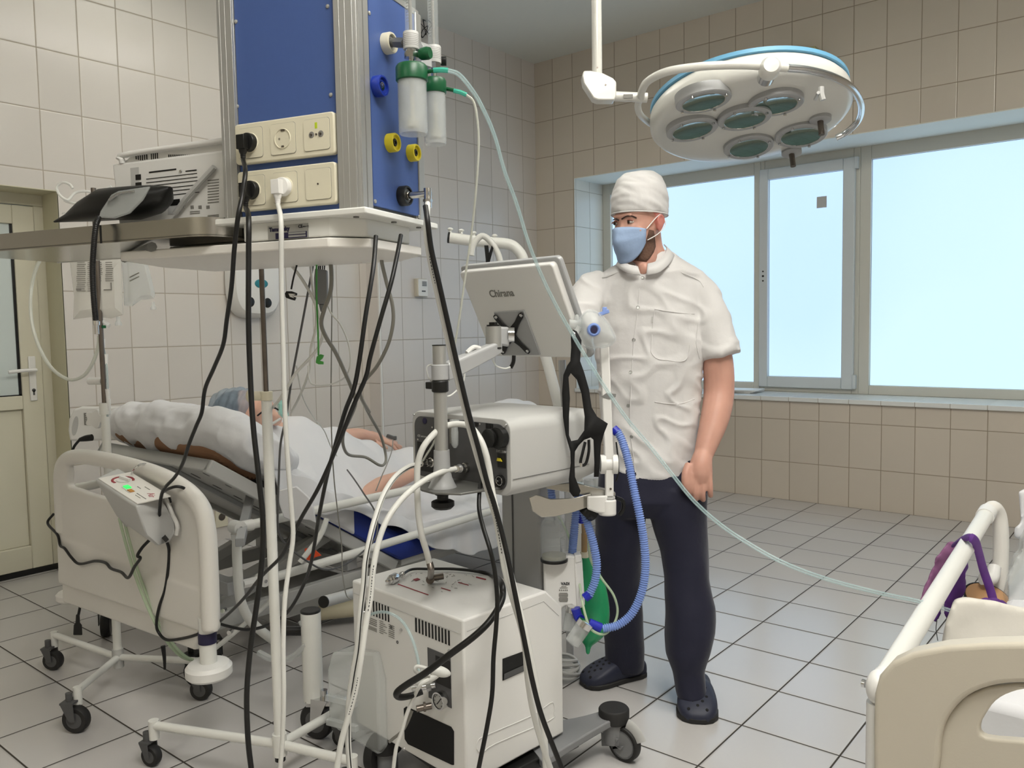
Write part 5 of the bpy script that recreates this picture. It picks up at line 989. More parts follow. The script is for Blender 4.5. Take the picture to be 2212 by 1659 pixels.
m.prism([sp(*q) for q in ((1085, 1423), (1134, 1405), (1134, 1448), (1085, 1470))], (0.001, 0, 0)); rec = obj('side_grip', m, 'black', bx_)
m = M(VF); m.prism([sp(q[0], q[1], 0.003) for q in ((1087, 1455), (1134, 1434), (1134, 1446), (1087, 1467))], (0.0008, 0, 0)); obj('grip_lip', m, 'dark_grey', rec)
# raised outline on the lower side
m = M(VF); m.tube([V(sp(*q)) for q in ((1040, 1628), (1030, 1618), (1032, 1600), (1050, 1588), (1150, 1545), (1188, 1518), (1196, 1522), (1196, 1540), (1186, 1556), (1070, 1606), (1040, 1628))], 0.0012, n=5, sm=3); obj('embossed_line', m, 'white_plastic', bx_)
# printed sheet on the lid
m = M(VF)
def tq(px, py): h = VF.hz(px, py, 0.001); return h
def tline(m, a, b, w=0.002): a, b = tq(*a), tq(*b); m.tube([a, b], w, n=4, sm=1)
tline(m, (860, 1262), (925, 1285), 0.0014); tline(m, (953, 1270), (973, 1276), 0.0014); tline(m, (990, 1258), (1012, 1264), 0.0014); tline(m, (1029, 1247), (1049, 1252), 0.0024); m.prism([tq(*q) for q in ((892, 1252), (902, 1249), (908, 1252), (898, 1255))], (0, 0, 0.001)); obj('lid_print', m, 'print_red', bx_)
m = M(VF); random.seed(9)
for k in range(46):
    x_, y_ = random.uniform(885, 1020), random.uniform(1238, 1280)
    if (x_-885)*0.35+1243 < y_-14: continue
    tline(m, (x_, y_), (x_+random.uniform(-6, 8), y_+random.uniform(-3, 3)), 0.0006)
obj('lid_drawings', m, 'print_grey', bx_)
# clear condensate bottle tray on the left flank
m = M(VF); zt_, zb2 = VF.hy(760, 1400).z, zb_l-0.01
m.loft([[(XW-0.03, -0.055, zt_), (XW+0.13, -0.02, zt_+0.03), (XW+0.13, 0.0, zt_+0.03), (XW-0.03, 0.05, zt_)], [(XW-0.035, -0.07, zt_-0.05), (XW+0.155, -0.03, zt_-0.04), (XW+0.155, 0.0, zt_-0.04), (XW-0.035, 0.05, zt_-0.05)], [(XW-0.035, -0.07, zb2+0.03), (XW+0.155, -0.03, zb2-0.005), (XW+0.155, 0.0, zb2), (XW-0.035, 0.05, zb2+0.03)], [(XW-0.015, -0.05, zb2), (XW+0.13, -0.02, zb2-0.03), (XW+0.13, 0.0, zb2-0.03), (XW-0.015, 0.04, zb2)]])
wb = obj('condensate_bottle', m, 'clear_frost', cb_, bevel=0.008, seg=3)
m = M(VF)
for dz in (-0.115, -0.185): m.loft([[(XW-0.03, -0.082, zt_+dz), (XW+0.08, -0.057, zt_+dz-0.014+0.02), (XW+0.08, -0.040, zt_+dz+0.006), (XW-0.03, -0.06, zt_+dz)], [(XW-0.03, -0.082, zt_+dz-0.02), (XW+0.08, -0.057, zt_+dz-0.014), (XW+0.08, -0.040, zt_+dz-0.014), (XW-0.03, -0.06, zt_+dz-0.02)]])
obj('bottle_ledge', m, 'clear_frost', wb, bevel=0.003)
m = M(); m.tube([P(*q) for q in [(788, 1345, 2.13), (800, 1328, 2.11), (830, 1322, 2.07), (860, 1334, 2.04), (880, 1358, 2.02), (894, 1390, 2.0), (903, 1425, 1.99), (905, 1450, 1.985)]], 0.004, sm=5); obj('clear_tube', m, 'clear_tube', cb_)
m = M(); m.tube([P(*q) for q in [(938, 1452, 1.95), (915, 1442, 1.93), (900, 1440, 1.93), (896, 1447, 1.93), (905, 1455, 1.94), (930, 1458, 1.94)]], 0.0045, sm=5); m.ell(P(948, 1450, 1.95), (0.03, 0.012, 0.013), rotH @ Matrix.Rotation(R_(15), 3, 'Y'), 16, 10); m.ell(P(925, 1467, 1.95), (0.034, 0.012, 0.010), rotH @ Matrix.Rotation(R_(-25), 3, 'Y') , 16, 10); obj('white_coil', m, 'hose_white', cb_)
t = thing('white_lead', 'white lead from the compressor fittings falling to the floor', 'cable', P(890, 1520, 1.9))
obj('lead', M().tube([P(*q) for q in [(926, 1468, 1.93), (908, 1480, 1.92), (892, 1510, 1.92), (878, 1545, 1.92), (868, 1580, 1.92), (856, 1615, 1.92), (848, 1680, 1.92), (845, 1740, 1.93)]], 0.0048, n=8), 'hose_white', t)
obj('lead', M().tube([P(*q) for q in [(890, 1535, 1.96), (880, 1560, 1.95), (868, 1580, 1.95), (850, 1595, 1.97), (842, 1602, 2.0)]], 0.004, n=8), 'grey_cable', t)
# trolley base, column, casters
m = M(VF); zt = zb_l-0.012
bl = [(-0.0, -0.02), (0.02, YD*0.4)]
m.prism([(XW+0.05, 0.06, zt-0.03), (0.0, 0.02, zt-0.03), (0.02, 0.10, zt-0.03), (0.03, YD+0.03, zt-0.03), (XW+0.05, YD+0.05, zt-0.03)], (0, 0, 0.03)); obj('base_plate', m, 'black', vt, bevel=0.004)
cc = V((3.104-0.02, -3.663+0.02, 0.0)); cl = VF.loc(cc)
def foot(x0, y0, x1, y1, name='foot'):
    a, b = V((x0, y0, zt-0.02)), V((x1, y1, zt+0.010)); d = (b-a); d.z = 0; d.normalize(); n_ = V((-d.y, d.x, 0))
    m = M(VF); rr = []
    for k in range(9): q = k/8; c = a.lerp(b, q*q*(3-2*q) if False else q); c.z = a.z+(b.z-a.z)*(q**2); w = 0.085*(1-q)**1.6+0.030; rr.append([c-n_*w, c+n_*w, c+n_*w+V((0, 0, 0.022)), c-n_*w+V((0, 0, 0.022))])
    m.loft(rr); obj(name, m, 'mid_grey', vt, bevel=0.004)
    m = M(VF); c = V((x1, y1, 0)); m.lathe([(0.040, zt+0.005), (0.044, zt+0.010), (0.044, zt+0.040), (0.040, zt+0.046), (0, zt+0.047)], (c.x, c.y, 0), n=32); obj('foot_cap', m, 'rubber', vt, bevel=0.002)
    return VF.w(x1, y1, zt)
def bigcaster(w, ang, lever=True):
    zt_ = w.z; a = R_(ang); d = V((cos(a), sin(a), 0)); n_ = V((-sin(a), cos(a), 0)); c = V((w.x, w.y, 0.05))+d*0.035; r = 0.05
    m = M(); m.lathe([(0.034, zt_+0.004-0.05), (0.034, zt_-0.01), (0.030, zt_-0.045)], (w.x, w.y, 0.0) , n=24) if False else m.cyl((w.x, w.y, zt_-0.055), (w.x, w.y, zt_+0.004), 0.030, 0.033, n=26); st = obj('caster_stem', m, 'mid_grey', vt)
    m = M(); m.lathe([(r*0.80, -0.013), (r*0.95, -0.013), (r, -0.008), (r, 0.008), (r*0.95, 0.013), (r*0.80, 0.013)], c, n_, n=36); wh = obj('wheel', m, 'rubber', vt)
    m = M(); m.lathe([(r*0.80, -0.0145), (r*0.70, -0.0145), (r*0.66, -0.012), (0, -0.012)], c, n_, n=30); m.lathe([(r*0.80, 0.0145), (r*0.70, 0.0145), (r*0.66, 0.012), (0, 0.012)], c, n_, n=30); obj('wheel_disc', m, 'mid_grey', wh)
    m = M(); m.lathe([(r*0.62, -0.0125), (0.0, -0.0125)], c, n_, n=24); m.lathe([(r*0.62, 0.0125), (0.0, 0.0125)], c, n_, n=24); obj('hub', m, 'dark_grey', wh)
    m = M()
    for s_ in (-1, 1):
        pts = [V((w.x, w.y, zt_-0.03))+n_*s_*0.019-d*0.030, V((w.x, w.y, zt_-0.07))+n_*s_*0.019-d*0.028, c+n_*s_*0.019-d*0.018+V((0, 0, -0.006)), c+n_*s_*0.019+d*0.002+V((0, 0, -0.012)), c+n_*s_*0.019+d*0.012+V((0, 0, 0.004)), V((w.x, w.y, zt_-0.062))+n_*s_*0.019+d*0.014, V((w.x, w.y, zt_-0.03))+n_*s_*0.019+d*0.03]
        m.prism(pts, n_*s_*0.005)
    obj('caster_fork', m, 'mid_grey', vt, bevel=0.002)
    m = M(); cs = [c+n_*0.0+d*(r*1.12*cos(R_(q)))+V((0, 0, r*1.12*sin(R_(q)))) for q in (80, 60, 40, 20)]; m.tube(cs, 0.022, n=10, sm=3, ry=0.007, up=n_); obj('brake_lever', m, 'light_grey', vt)
w1_ = foot(-0.06, YD*0.75, VF.loc(P(1326, 1530, 2.33)).x, VF.loc(P(1326, 1530, 2.33)).y)
bigcaster(w1_, -62+90-30)
cq = V((0.12, -0.08)) 
wl = VF.loc(onz(800, 1655, 0.05)); w2_ = VF.w(XW+0.10, 0.03, zt-0.04)
m = M(); m.cyl((w2_.x, w2_.y, w2_.z-0.09), (w2_.x, w2_.y, w2_.z), 0.032, n=24); obj('caster_stem', m, 'mid_grey', vt); m = M(); m.cyl((w2_.x, w2_.y, w2_.z), (w2_.x, w2_.y, w2_.z+0.035), 0.044, n=28); obj('foot_cap', m, 'rubber', vt)
m = M(); m.lathe([(0.03, -0.013), (0.048, -0.013), (0.05, -0.008), (0.05, 0.008), (0.048, 0.013), (0.03, 0.013)], (w2_.x-0.02, w2_.y-0.02, 0.05), (0.9, 0.3, 0), n=32); obj('wheel', m, 'rubber', vt)
caster(vt, VF.w(XW-0.02, YD+0.1, 0).x, VF.w(XW-0.02, YD+0.1, 0).y, 0.045, 0.026, 120, 'rubber', 'dark_grey')
m = M(); a = VF.w(0.03, 0.12, zt-0.02); b = V((P(1150, 1650, 1.9).x, P(1150, 1650, 1.9).y, 0.06)); m.tube([a, (a+b)/2+V((0, 0, 0.02)), b], 0.02, n=10, sm=3); obj('foot', m, 'rubber', vt)
# column
PY = 0.10       # local depth of the ventilator rear panel
q0, q1 = VF.hy(1085, 1200, YD+0.03), VF.hy(1178, 1200, YD+0.03)
zc1 = VF.hy(1100, 1062, YD+0.03).z
m = M(VF); m.bb(q0.x, q1.x-0.02, YD+0.03, YD+0.12, zt, zc1+0.03); obj('column', m, 'silver_grey', vt, bevel=0.006)
m = M(VF); m.bb(q0.x+0.045, q0.x+0.050, YD+0.028, YD+0.031, zt, zc1); obj('column_groove', m, 'dark_grey', vt)
# ventilator body
tl, br = VF.hy(890, 885, PY), VF.hy(1105, 1066, PY); bl_ = VF.hy(893, 1041, PY); tr_ = VF.hy(1103, 909, PY)
bx0, bx1, bz0, bz1 = tl.x, br.x, (br.z+bl_.z)/2, (tl.z+tr_.z)/2
yend = VF.hx(1302, 1035, bx1).y
vent = thing('ventilator_body', 'x', 'ventilator', VF.w(0, PY, bz0)); bpy.data.objects.remove(vent)
def rring(y, s=0.0, r=0.03): return [(x, y, z) for x, z in rrect(bx0+s, bx1-s, bz0+s, bz1-s, r, 7)]
m = M(VF); m.loft([rring(PY, 0.0), rring(PY+0.01, -0.001), rring(yend-0.08, -0.002, .035), rring(yend-0.01, 0.004, .04), rring(yend, 0.02, .03)]); hb_ = obj('housing', m, 'light_grey', vt, bevel=0.002)
m = M(VF); m.prism(rring(PY-0.001, 0.013, 0.028), (0, -0.002, 0)); pn = obj('rear_panel', m, 'dark_grey', vt)
m = M(VF); sy = VF.hx(1110, 1036, bx1+0.002); m.bb(bx1+0.0015, bx1+0.003, PY+0.004, yend-0.06, sy.z, sy.z+0.0008); obj('seam', m, 'dark_grey', hb_)
def pq(px, py): return VF.hy(px, py, PY-0.003)
def pslot(m, a, b, c, d, y=-0.0045): p0, p1 = pq(a, b), pq(c, d); p1.z = pq((a+c)/2, d).z; p0.z = pq((a+c)/2, b).z; m.bb(p0.x, p1.x, PY+y, PY-0.002, p1.z, p0.z)
m = M(VF)
for k in range(6): pslot(m, 1019+k*2.6, 911+k*0.35, 1020.3+k*2.6, 920+k*0.35)
obj('vent_slots', m, 'black', pn); m = M(VF)
for k in range(6): pslot(m, 1050+k*2.8, 914+k*0.4, 1051.5+k*2.8, 926+k*0.4)
obj('vent_slots', m, 'black', pn)
m = M(VF); pslot(m, 902, 956, 938, 1018); obj('sensor_bay', m, 'black', pn); m = M(VF); pslot(m, 1075, 980, 1093, 1010); obj('power_inlet', m, 'black', pn)
k_ = pq(1081, 946); m = M(VF); m.tube([V((k_.x-0.016, PY-0.004, k_.z)), V((k_.x-0.016, PY-0.03, k_.z))], 0.023, n=22, sm=1); m.tube([V((k_.x+0.005, PY-0.004, k_.z+0.002)), V((k_.x+0.005, PY-0.022, k_.z+0.002))], 0.026, n=22, sm=1); obj('knob', m, 'black', pn)
k_ = pq(1083, 1038); m = M(VF); m.lathe([(0.014, 0), (0.014, 0.008), (0.010, 0.008)], (k_.x, PY-0.003, k_.z), (0, -1, 0), n=24); ac = obj('round_socket', m, 'black', pn)
m = M(VF); m.torus((k_.x, PY-0.011, k_.z), (0, 1, 0), 0.0105, 0.0012, n=24, k=6); m.cyl((k_.x, PY-0.004, k_.z), (k_.x, PY-0.016, k_.z), 0.003); obj('socket_ring', m, 'chrome', ac)
k_ = pq(1081, 993); m = M(VF); m.prism([(k_.x-0.008, PY-0.006, k_.z-0.003), (k_.x+0.010, PY-0.006, k_.z-0.003), (k_.x+0.004, PY-0.006, k_.z+0.004), (k_.x-0.005, PY-0.006, k_.z+0.005)], (0, -0.003, 0)); obj('yellow_tab', m, 'yellow_ring', pn)
k_ = pq(918, 909); m = M(VF); m.cyl((k_.x, PY-0.0045, k_.z), (k_.x, PY-0.002, k_.z), 0.0085, n=22); obj('round_mark', m, 'print_navy', pn)
for a in ((893.5, 896), (1092, 918), (1037, 916), (934, 923), (903, 949), (921, 951), (922, 1010)): q = pq(*a); obj('screw', M(VF).lathe([(0.003, 0), (0.0025, 0.003), (0, 0.003)], (q.x, PY-0.001, q.z), (0, -1, 0), n=10), 'chrome', pn)
text('O2 sensor', 0.009, VF.w(pq(903, 943).x, PY-0.0045, pq(903, 943).z), VF.R @ V((1, 0, 0)), V((0, 0, 1)), 'light_grey', pn); text('EXT. 230V', 0.008, VF.w(pq(1073, 976).x, PY-0.0045, pq(1073, 976).z), VF.R @ V((1, 0, 0)), V((0, 0, 1)), 'light_grey', pn)
m = M(VF); a = pq(984, 935); m.bb(a.x-0.016, a.x+0.004, PY-0.010, PY-0.002, a.z-0.028, a.z+0.032); obj('sensor_label', m, 'print_grey', pn)
m = M(VF); m.lathe([(0.004, -0.04), (0.009, -0.032), (0.010, 0.0), (0.008, 0.02), (0.013, 0.028), (0.013, 0.032)], (a.x+0.014, PY-0.018, a.z+0.004), n=16); obj('sensor', m, 'clear_frost', pn)
for a_, r_ in (((936, 998), 0.013), ((1008, 1010), 0.013)):
    q = pq(*a_); m = M(VF); m.lathe([(r_, 0), (r_, 0.010), (r_*0.8, 0.012), (r_*0.7, 0.022), (0, 0.022)], (q.x, PY-0.002, q.z), (0, -1, 0), n=24); obj('gas_inlet', m, 'steel', pn)
# support plate in front and the screen mast
mc = VF.loc(P(956, 1060, 2.0)); mx_, my_ = mc.x, mc.y
zpl = P(956, 1052, 2.0).z-VF.o.z
m = M(VF); m.prism([(x, y, zpl-0.006) for x, y in ((mx_-0.085, my_+0.04), (mx_-0.075, my_-0.02), (mx_-0.02, my_-0.05), (mx_+0.03, my_-0.055), (mx_+0.09, my_-0.02), (bx1-0.03, PY+0.02), (bx1-0.05, PY+0.3), (mx_-0.05, PY+0.3))], (0, 0, 0.006)); obj('support_plate', m, 'aluminium_dark', vt, bevel=0.002)
zz = lambda py: P(956, py, 2.0).z-VF.o.z
m = M(VF); m.lathe([(0.036, zz(1058)), (0.036, zz(1053)), (0.031, zz(1045)), (0.024, zz(1030)), (0.0205, zz(1010)), (0.0195, zz(971))], (mx_, my_, 0), n=36); obj('mast_foot', m, 'silver_grey', vt)
m = M(VF); m.lathe([(0.0165, zz(975)), (0.0165, zz(746))], (mx_, my_, 0), n=32); mast = obj('mast', m, 'aluminium', vt)
m = M(VF); m.lathe([(0.0172, zz(746)), (0.0172, zz(744)), (0.0, zz(744))], (mx_, my_, 0), n=28); obj('mast_cap', m, 'black', mast)
m = M(VF); m.lathe([(0.0178, zz(820)), (0.0205, zz(818)), (0.0205, zz(788)), (0.0178, zz(786))], (mx_, my_, 0), n=32); obj('arm_collar', m, 'silver_grey', mast)
m = M(VF); m.lathe([(0.0178, zz(846)), (0.0208, zz(844)), (0.0208, zz(822)), (0.0178, zz(820))], (mx_, my_, 0), n=32); m.box((mx_-0.028, my_-0.004, zz(832)), (0.024, 0.02, 0.017)); obj('clamp', m, 'black', mast, bevel=0.002)
m = M(VF); m.lathe([(0.0, zz(1058)-0.004), (0.02, zz(1058)-0.004), (0.02, zz(1068)), (0.014, zz(1070)), (0.014, zz(1080)), (0.02, zz(1080)), (0.0285, zz(1083)), (0.0285, zz(1094)), (0.022, zz(1099)), (0, zz(1100))], (mx_, my_, 0), n=10); obj('clamp_knob', m, 'black', vt)
# swivel arm
ma, mb_ = P(962, 803, 2.0), P(1070, 752, 2.10); d_ = (mb_-ma).normalized(); z_ = V((0, 0, 1)); s_ = d_.cross(z_).normalized()
m = M(); m.loft([[c+s_*w*i+z_*h*j for i, j in ((-1, -1), (1, -1), (1, .7), (.7, 1), (-.7, 1), (-1, .7))] for c, w, h in ((ma, 0.016, 0.022), (ma.lerp(mb_, 0.3), 0.018, 0.022), (ma.lerp(mb_, 0.9), 0.018, 0.018), (mb_+d_*0.015, 0.012, 0.016))]); arm = obj('swivel_arm', m, 'silver_grey', vt, bevel=0.004, seg=3)
m = M(); q1_, q2_ = ma.lerp(mb_, 0.42), ma.lerp(mb_, 0.68); m.tube([q1_+z_*0.022, (q1_+q2_)/2+z_*0.028, q2_+z_*0.018], 0.006, sm=4); obj('cable_clip', m, 'white_plastic', arm)
jc = P(1066, 725, 2.10); m = M(); m.cyl(jc-z_*0.030, jc+z_*0.024, 0.0205, n=30); jt = obj('swivel_joint', m, 'aluminium', vt)
m = M(); m.cyl(jc-z_*0.034, jc-z_*0.030, 0.0212, n=30); m.cyl(jc+z_*0.024, jc+z_*0.028, 0.0175, n=26); m.box(jc+z_*0.031, (0.018, 0.012, 0.007)); obj('joint_caps', m, 'black', jt)
hcn = P(1100, 728, 2.13); m = M(); m.loft([[c+CU*h*j+s2 for s2, j in ((-CF*0.010, -1), (CF*0.010, -1), (CF*0.010, 1), (-CF*0.010, 1))] for c, h in ((jc+CR*0.006, 0.024), (hcn, 0.026))]); obj('tilt_bracket', m, 'silver_grey', jt, bevel=0.006, seg=3)
m = M(); m.cyl(P(1103, 723, 2.13)-CR*0.006, P(1103, 723, 2.13)+CR*0.010, 0.019, n=28); obj('tilt_washer', m, 'chrome', jt)
m = M(); m.tube([P(*q) for q in [(938, 830, 2.0), (926, 815, 2.0), (922, 795, 2.0), (930, 788, 2.0), (940, 790, 1.99)]], 0.0022, sm=5); obj('thin_lead', m, 'hose_white', vt); m = M(); m.tube([P(*q) for q in [(1004, 800, 2.02), (1002, 820, 2.02), (990, 840, 2.02), (968, 856, 2.0), (945, 848, 1.98), (938, 838, 1.98)]], 0.0022, sm=5); obj('thin_lead', m, 'hose_white', vt); m = M(); m.tube([P(*q) for q in [(1062, 772, 2.1), (1072, 790, 2.12), (1090, 796, 2.14), (1102, 793, 2.15)]], 0.0022, sm=5); obj('thin_lead', m, 'hose_white', vt)
# screen
TL_ = P(1192, 570, 2.11); tilt = 27
SM = VF.R @ Matrix.Rotation(R_(0), 3, 'Z') @ Matrix.Rotation(R_(-tilt), 3, 'X')
SF = Fr(TL_, M3=SM)
if (SF.R @ V((0, 0, 1))).dot(V((0, -1, 0))) < 0: SM = VF.R @ Matrix.Rotation(R_(tilt), 3, 'X'); SF = Fr(TL_, M3=SM)
c4 = [SF.hy(995, 593), SF.hy(1190, 570), SF.hy(1233, 770), SF.hy(1062, 772)]
x0 = (c4[0].x+c4[3].x)/2; x1 = 0.0; z1 = 0.0; z0 = (c4[2].z+c4[3].z)/2
m = M(SF); plate(m, x0, x1, z0, z1, 0.0, 0.022, 0.012, 6); sc_ = obj('screen_back', m, 'white_plastic', vt, bevel=0.004, seg=3)
m = M(SF); plate(m, x0-0.012, x1+0.012, z0-0.01, z1+0.010, 0.020, 0.036, 0.014, 6); obj('screen_bezel', m, 'silver_grey', sc_, bevel=0.003)
m = M(SF); plate(m, x0-0.008, x1+0.008, z0-0.006, z1+0.006, 0.0362, 0.037, 0.01, 5); obj('display', m, 'black', sc_)
vx, vz = SF.R @ V((1, 0, 0)), SF.R @ V((0, 0, 1))
q = SF.hy(1059, 642, -0.0005); text('Chirana', 0.031, SF.w(q.x, -0.0006, q.z), vx, vz, 'print_grey', sc_, bold=0.0007, shear=0.1)
m = M(SF); pl_ = [(1068, 673), (1133, 669), (1169, 766), (1087, 767)]; m.prism([(SF.hy(*q).x, 0.0, SF.hy(*q).z) for q in pl_], (0, -0.004, 0)); vp = obj('mount_plate', m, 'silver_grey', sc_, bevel=0.002)
cx = SF.hy(1104, 723, -0.006); m = M(SF)
for a_ in ((1072, 685), (1126, 681), (1140, 758), (1087, 759)):
    q = SF.hy(a_[0], a_[1], -0.006); d = V((q.x-cx.x, 0, q.z-cx.z)); n_ = V((-d.z, 0, d.x)).normalized(); c0 = V((cx.x, -0.006, cx.z)); m.prism([c0-n_*0.016, c0+n_*0.016, c0+d*0.6+n_*0.0075, c0+d*1.0+n_*0.0085, c0+d*1.12+n_*0.004, c0+d*1.12-n_*0.004, c0+d*1.0-n_*0.0085, c0+d*0.6-n_*0.0075], (0, -0.004, 0))
xb = obj('cross_mount', m, 'black', sc_, bevel=0.001)
for a_ in ((1072, 685), (1126, 681), (1140, 758), (1087, 759)): q = SF.hy(a_[0], a_[1], -0.010); obj('screw', M(SF).lathe([(0.0048, 0), (0.0048, 0.003), (0.003, 0.004), (0, 0.004)], (q.x, -0.010, q.z), (0, -1, 0), n=14), 'chrome', xb)
m = M(SF); m.cyl((cx.x, -0.03, cx.z), (cx.x, -0.006, cx.z), 0.017, n=24); obj('mount_hub', m, 'black', xb)
m = M(); m.tube([P(1110, 768, 2.2), P(1109, 782, 2.2), P(1103, 795, 2.2)], 0.0055, sm=4); obj('screen_lead', m, 'black', vt)
# ---- hoses on the ventilator
t = thing('pressure_hose', 'white printed pressure hose from the right ventilator inlet down past the compressor left side', 'hose', P(1000, 1010, 2.0))
q = VF.w(pq(1008, 1010).x, PY-0.024, pq(1008, 1010).z)
m = M(); m.cyl(q, P(984, 1013, 2.01), 0.0085, n=18); m.cyl(P(996, 1012, 2.03), P(992, 1012, 2.02), 0.011, n=18); obj('coupling', m, 'chrome', t)
hpA = [(984, 1013, 2.01), (960, 1018, 1.98), (930, 1030, 1.94), (895, 1053, 1.9), (862, 1085, 1.86), (835, 1125, 1.83), (818, 1170, 1.81), (806, 1230, 1.79), (800, 1290, 1.78), (790, 1350, 1.77), (780, 1420, 1.76), (768, 1490, 1.76), (752, 1550, 1.76), (738, 1600, 1.76), (728, 1660, 1.76), (722, 1740, 1.76)]; m = M(); m.tube([P(*k) for k in hpA], 0.0068, n=12); obj('hose', m, 'hose_white', t); tHA = t
t = thing('pressure_hose', 'white pressure hose with black stripe from the left ventilator inlet down to the floor', 'hose', P(905, 1000, 2.0))
q = VF.w(pq(936, 998).x, PY-0.024, pq(936, 998).z)
m = M(); m.cyl(q, P(908, 1002, 2.04), 0.008, n=18); obj('coupling', m, 'chrome', t)
hp = [(908, 1002, 2.04), (880, 1010, 2.0), (852, 1032, 1.95), (828, 1070, 1.9), (812, 1115, 1.86), (800, 1160, 1.83), (790, 1210, 1.81), (786, 1260, 1.8), (778, 1330, 1.79), (772, 1400, 1.79), (762, 1460, 1.79), (754, 1520, 1.79), (752, 1600, 1.79), (758, 1680, 1.79), (762, 1740, 1.79)]
m = M(); m.tube([P(*k) for k in hp], 0.0068, n=12); obj('hose', m, 'hose_white', t)
m = M(); m.tube([P(x+2.6, y+1.5, d-0.0055) for x, y, d in hp], 0.0014, n=6); obj('stripe', m, 'black', t)
t = thing('pressure_hose', 'white hose arching around the mast with an elbow coupling lying on the compressor lid', 'hose', P(1030, 930, 1.98))
ep = VF.w(*VF.hz(930, 1252, 0.012))
m = M(); m.tube([P(*k) for k in [(928, 1218, 2.02), (921, 1190, 2.0), (912, 1160, 1.98), (905, 1120, 1.97), (902, 1080, 1.96), (901, 1040, 1.96), (903, 1000, 1.96), (915, 965, 1.96), (940, 935, 1.98), (965, 920, 2.0), (990, 916, 2.0), (1015, 922, 1.98), (1035, 945, 1.96), (1048, 975, 1.95), (1056, 1010, 1.95), (1063, 1060, 1.95), (1075, 1120, 1.93), (1088, 1180, 1.9), (1100, 1230, 1.88), (1115, 1290, 1.86), (1135, 1370, 1.85), (1150, 1440, 1.85), (1165, 1520, 1.85), (1176, 1600, 1.86), (1182, 1700, 1.87)]], 0.0078, n=12); obj('hose', m, 'hose_white', t)
m = M(); m.tube([P(928, 1216, 2.02), P(931, 1230, 2.03), ep+V((0, 0, 0.006))], 0.0085, sm=3, n=16); m.cyl(ep+V((0, 0, 0.004)), ep+V((0.02, 0.03, 0.006)), 0.009, n=16); m.cyl(ep-CF*0.012+V((0, 0, 0.002)), ep+CF*0.012+V((0, 0, 0.002)), 0.0115, n=20); obj('elbow', m, 'old_steel', t)
t = thing('pressure_hose', 'white hose with black stripe from the elbow coupling hanging past the ventilator mast', 'hose', HOSE0)
hp = [(917, 452, 1.72), (921, 500, 1.72), (929, 560, 1.73), (944, 630, 1.74), (962, 710, 1.76), (980, 790, 1.78), (998, 860, 1.8), (1015, 930, 1.81), (1032, 990, 1.82), (1050, 1050, 1.83), (1068, 1110, 1.83), (1078, 1160, 1.83), (1090, 1230, 1.82), (1106, 1290, 1.81), (1124, 1350, 1.8), (1134, 1400, 1.8), (1140, 1470, 1.79), (1152, 1540, 1.79), (1172, 1610, 1.79), (1196, 1680, 1.79)]
m = M(); m.tube([HOSE0+V((0, 0, 0.012))]+[P(*k) for k in hp[1:]], 0.0064, n=12); obj('hose', m, 'hose_white', t); tHB, hpB = t, hp[:]
t = thing('power_cord', 'black hose running beside the white one from the column coupling to the floor', 'hose', P(925, 480, 1.7))
hp2 = [(919, 445, 1.715), (924, 480, 1.70), (932, 540, 1.71), (948, 610, 1.72), (966, 690, 1.74), (984, 770, 1.76), (1000, 840, 1.78), (1016, 905, 1.79), (1034, 970, 1.8), (1052, 1040, 1.81), (1068, 1090, 1.81), (1084, 1150, 1.81), (1098, 1210, 1.8), (1110, 1270, 1.79), (1124, 1340, 1.78), (1136, 1400, 1.77), (1150, 1470, 1.76), (1168, 1540, 1.76), (1194, 1610, 1.76), (1222, 1680, 1.76)]
m = M(); m.tube([P(*k) for k in hp2], 0.0058, n=10); obj('hose', m, 'black', t)
t = thing('power_cord', 'black cord dropping from the ventilator rear panel in front of the compressor', 'cord', P(1040, 1040, 1.95))
m = M(); m.tube([P(*k) for k in [(1040, 1038, 2.0), (1036, 1060, 1.97), (1035, 1100, 1.94), (1044, 1140, 1.9), (1058, 1185, 1.87), (1068, 1230, 1.86), (1074, 1290, 1.85), (1072, 1350, 1.84), (1066, 1420, 1.83), (1063, 1500, 1.82), (1052, 1570, 1.81), (1038, 1640, 1.8), (1024, 1710, 1.8)]], 0.0052, n=10); obj('cord', m, 'black', t)
t = thing('coupling_hose', 'thick black hose with bright metal coupling looped over the compressor lid', 'hose', P(960, 1240, 2.0))
cpq = VF.w(*VF.hz(846, 1252, 0.014)); cpe = VF.w(*VF.hz(872, 1240, 0.014)); dv = (cpe-cpq).normalized()
m = M(); m.lathe([(0.003, -0.024), (0.006, -0.022), (0.006, -0.012), (0.010, -0.010), (0.010, -0.004), (0.0135, -0.002), (0.0135, 0.020), (0.011, 0.024), (0.006, 0.028), (0.006, 0.044), (0.009, 0.046), (0.009, 0.052)], cpq, dv, n=26); obj('coupling', m, 'chrome', t)
lid = lambda px, py, h=0.009: VF.w(*VF.hz(px, py, h))
m = M(); m.tube([cpq+dv*0.045, lid(890, 1230), lid(930, 1229), lid(980, 1229), lid(1030, 1234), lid(1065, 1243), P(1082, 1258, 1.99), P(1086, 1285, 1.94), P(1078, 1310, 1.91), P(1055, 1345, 1.88), P(1020, 1378, 1.87), P(970, 1415, 1.87), P(920, 1453, 1.88), P(880, 1478, 1.88), P(860, 1493, 1.88), P(857, 1502, 1.89), P(868, 1506, 1.90), P(890, 1502, 1.92), P(912, 1494, 1.93)], 0.0072, n=12, sm=6, radii=[0.0035, 0.0038, 0.004, 0.0042, 0.005, 0.006, 0.0075, 0.008, 0.008, 0.008, 0.008, 0.008, 0.008, 0.008, 0.008, 0.008, 0.008, 0.0075, 0.007]); obj('hose', m, 'black', t)
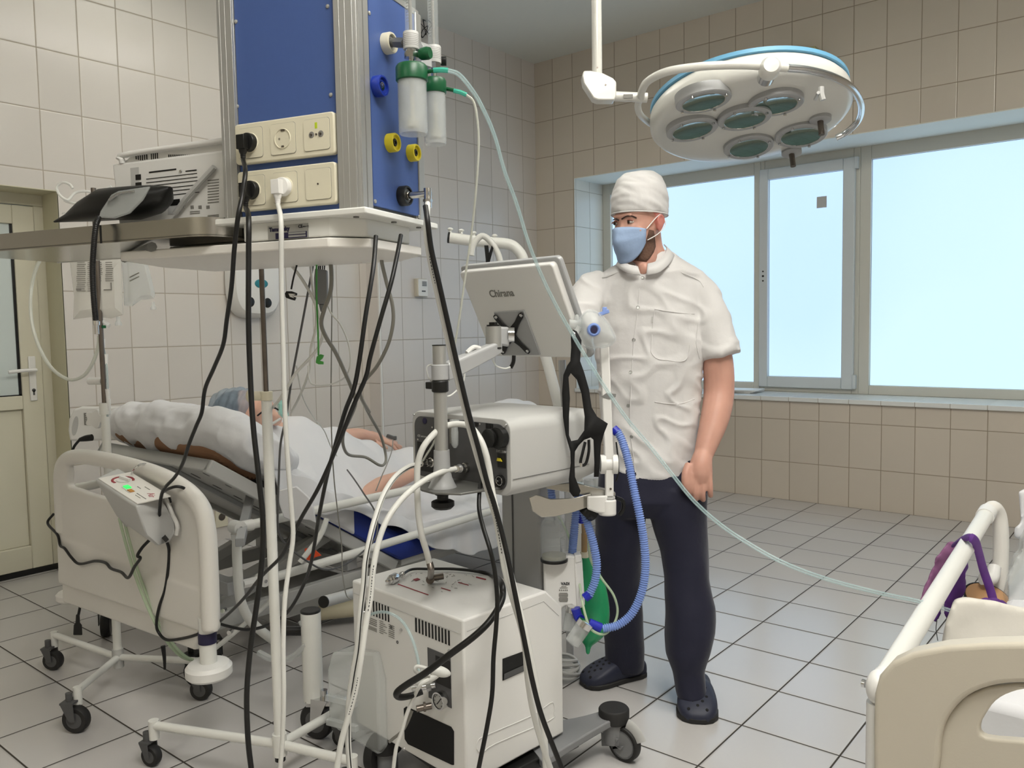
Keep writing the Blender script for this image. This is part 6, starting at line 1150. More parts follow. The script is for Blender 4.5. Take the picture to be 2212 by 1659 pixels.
# ================================================================ support arm, mask, straps
sd = 2.2; t = thing('support_arm', 'white jointed support arm on a steel bracket holding a clear mask', 'arm', P(1310, 1090, sd))
m = M(); br_ = [P(x, y, sd+z) for x, y, z in ((1142, 1075, -.04), (1158, 1068, -.04), (1190, 1078, -.03), (1240, 1076, -.01), (1278, 1066, 0), (1278, 1094, 0), (1240, 1106, -.01), (1200, 1116, -.03), (1170, 1118, -.04), (1150, 1105, -.04))]
m.prism(br_, CF*0.006); obj('bracket', m, 'steel', t, bevel=0.002)
m = M(); m.prism([P(x, y, sd+0.02) for x, y in ((1180, 1048), (1240, 1042), (1330, 1064), (1330, 1072), (1300, 1076), (1180, 1056))], CF*0.05); obj('rail', m, 'steel', t, bevel=0.002)
m = M(); 
c0 = P(1312, 1095, sd); m.cyl(P(1312, 1113, sd), P(1312, 1078, sd), 0.024, n=28); m.loft([[P(x, y, sd+z) for x, y in ((1268, 1072), (1312, 1070), (1312, 1110), (1290, 1108), (1268, 1100))] for z in (-0.022, 0.022)]); cl_ = obj('clamp_block', m, 'white_plastic', t, bevel=0.005, seg=3)
m = M(); m.cyl(P(1312, 1077, sd), P(1312, 1073, sd), 0.021, n=26); obj('collar', m, 'light_grey', cl_)
m = M(); m.tube([P(1262, 1112, sd+.02), P(1270, 1105, sd+.02), P(1280, 1112, sd+.03)], 0.02, sm=3, n=12); m.tube([P(1330, 1075, sd+.04), P(1345, 1082, sd+.05), P(1346, 1100, sd+.05), P(1338, 1112, sd+.05)], 0.006, sm=3, n=8); obj('clamp_knob', m, 'black', t)
def bar(name, a, b, w, th, mt='white_plastic', off=0.0):
    a, b = P(a[0], a[1], sd+off), P(b[0], b[1], sd+off); d = (b-a).normalized(); x = d.cross(CF).normalized(); y = d.cross(x).normalized(); m = M(); m.loft([[c+x*w/2*i+y*th/2*j for i, j in ((-1, -1), (1, -1), (1, 1), (-1, 1))] for c in (a, b)]); return obj(name, m, mt, t, bevel=0.003)
bar('lower_arm', (1316, 1072), (1316, 1010), 0.022, 0.022); bar('upper_arm', (1316, 1008), (1305, 742), 0.024, 0.022)
m = M(); jn_ = P(1316, 1003, sd); m.cyl(jn_-CR*0.024, jn_-CR*0.010, 0.026, n=30); m.cyl(jn_+CR*0.008, jn_+CR*0.022, 0.026, n=30); m.cyl(jn_-CR*0.012, jn_+CR*0.012, 0.018, n=24); jo = obj('elbow_joint', m, 'white_plastic', t)
m = M(); m.cyl(jn_-CR*0.0245, jn_-CR*0.026, 0.020, n=26); obj('joint_cap', m, 'mid_grey', jo)
m = M(); q = P(1319, 1056, sd-0.0115); m.cyl(q, q-CF*0.002, 0.003, n=10); obj('screw', m, 'old_steel', t)
m = M(); m.tube([P(1331, 955, sd+.01), P(1334, 980, sd+.01), P(1336, 1020, sd+.01), P(1330, 1040, sd+.01)], 0.0022, sm=4); obj('thin_lead', m, 'black', t)
tp_ = M(); tp_.prism([P(x, y, sd-0.013) for x, y in ((1299, 857), (1310, 849), (1331, 851), (1330, 858), (1316, 862))], CF*0.026); tag(obj('tape', tp_, 'tape'), 'grey tape wrapped around the white support arm', 'tape')
# clear mask
t = thing('breathing_mask', 'clear breathing mask with blue valve hung at the top of the white arm', 'mask', P(1288, 710, sd-.03))
MC = P(1290, 712, sd-0.05); mx = rotH
def ring(sc, dy, off=(0, 0)):
    o_ = [(-38, 4), (-36, -22), (-22, -40), (0, -36), (20, -18), (36, 10), (38, 22), (26, 34), (4, 38), (-14, 40), (-30, 34), (-38, 22)]
    pts = smooth_path([V((x*sc+off[0], y*sc+off[1], 0)) for x, y in o_], 3, True); return [P(1290+p.x, 712+p.y, sd-0.05+dy) for p in pts]
m = M(); m.loft([ring(1.0, 0.02), ring(1.03, 0.0), ring(0.9, -0.018), ring(0.62, -0.034, (-2, -2)), ring(0.30, -0.040, (-4, -3))]); ms_ = obj('shell', m, 'clear_frost', t)
m = M(); m.tube(ring(1.0, 0.005), 0.004, sm=1, n=8, closed=True); obj('cushion', m, 'clear', t)
m = M(); vc = P(1283, 712, sd-0.095); m.cyl(vc, vc+CF*0.03, 0.017, n=26); m.torus(vc, CF, 0.013, 0.003, n=26); obj('valve', m, 'hose_blue', t)
m = M(); m.cyl(vc-CF*0.001, vc-CF*0.004, 0.009, n=20); obj('valve_disc', m, 'print_navy', t)
m = M(); m.lathe([(0.016, 0), (0.014, 0.01), (0.012, 0.03), (0.014, 0.04)], P(1262, 700, sd-0.05), -CR, n=20); m.ell(P(1246, 690, sd-.05), (0.008, 0.010, 0.014), rotH); m.cyl(P(1252, 706, sd-.06), P(1242, 722, sd-.06), 0.008, n=14); obj('elbow', m, 'clear_frost', t)
m = M(); m.box(P(1304, 676, sd-.04), (0.030, 0.012, 0.010), rotH @ Matrix.Rotation(R_(-20), 3, 'Y')); m.box(P(1306, 670, sd-.04), (0.012, 0.012, 0.016), rotH); obj('blue_clip', m, 'hose_blue', t, bevel=0.002)
# black head straps
t = thing('head_strap', 'black fabric head harness hanging from the clear mask over the ventilator side', 'strap', P(1245, 715, 2.1)); dS = 2.08
def ribbon(pts, d0, thick=0.005): m_ = M(); m_.prism([P(x, y, d0) for x, y in pts], CF*thick); return m_
S1 = [(1233, 722), (1238, 712), (1246, 716), (1256, 735), (1254, 765), (1253, 780), (1262, 805), (1272, 840), (1278, 880), (1290, 900), (1313, 915), (1305, 935), (1298, 960), (1295, 1010), (1293, 1030), (1283, 1030), (1284, 1000), (1282, 950), (1276, 945), (1262, 950), (1250, 962), (1242, 975), (1241, 995), (1242, 1030), (1254, 1060), (1250, 1072), (1238, 1073), (1230, 1062), (1229, 1035), (1233, 1000), (1232, 975), (1222, 940), (1216, 900), (1214, 850), (1217, 810), (1225, 790), (1232, 780), (1234, 750)]
hole = [(1228, 815), (1233, 806), (1246, 820), (1256, 850), (1263, 900), (1262, 930), (1248, 950), (1234, 953), (1229, 940), (1229, 900), (1231, 860)]
def filled(outer, holes, d0, th):
    bm = bmesh.new(); es = []
    for lp_ in [outer]+holes:
        vs = [bm.verts.new(P(x, y, d0)) for x, y in lp_]
        for i in range(len(vs)): es.append(bm.edges.new((vs[i], vs[(i+1) % len(vs)])))
    bmesh.ops.triangle_fill(bm, use_beauty=True, edges=es); m_ = M(); m_.bm.free(); m_.bm = bm; return m_
obj('harness', filled(S1, [hole], dS, 0), 'black_matt', t, solid=0.005, sharp=180)
m = M(); m.tube([P(*q) for q in [(1264, 955, 2.07), (1258, 980, 2.065), (1254, 998, 2.065), (1258, 1005, 2.065), (1266, 1000, 2.065), (1272, 975, 2.065), (1272, 950, 2.07)]], 0.005, sm=4, ry=0.003); obj('strap_loop', m, 'black_matt', t)
m = M(); m.tube([P(1237, 716, 2.075), P(1242, 722, 2.07), P(1241, 730, 2.07), P(1237, 724, 2.075), P(1237, 716, 2.075)], 0.0018, sm=3); m.cyl(P(1255, 1000, 2.06), P(1255, 1008, 2.06), 0.004, n=8); obj('buckle', m, 'chrome', t)
# ================================================================ humidifier, blue hoses, green bag
hd_ = 2.28; HF2 = Fr(P(1175, 1262, hd_), -5.5)
t = thing('humidifier', 'white heated humidifier with clear water chamber beside the trolley column', 'humidifier', HF2.o)
m = M(); front = [(1174, 1212), (1232, 1200), (1258, 1206), (1262, 1312), (1243, 1318), (1234, 1308), (1222, 1311), (1210, 1318), (1178, 1326), (1176, 1300)]
m.prism([P(x, y, hd_) for x, y in front], CF*0.07+V((0, 0, 0))); hbody = obj('body', m, 'white_plastic', t, bevel=0.006, seg=3)
m = M(); m.prism([P(x, y, hd_-0.004) for x, y in ((1240, 1206), (1258, 1212), (1264, 1308), (1246, 1314))], CF*0.05); m.prism([P(x, y, hd_-0.006) for x, y in ((1241, 1200), (1256, 1198), (1257, 1214), (1243, 1218))], CF*0.05); obj('side_cover', m, 'white_plastic', hbody, bevel=0.003)
rx_ = P(1212, 1262, hd_-0.002); text('VADI', 0.0105, rx_+CR*0.0-CU*0.002, CR, CU, 'print_dark', hbody, bold=0.0004)
m = M()
for k in range(2): m.box(P(1218, 1267+k*3, hd_-0.001), (0.014+0.008*k, 0.001, 0.0014), rotH)
for k in range(9): m.box(P(1217, 1281+k*2.3, hd_-0.001), (0.026 if k % 4 else 0.022, 0.001, 0.0012), rotH)
for k in range(5): m.box(P(1209+k*4, 1275, hd_-0.001), (0.003, 0.001, 0.004), rotH)
obj('label_print', m, 'print_grey', hbody)
wc = P(1197, 1207, hd_+0.0); m = M(); m.lathe([(0.036, 0.0), (0.038, 0.004), (0.036, 0.09), (0.033, 0.105), (0.026, 0.115)], wc, (0, 0, 1), n=36, cap=False); ch = obj('water_chamber', m, 'clear', t)
m = M(); m.lathe([(0.0385, -0.006), (0.0385, 0.001), (0, 0.001)], wc, n=36); obj('chamber_base', m, 'black', ch)
m = M(); m.lathe([(0.034, 0.003), (0.034, 0.012), (0, 0.012)], wc, n=32); obj('water', m, 'khaki_glass', ch)
m = M(); m.lathe([(0.034, 0.10), (0.014, 0.104), (0.013, 0.13), (0.014, 0.132)], wc+CR*-0.012, n=20, cap=False); m.cyl(wc+V((0, 0, 0.10))+CR*0.012, wc+V((0, 0, 0.13))+CR*0.012, 0.010, n=18, cap=False)
for k in range(3): m.torus(wc+V((0, 0, 0.045+0.02*k)), (0, 0, 1), 0.0372, 0.0006, n=30, k=4, a0=3.4, a1=4.6)
obj('chamber_ports', m, 'clear', ch)
def bhose(pts, r, label, d=0.0016, mt='hose_blue', extras=()):
    t = thing('breathing_hose', label, 'hose', P(*pts[0])); obj('hose', M().corr([P(*p) for p in pts], r, 0.0062, d, n=14), mt, t)
    for (a, b, rr, nm, mt_) in extras: obj(nm, M().cyl(P(*a), P(*b), rr, n=20), mt_, t)
    return t
bhose([(1334, 932, 2.28), (1345, 955, 2.27), (1358, 1000, 2.25), (1370, 1060, 2.23), (1383, 1120, 2.22), (1392, 1180, 2.22), (1394, 1230, 2.22), (1386, 1280, 2.22), (1365, 1325, 2.22), (1335, 1350, 2.22), (1302, 1358, 2.22)], 0.0105, 'long blue corrugated hose curving in front of the person trousers', extras=(((1298, 1357, 2.22), (1272, 1346, 2.22), 0.0135, 'connector', 'blue_solid'), ((1325, 926, 2.285), (1334, 935, 2.28), 0.0125, 'end_cap', 'blue_solid')))
bhose([(1252, 1062, 2.3), (1246, 1090, 2.3), (1243, 1120, 2.3), (1240, 1150, 2.3), (1236, 1195, 2.32)], 0.0105, 'short blue corrugated hose dropping behind the steel bracket to the humidifier')
bhose([(1256, 1060, 2.24), (1256, 1085, 2.24), (1262, 1110, 2.235), (1272, 1140, 2.23), (1283, 1180, 2.23), (1289, 1220, 2.23), (1285, 1255, 2.23), (1273, 1285, 2.23)], 0.0105, 'blue corrugated hose bending across the top of the green bag', extras=(((1274, 1283, 2.23), (1263, 1292, 2.23), 0.0125, 'connector', 'blue_solid'),))
bhose([(1190, 1055, 2.26), (1192, 1072, 2.26), (1195, 1092, 2.27)], 0.0095, 'blue corrugated hose stub left of the steel bracket')
t = thing('breathing_bag', 'green breathing bag hanging behind the water traps', 'breathing bag', P(1275, 1300, 2.34)); gd = 2.36
axis = [(1258, 1192), (1262, 1205), (1268, 1220), (1276, 1250), (1281, 1290), (1283, 1330), (1280, 1365), (1274, 1385), (1271, 1394), (1270, 1402), (1270, 1414)]
wd_ = [9, 10, 17, 30, 34, 36, 33, 20, 7, 5, 4]
m = M(); m.loft([[P(x, y, gd)+CR*(w*gd/FPX*cos(a))+CF*(w*gd/FPX*0.72*sin(a)) for a in [2*pi*i/28 for i in range(28)]] for (x, y), w in zip(axis, wd_)]); obj('bag', m, 'bag_green', t, sub=1)
m = M(); m.cyl(P(1262, 1204, gd-.03), P(1262, 1192, gd-.03), 0.0125, n=20); nk = obj('neck', m, 'cream_plastic', t)
m = M(); m.cyl(P(1262, 1192, gd-.03), P(1262, 1152, gd-.03), 0.0085, n=18); m.cyl(P(1261, 1152, gd-.03), P(1260, 1125, gd-.03), 0.006, n=14); obj('adapter', m, 'amber', nk)
m = M(); m.cyl(P(1256, 1130, gd-.05), P(1256, 1100, gd-.05), 0.010, n=16); obj('blue_port', m, 'blue_solid', t)
cable('thin_green_tube', [(1275, 1135, 2.3), (1272, 1180, 2.3), (1278, 1215, 2.3), (1300, 1250, 2.28), (1325, 1285, 2.27), (1334, 1320, 2.27), (1325, 1350, 2.26), (1305, 1370, 2.22), (1280, 1362, 2.2), (1268, 1340, 2.2), (1258, 1300, 2.22), (1252, 1260, 2.28), (1240, 1190, 2.33), (1215, 1130, 2.35), (1190, 1095, 2.36)], 0.0035, 'tube_green', 'thin pale green tube looping around the green bag and blue hose', 'tube')
for lab, a, b, rr in (('clear water trap hanging tilted under the humidifier', (1262, 1350), (1235, 1390), 0.022), ('clear water trap half hidden behind the compressor edge', (1236, 1318), (1228, 1362), 0.018)):
    p0, p1 = P(a[0], a[1], 2.2 if rr > .02 else 2.26), P(b[0], b[1], 2.2 if rr > .02 else 2.26); dd = (p1-p0)
    t = thing('water_trap', lab, 'water trap', p0); m = M(); m.lathe([(rr*0.9, 0.0), (rr, 0.004), (rr*0.95, dd.length*0.95), (rr*0.8, dd.length)], p0, dd, n=26, cap=False); obj('cup', m, 'clear_frost', t)
    m = M(); m.lathe([(rr*0.5, -0.012), (rr*1.02, -0.010), (rr*1.02, 0.006), (rr*0.9, 0.008), (0, 0.008)], p0, dd, n=26); obj('lid', m, 'chrome', t)
    m = M(); m.cyl(p0, p0+dd*0.6, rr*0.35, n=14); m.torus(p0+dd*0.25, dd, rr*0.88, 0.002, n=24); obj('inner_tube', m, 'dark_grey', t)
t = thing('hose_connector', 'royal blue angled hose connector between humidifier and water trap', 'connector', P(1248, 1330, 2.24)); obj('connector', M().tube([P(1243, 1314, 2.24), P(1249, 1332, 2.24), P(1254, 1338, 2.23)], 0.013, sm=3, n=18), 'blue_solid', t)
t = thing('water_cup', 'small clear cup hanging below the ventilator behind the straps', 'cup', P(1270, 1050, 2.25)); m = M(); m.lathe([(0.018, 0.0), (0.017, 0.03), (0.012, 0.034)], P(1275, 1036, 2.25), V((0, 0, -1)), n=20, cap=False); m.lathe([(0.008, 0), (0.007, 0.02), (0.004, 0.024)], P(1287, 1034, 2.24), V((0, 0, -1)), n=14); obj('cup', m, 'clear_frost', t)
# coiled grey cable on the floor behind the compressor
t = thing('cable_coil', 'coil of grey cable on the floor beside the clog', 'cable', onz(1225, 1440, 0.02)); m = M(); cq = onz(1220, 1448, 0.03)
for k in range(7): m.torus(cq+V((0.0, 0.0, 0.006*k)), V((0.3*sin(k*1.7), 0.3*cos(k*2.1), 1)), 0.055-0.002*k, 0.005, n=28, k=7)
obj('coil', m, 'light_grey', t)
# ================================================================ FRONT WHITE STAND
fb = V((2.425, -4.318, 0.0)); 
t = thing('drip_stand', 'white drip stand in front with chrome upper pole and four legged base', 'stand', fb); hz0 = 0.125
pz = lambda py: (P(608, py, 2.2)).z
m = M(); m.cyl((fb.x, fb.y, hz0), (fb.x, fb.y, pz(850)), 0.0135, n=20); obj('lower_pole', m, 'white_paint', t)
m = M(); m.cyl((fb.x, fb.y, pz(850)), (fb.x, fb.y, pz(560)), 0.0068, n=16); obj('upper_pole', m, 'old_steel', t)
kp = V((fb.x, fb.y, pz(850))); m = M(); m.cyl(kp+V((0, 0, -0.012)), kp+V((0, 0, 0.012)), 0.0165, n=20); m.cyl(kp-CR*0.004, kp-CR*0.034, 0.0125, n=18); obj('clamp', m, 'cream_plastic', t, bevel=0.002)
m = M(); m.lathe([(0.010, 0), (0.017, 0.004), (0.017, 0.012), (0.012, 0.016)], kp-CR*0.034, -CR, n=20); obj('clamp_knob', m, 'ecru', t)
for (px_, py_, zz_) in ((330, 1650, 0.10), (745, 1492, 0.12), (765, 1670, 0.10)):
    e_ = onz(px_, py_, zz_) if px_ != 745 else P(742, 1500, 2.42); 
    if px_ == 330: e_ = P(336, 1648, 2.34)
    if px_ == 765: e_ = P(762, 1672, 2.12)
    e_.z = 0.115; m = M(); m.tube([V((fb.x, fb.y, hz0)), e_], 0.0125, sm=1, n=14); m.cyl(e_+V((0, 0, 0.015)), e_-V((0, 0, 0.04)), 0.0145, n=14); obj('leg', m, 'white_paint', t)
    caster(t, e_.x, e_.y-0.01, 0.030, 0.024, 200, 'rubber', 'dark_grey')
m = M(); m.cyl((fb.x, fb.y, hz0+0.03), (fb.x, fb.y, hz0-0.03), 0.019, n=18); obj('hub', m, 'white_paint', t); m = M(); m.cyl((fb.x, fb.y, hz0-0.045), (fb.x, fb.y, hz0-0.03), 0.014, n=14); obj('hub_plug', m, 'black', t)
# post on chrome caster with black cap
pc_ = V((2.262, -4.085, 0)); t = thing('capped_post', 'thick white tube post with black cap on a large chrome caster', 'post', pc_)
zt1 = P(644, 1316, 2.47).z; m = M(); m.cyl((pc_.x, pc_.y, 0.115), (pc_.x, pc_.y, zt1), 0.030, n=30); pp = obj('tube', m, 'white_paint', t)
m = M(); m.lathe([(0.030, -0.004), (0.0305, 0.001), (0.028, 0.003), (0, 0.003)], (pc_.x, pc_.y, zt1), n=30); obj('cap', m, 'black', pp)
caster(t, pc_.x+0.015, pc_.y, 0.055, 0.03, 20, 'rubber', 'chrome')
m = M(); q = V((pc_.x, pc_.y, 0.112)); m.box(q+CR*0.02, (0.08, 0.05, 0.022), Matrix.Rotation(_yaw, 3, 'Z')); m.box(q+CR*0.075+V((0, 0, 0.008)), (0.05, 0.04, 0.008), Matrix.Rotation(_yaw+0.0, 3, 'Z')); obj('brake_pedal', m, 'chrome', t, bevel=0.006)
m = M(); m.cyl(P(640, 1362, 2.5)-CR*0.03, P(640, 1362, 2.5)+CR*0.02, 0.016, n=18); obj('side_bolt', m, 'black', t)
m = M(); m.tube([P(*q) for q in [(560, 1410, 2.6), (590, 1425, 2.55), (620, 1425, 2.5), (655, 1400, 2.45), (665, 1370, 2.45), (650, 1340, 2.45)]], 0.010, sm=4); tag(obj('clear_bag_strap', m, 'clear_frost'), 'clear plastic strap wrapped around the capped white post', 'strap')
t = thing('capped_rail', 'horizontal grey tube with black end cap left of the compressor', 'rail', P(697, 1300, 2.55)); a, b = P(700, 1300, 2.55), P(765, 1282, 2.72)
m = M(); m.cyl(a, b+(b-a)*1.2, 0.0185, n=22); rr_ = obj('tube', m, 'light_grey', t); m = M(); m.cyl(a-(b-a).normalized()*0.004, a, 0.0188, n=22); obj('cap', m, 'black', rr_)
# ---- leads hanging from the shelf
t = thing('cable_connector', 'grey multi-lead connector block hanging under the shelf', 'connector', P(690, 600, 2.0))
d_ = 2.0; m = M(); m.loft([[P(x, 580, d_+z), P(x, 600, d_+z)] for x, z in ()]) if False else m.prism([P(x, y, d_) for x, y in ((680, 580), (705, 583), (706, 602), (707, 657), (680, 656), (678, 601))], CF*0.016); m.prism([P(x, y, d_+.004) for x, y in ((688, 657), (700, 657), (697, 674), (692, 674))], CF*0.008); obj('block', m, 'mid_grey', t, bevel=0.002)
m = M()
for k in range(5): m.tube([P(684+k*4.5, 560, d_+.02), P(684+k*4.2, 582, d_+.008)], 0.0016, sm=1, n=6)
obj('lead_ends', m, 'black', t)
def lead(pts, r, mt, label, nm='sensor_lead'): return cable(nm, pts, r, mt, label, 'cable', n=7)
lead([(713, 560, 1.95), (716, 590, 1.95), (714, 630, 1.95), (700, 670, 1.95), (694, 700, 1.95), (704, 728, 1.97), (725, 762, 2.0), (745, 805, 2.05), (760, 840, 2.1), (768, 870, 2.15), (755, 905, 2.3), (742, 935, 2.45), (742, 965, 2.6), (755, 983, 2.75), (790, 988, 2.85), (820, 1005, 2.9), (832, 1000, 2.95), (833, 980, 3.0), (822, 940, 2.95), (800, 900, 2.8), (780, 860, 2.6)], 0.0052, 'grey_cable', 'thick grey lead snaking from the shelf down onto the patient sheet')
lead([(822, 510, 1.85), (824, 560, 1.85), (835, 610, 1.87), (848, 660, 1.9), (849, 700, 1.92), (838, 745, 1.95), (815, 790, 2.0), (790, 820, 2.05), (778, 840, 2.1), (782, 862, 2.2), (798, 890, 2.4)], 0.0045, 'grey_cable', 'grey lead bulging right of the black cords, below the column')
lead([(623, 566, 2.0), (650, 600, 2.0), (676, 645, 2.0), (692, 690, 2.0), (697, 720, 2.0), (688, 750, 2.0), (668, 775, 2.0), (640, 805, 2.02), (622, 835, 2.04), (600, 868, 2.1), (580, 890, 2.2), (574, 908, 2.3), (585, 916, 2.35), (605, 905, 2.4)], 0.004, 'hose_white', 'white lead sweeping down left towards the mask of the patient')
lead([(670, 562, 2.05), (674, 610, 2.05), (682, 660, 2.05), (682, 710, 2.05), (672, 750, 2.08), (668, 800, 2.1), (650, 850, 2.2), (630, 890, 2.4)], 0.0035, 'hose_white', 'white lead dropping straight from the shelf then left')
lead([(676, 575, 2.1), (660, 660, 2.1), (645, 740, 2.1), (630, 820, 2.1), (618, 900, 2.12), (606, 960, 2.14), (602, 1040, 2.16), (600, 1100, 2.18), (602, 1150, 2.22), (622, 1180, 2.3), (660, 1210, 2.4), (700, 1230, 2.5), (740, 1222, 2.6), (780, 1195, 2.7), (812, 1160, 2.8), (812, 1110, 2.9), (785, 1065, 3.0), (765, 1035, 3.15), (750, 1015, 3.3)], 0.003, 'dark_grey', 'thin dark grey lead falling beside the white stand and looping right under the bed rail')
lead([(690, 570, 2.02), (710, 665, 2.02), (735, 700, 2.03), (752, 740, 2.05), (757, 785, 2.06), (745, 815, 2.07), (715, 830, 2.08), (680, 831, 2.08), (668, 820, 2.08), (666, 790, 2.08)], 0.0022, 'hose_white', 'thin white lead making a wide loop below the connector block')
lead([(716, 565, 2.15), (717, 650, 2.15), (716, 760, 2.15), (715, 870, 2.2), (717, 960, 2.3), (722, 1040, 2.4), (730, 1110, 2.45), (738, 1180, 2.5), (740, 1240, 2.5), (748, 1285, 2.5), (760, 1295, 2.5)], 0.0018, 'grey_cable', 'very thin grey lead hanging vertically past the blue mattress')
lead([(1, 1, 1)] if False else [(640, 790, 2.3), (655, 860, 2.5), (680, 905, 2.8), (700, 930, 3.0), (715, 965, 3.1), (728, 985, 3.15)], 0.002, 'hose_white', 'thin white lead lying over the gown of the patient')
lead([(849, 950, 3.6), (846, 975, 3.4), (835, 1005, 3.2), (826, 1025, 3.1), (812, 1060, 3.0)], 0.0022, 'grey_cable', 'thin grey lead running down from the finger sensor')
t = thing('lead_clip', 'black clip on a thin lead hanging left under the shelf', 'clip', P(628, 635, 1.95)); obj('lead', M().tube([P(643, 566, 1.95), P(634, 600, 1.95), P(629, 625, 1.95)], 0.0022, sm=3), 'black', t)
m = M(); m.prism([P(x, y, 1.945) for x, y in ((615, 634), (618, 629), (630, 629), (641, 633), (640, 638), (630, 637), (633, 641), (639, 642), (636, 649), (628, 647), (617, 643))], CF*0.008); cl = obj('clip', m, 'black', t, bevel=0.001); m = M(); m.prism([P(x, y, 1.942) for x, y in ((623, 634), (638, 635), (630, 638), (635, 644), (626, 641))], CF*0.003); obj('jaw', m, 'white_plastic', cl)
t = thing('lead_clip', 'green clip on a thin green lead hanging below the connector block', 'clip', P(689, 775, 1.95)); obj('lead', M().tube([P(684, 566, 1.95), P(684, 640, 1.95), P(687, 720, 1.95), P(688, 768, 1.95)], 0.0022, sm=3), 'green_clip', t)
m = M(); m.prism([P(x, y, 1.945) for x, y in ((682, 780), (684, 770), (692, 765), (699, 767), (696, 774), (690, 779), (698, 781), (698, 787), (688, 787), (682, 784))], CF*0.008); obj('clip', m, 'green_clip', t, bevel=0.001)
m = M(); m.tube([P(*q) for q in [(752, 548, 1.9), (766, 549, 1.9), (776, 556, 1.9), (782, 565, 1.9), (775, 564, 1.9), (762, 555, 1.9)]], 0.0015, sm=4); tag(obj('wire_bundle', m, 'orange'), 'loose coloured wires poking out under the column shelf', 'wire')

# printed lettering along the white hoses
def hose_marks(parent, pts, r, spans):
    path = smooth_path([P(*p) for p in pts], 8); L = [0.0]
    for a, b in zip(path, path[1:]): L.append(L[-1]+(b-a).length)
    def at(s_):
        for i in range(len(L)-1):
            if L[i+1] >= s_: u = (s_-L[i])/max(1e-9, L[i+1]-L[i]); return path[i].lerp(path[i+1], u)
        return path[-1]
    m = M(); random.seed(int(r*1e5))
    for a, b in spans:
        s_ = a
        while s_ < b:
            w = random.uniform(0.002, 0.005); p, q = at(s_), at(s_+w); p = p+(CP-p).normalized()*(r-0.0003); q = q+(CP-q).normalized()*(r-0.0003); m.tube([p, q], 0.0012, n=4, sm=1); s_ += w+random.uniform(0.002, 0.004)
    obj('hose_print', m, 'print_dark', parent)

hose_marks(tHA, hpA, 0.0068, ((0.05, 0.14), (0.17, 0.20), (0.36, 0.46), (0.60, 0.68)))
hose_marks(tHB, hpB, 0.0064, ((0.10, 0.16), (0.62, 0.78), (0.95, 1.0)))
# ================================================================ STANDING PERSON
from mathutils.bvhtree import BVHTree
dr_ = thing('person', 'standing person in white short sleeved tunic, white cap, blue face mask and navy trousers', 'person', onz(1420, 1500, 0))
D0 = 2.72
def ring(xl, xr, y, d, ratio=0.6, n=28, tw=0.0, e=1.0):
    c = P((xl+xr)/2, y, d); w = (xr-xl)/2*d/FPX; a_ = rt_*cos(tw)+hz_*sin(tw); b_ = hz_*cos(tw)-rt_*sin(tw)
    return [c+a_*(w*(abs(cos(t))**e)*(1 if cos(t) > 0 else -1))+b_*(w*ratio*(abs(sin(t))**e)*(1 if sin(t) > 0 else -1)) for t in [2*pi*i/n for i in range(n)]]
ya = R_(45); fh = (-hz_*cos(ya)-rt_*sin(ya)); fh = (fh+V((0, 0, -0.10))).normalized(); Yh = -fh; Xh = Yh.cross(V((0, 0, 1))).normalized(); Zh = Xh.cross(Yh).normalized()
H0 = P(1379, 480, 2.68); HH = Fr(H0, M3=Matrix(((Xh.x, Yh.x, Zh.x), (Xh.y, Yh.y, Zh.y), (Xh.z, Yh.z, Zh.z))))
# ---- body: head, neck, trunk core, arms, hands, legs as one surface
m = M(HH)
m.ell((0, 0.012, 0.045), (0.076, 0.096, 0.088), None, 28, 18)             # cranium
m.loft([[(x*cos(t), yc+y*sin(t), z) for t in [2*pi*i/24 for i in range(24)]] for x, y, yc, z in ((0.062, 0.075, -0.005, 0.06), (0.067, 0.083, -0.008, 0.02), (0.067, 0.083, -0.010, -0.01), (0.063, 0.078, -0.014, -0.045), (0.052, 0.064, -0.026, -0.078), (0.034, 0.040, -0.044, -0.100), (0.015, 0.018, -0.055, -0.108))])
m.loft([[(x*cos(t), -0.088-d*(0.5-0.5*sin(t)) if False else -0.086-d*max(0, -sin(t)), z+0.0) for t in [2*pi*i/12 for i in range(12)]] for x, d, z in ((0.006, 0.004, 0.012), (0.008, 0.010, -0.005), (0.012, 0.020, -0.028), (0.016, 0.022, -0.040), (0.006, 0.004, -0.048))])
m.ell((0, -0.084, 0.022), (0.040, 0.010, 0.010), None, 16, 8)             # brow ridge
m.ell((0.040, -0.062, -0.030), (0.020, 0.016, 0.012), None, 14, 8); m.ell((-0.040, -0.062, -0.030), (0.020, 0.016, 0.012), None, 14, 8)
for s_ in (-1, 1): m.ell((s_*0.075, 0.012, -0.008), (0.008, 0.019, 0.030), Matrix.Rotation(R_(-12), 3, 'X'), 14, 10); m.torus((s_*0.080, 0.012, -0.004), (1, 0, -0.1), 0.018, 0.004, n=20, k=6)
m.T = Matrix.Identity(4)
nk0 = P(1408, 575, D0)
m.tube([HH.w(0, 0.025, -0.03), HH.w(0, 0.035, -0.09), nk0, P(1405, 620, D0+.01)], 0.056, n=22, sm=4, radii=[0.056, 0.055, 0.058, 0.075])
m.loft([ring(1330, 1480, 615, D0, .6), ring(1300, 1505, 660, D0, .55), ring(1305, 1500, 800, D0, .55), ring(1312, 1490, 920, D0, .6), ring(1310, 1500, 1030, D0, .6), ring(1330, 1480, 1080, D0, .6)])
m.ell(P(1389, 580, 2.632), (0.020, 0.014, 0.022), None, 16, 10); m.tube([HH.w(0.0, 0.0, -0.06), P(1392, 560, 2.665), P(1390, 580, 2.65)], 0.04, n=16, sm=3, radii=[0.05, 0.042, 0.024])
armR = [P(1488, 640, D0), P(1520, 690, D0-.01), P(1548, 770, D0-.02), P(1553, 845, D0-.02), P(1545, 900, D0-.05), P(1530, 950, D0-.08), P(1519, 985, D0-.10)]
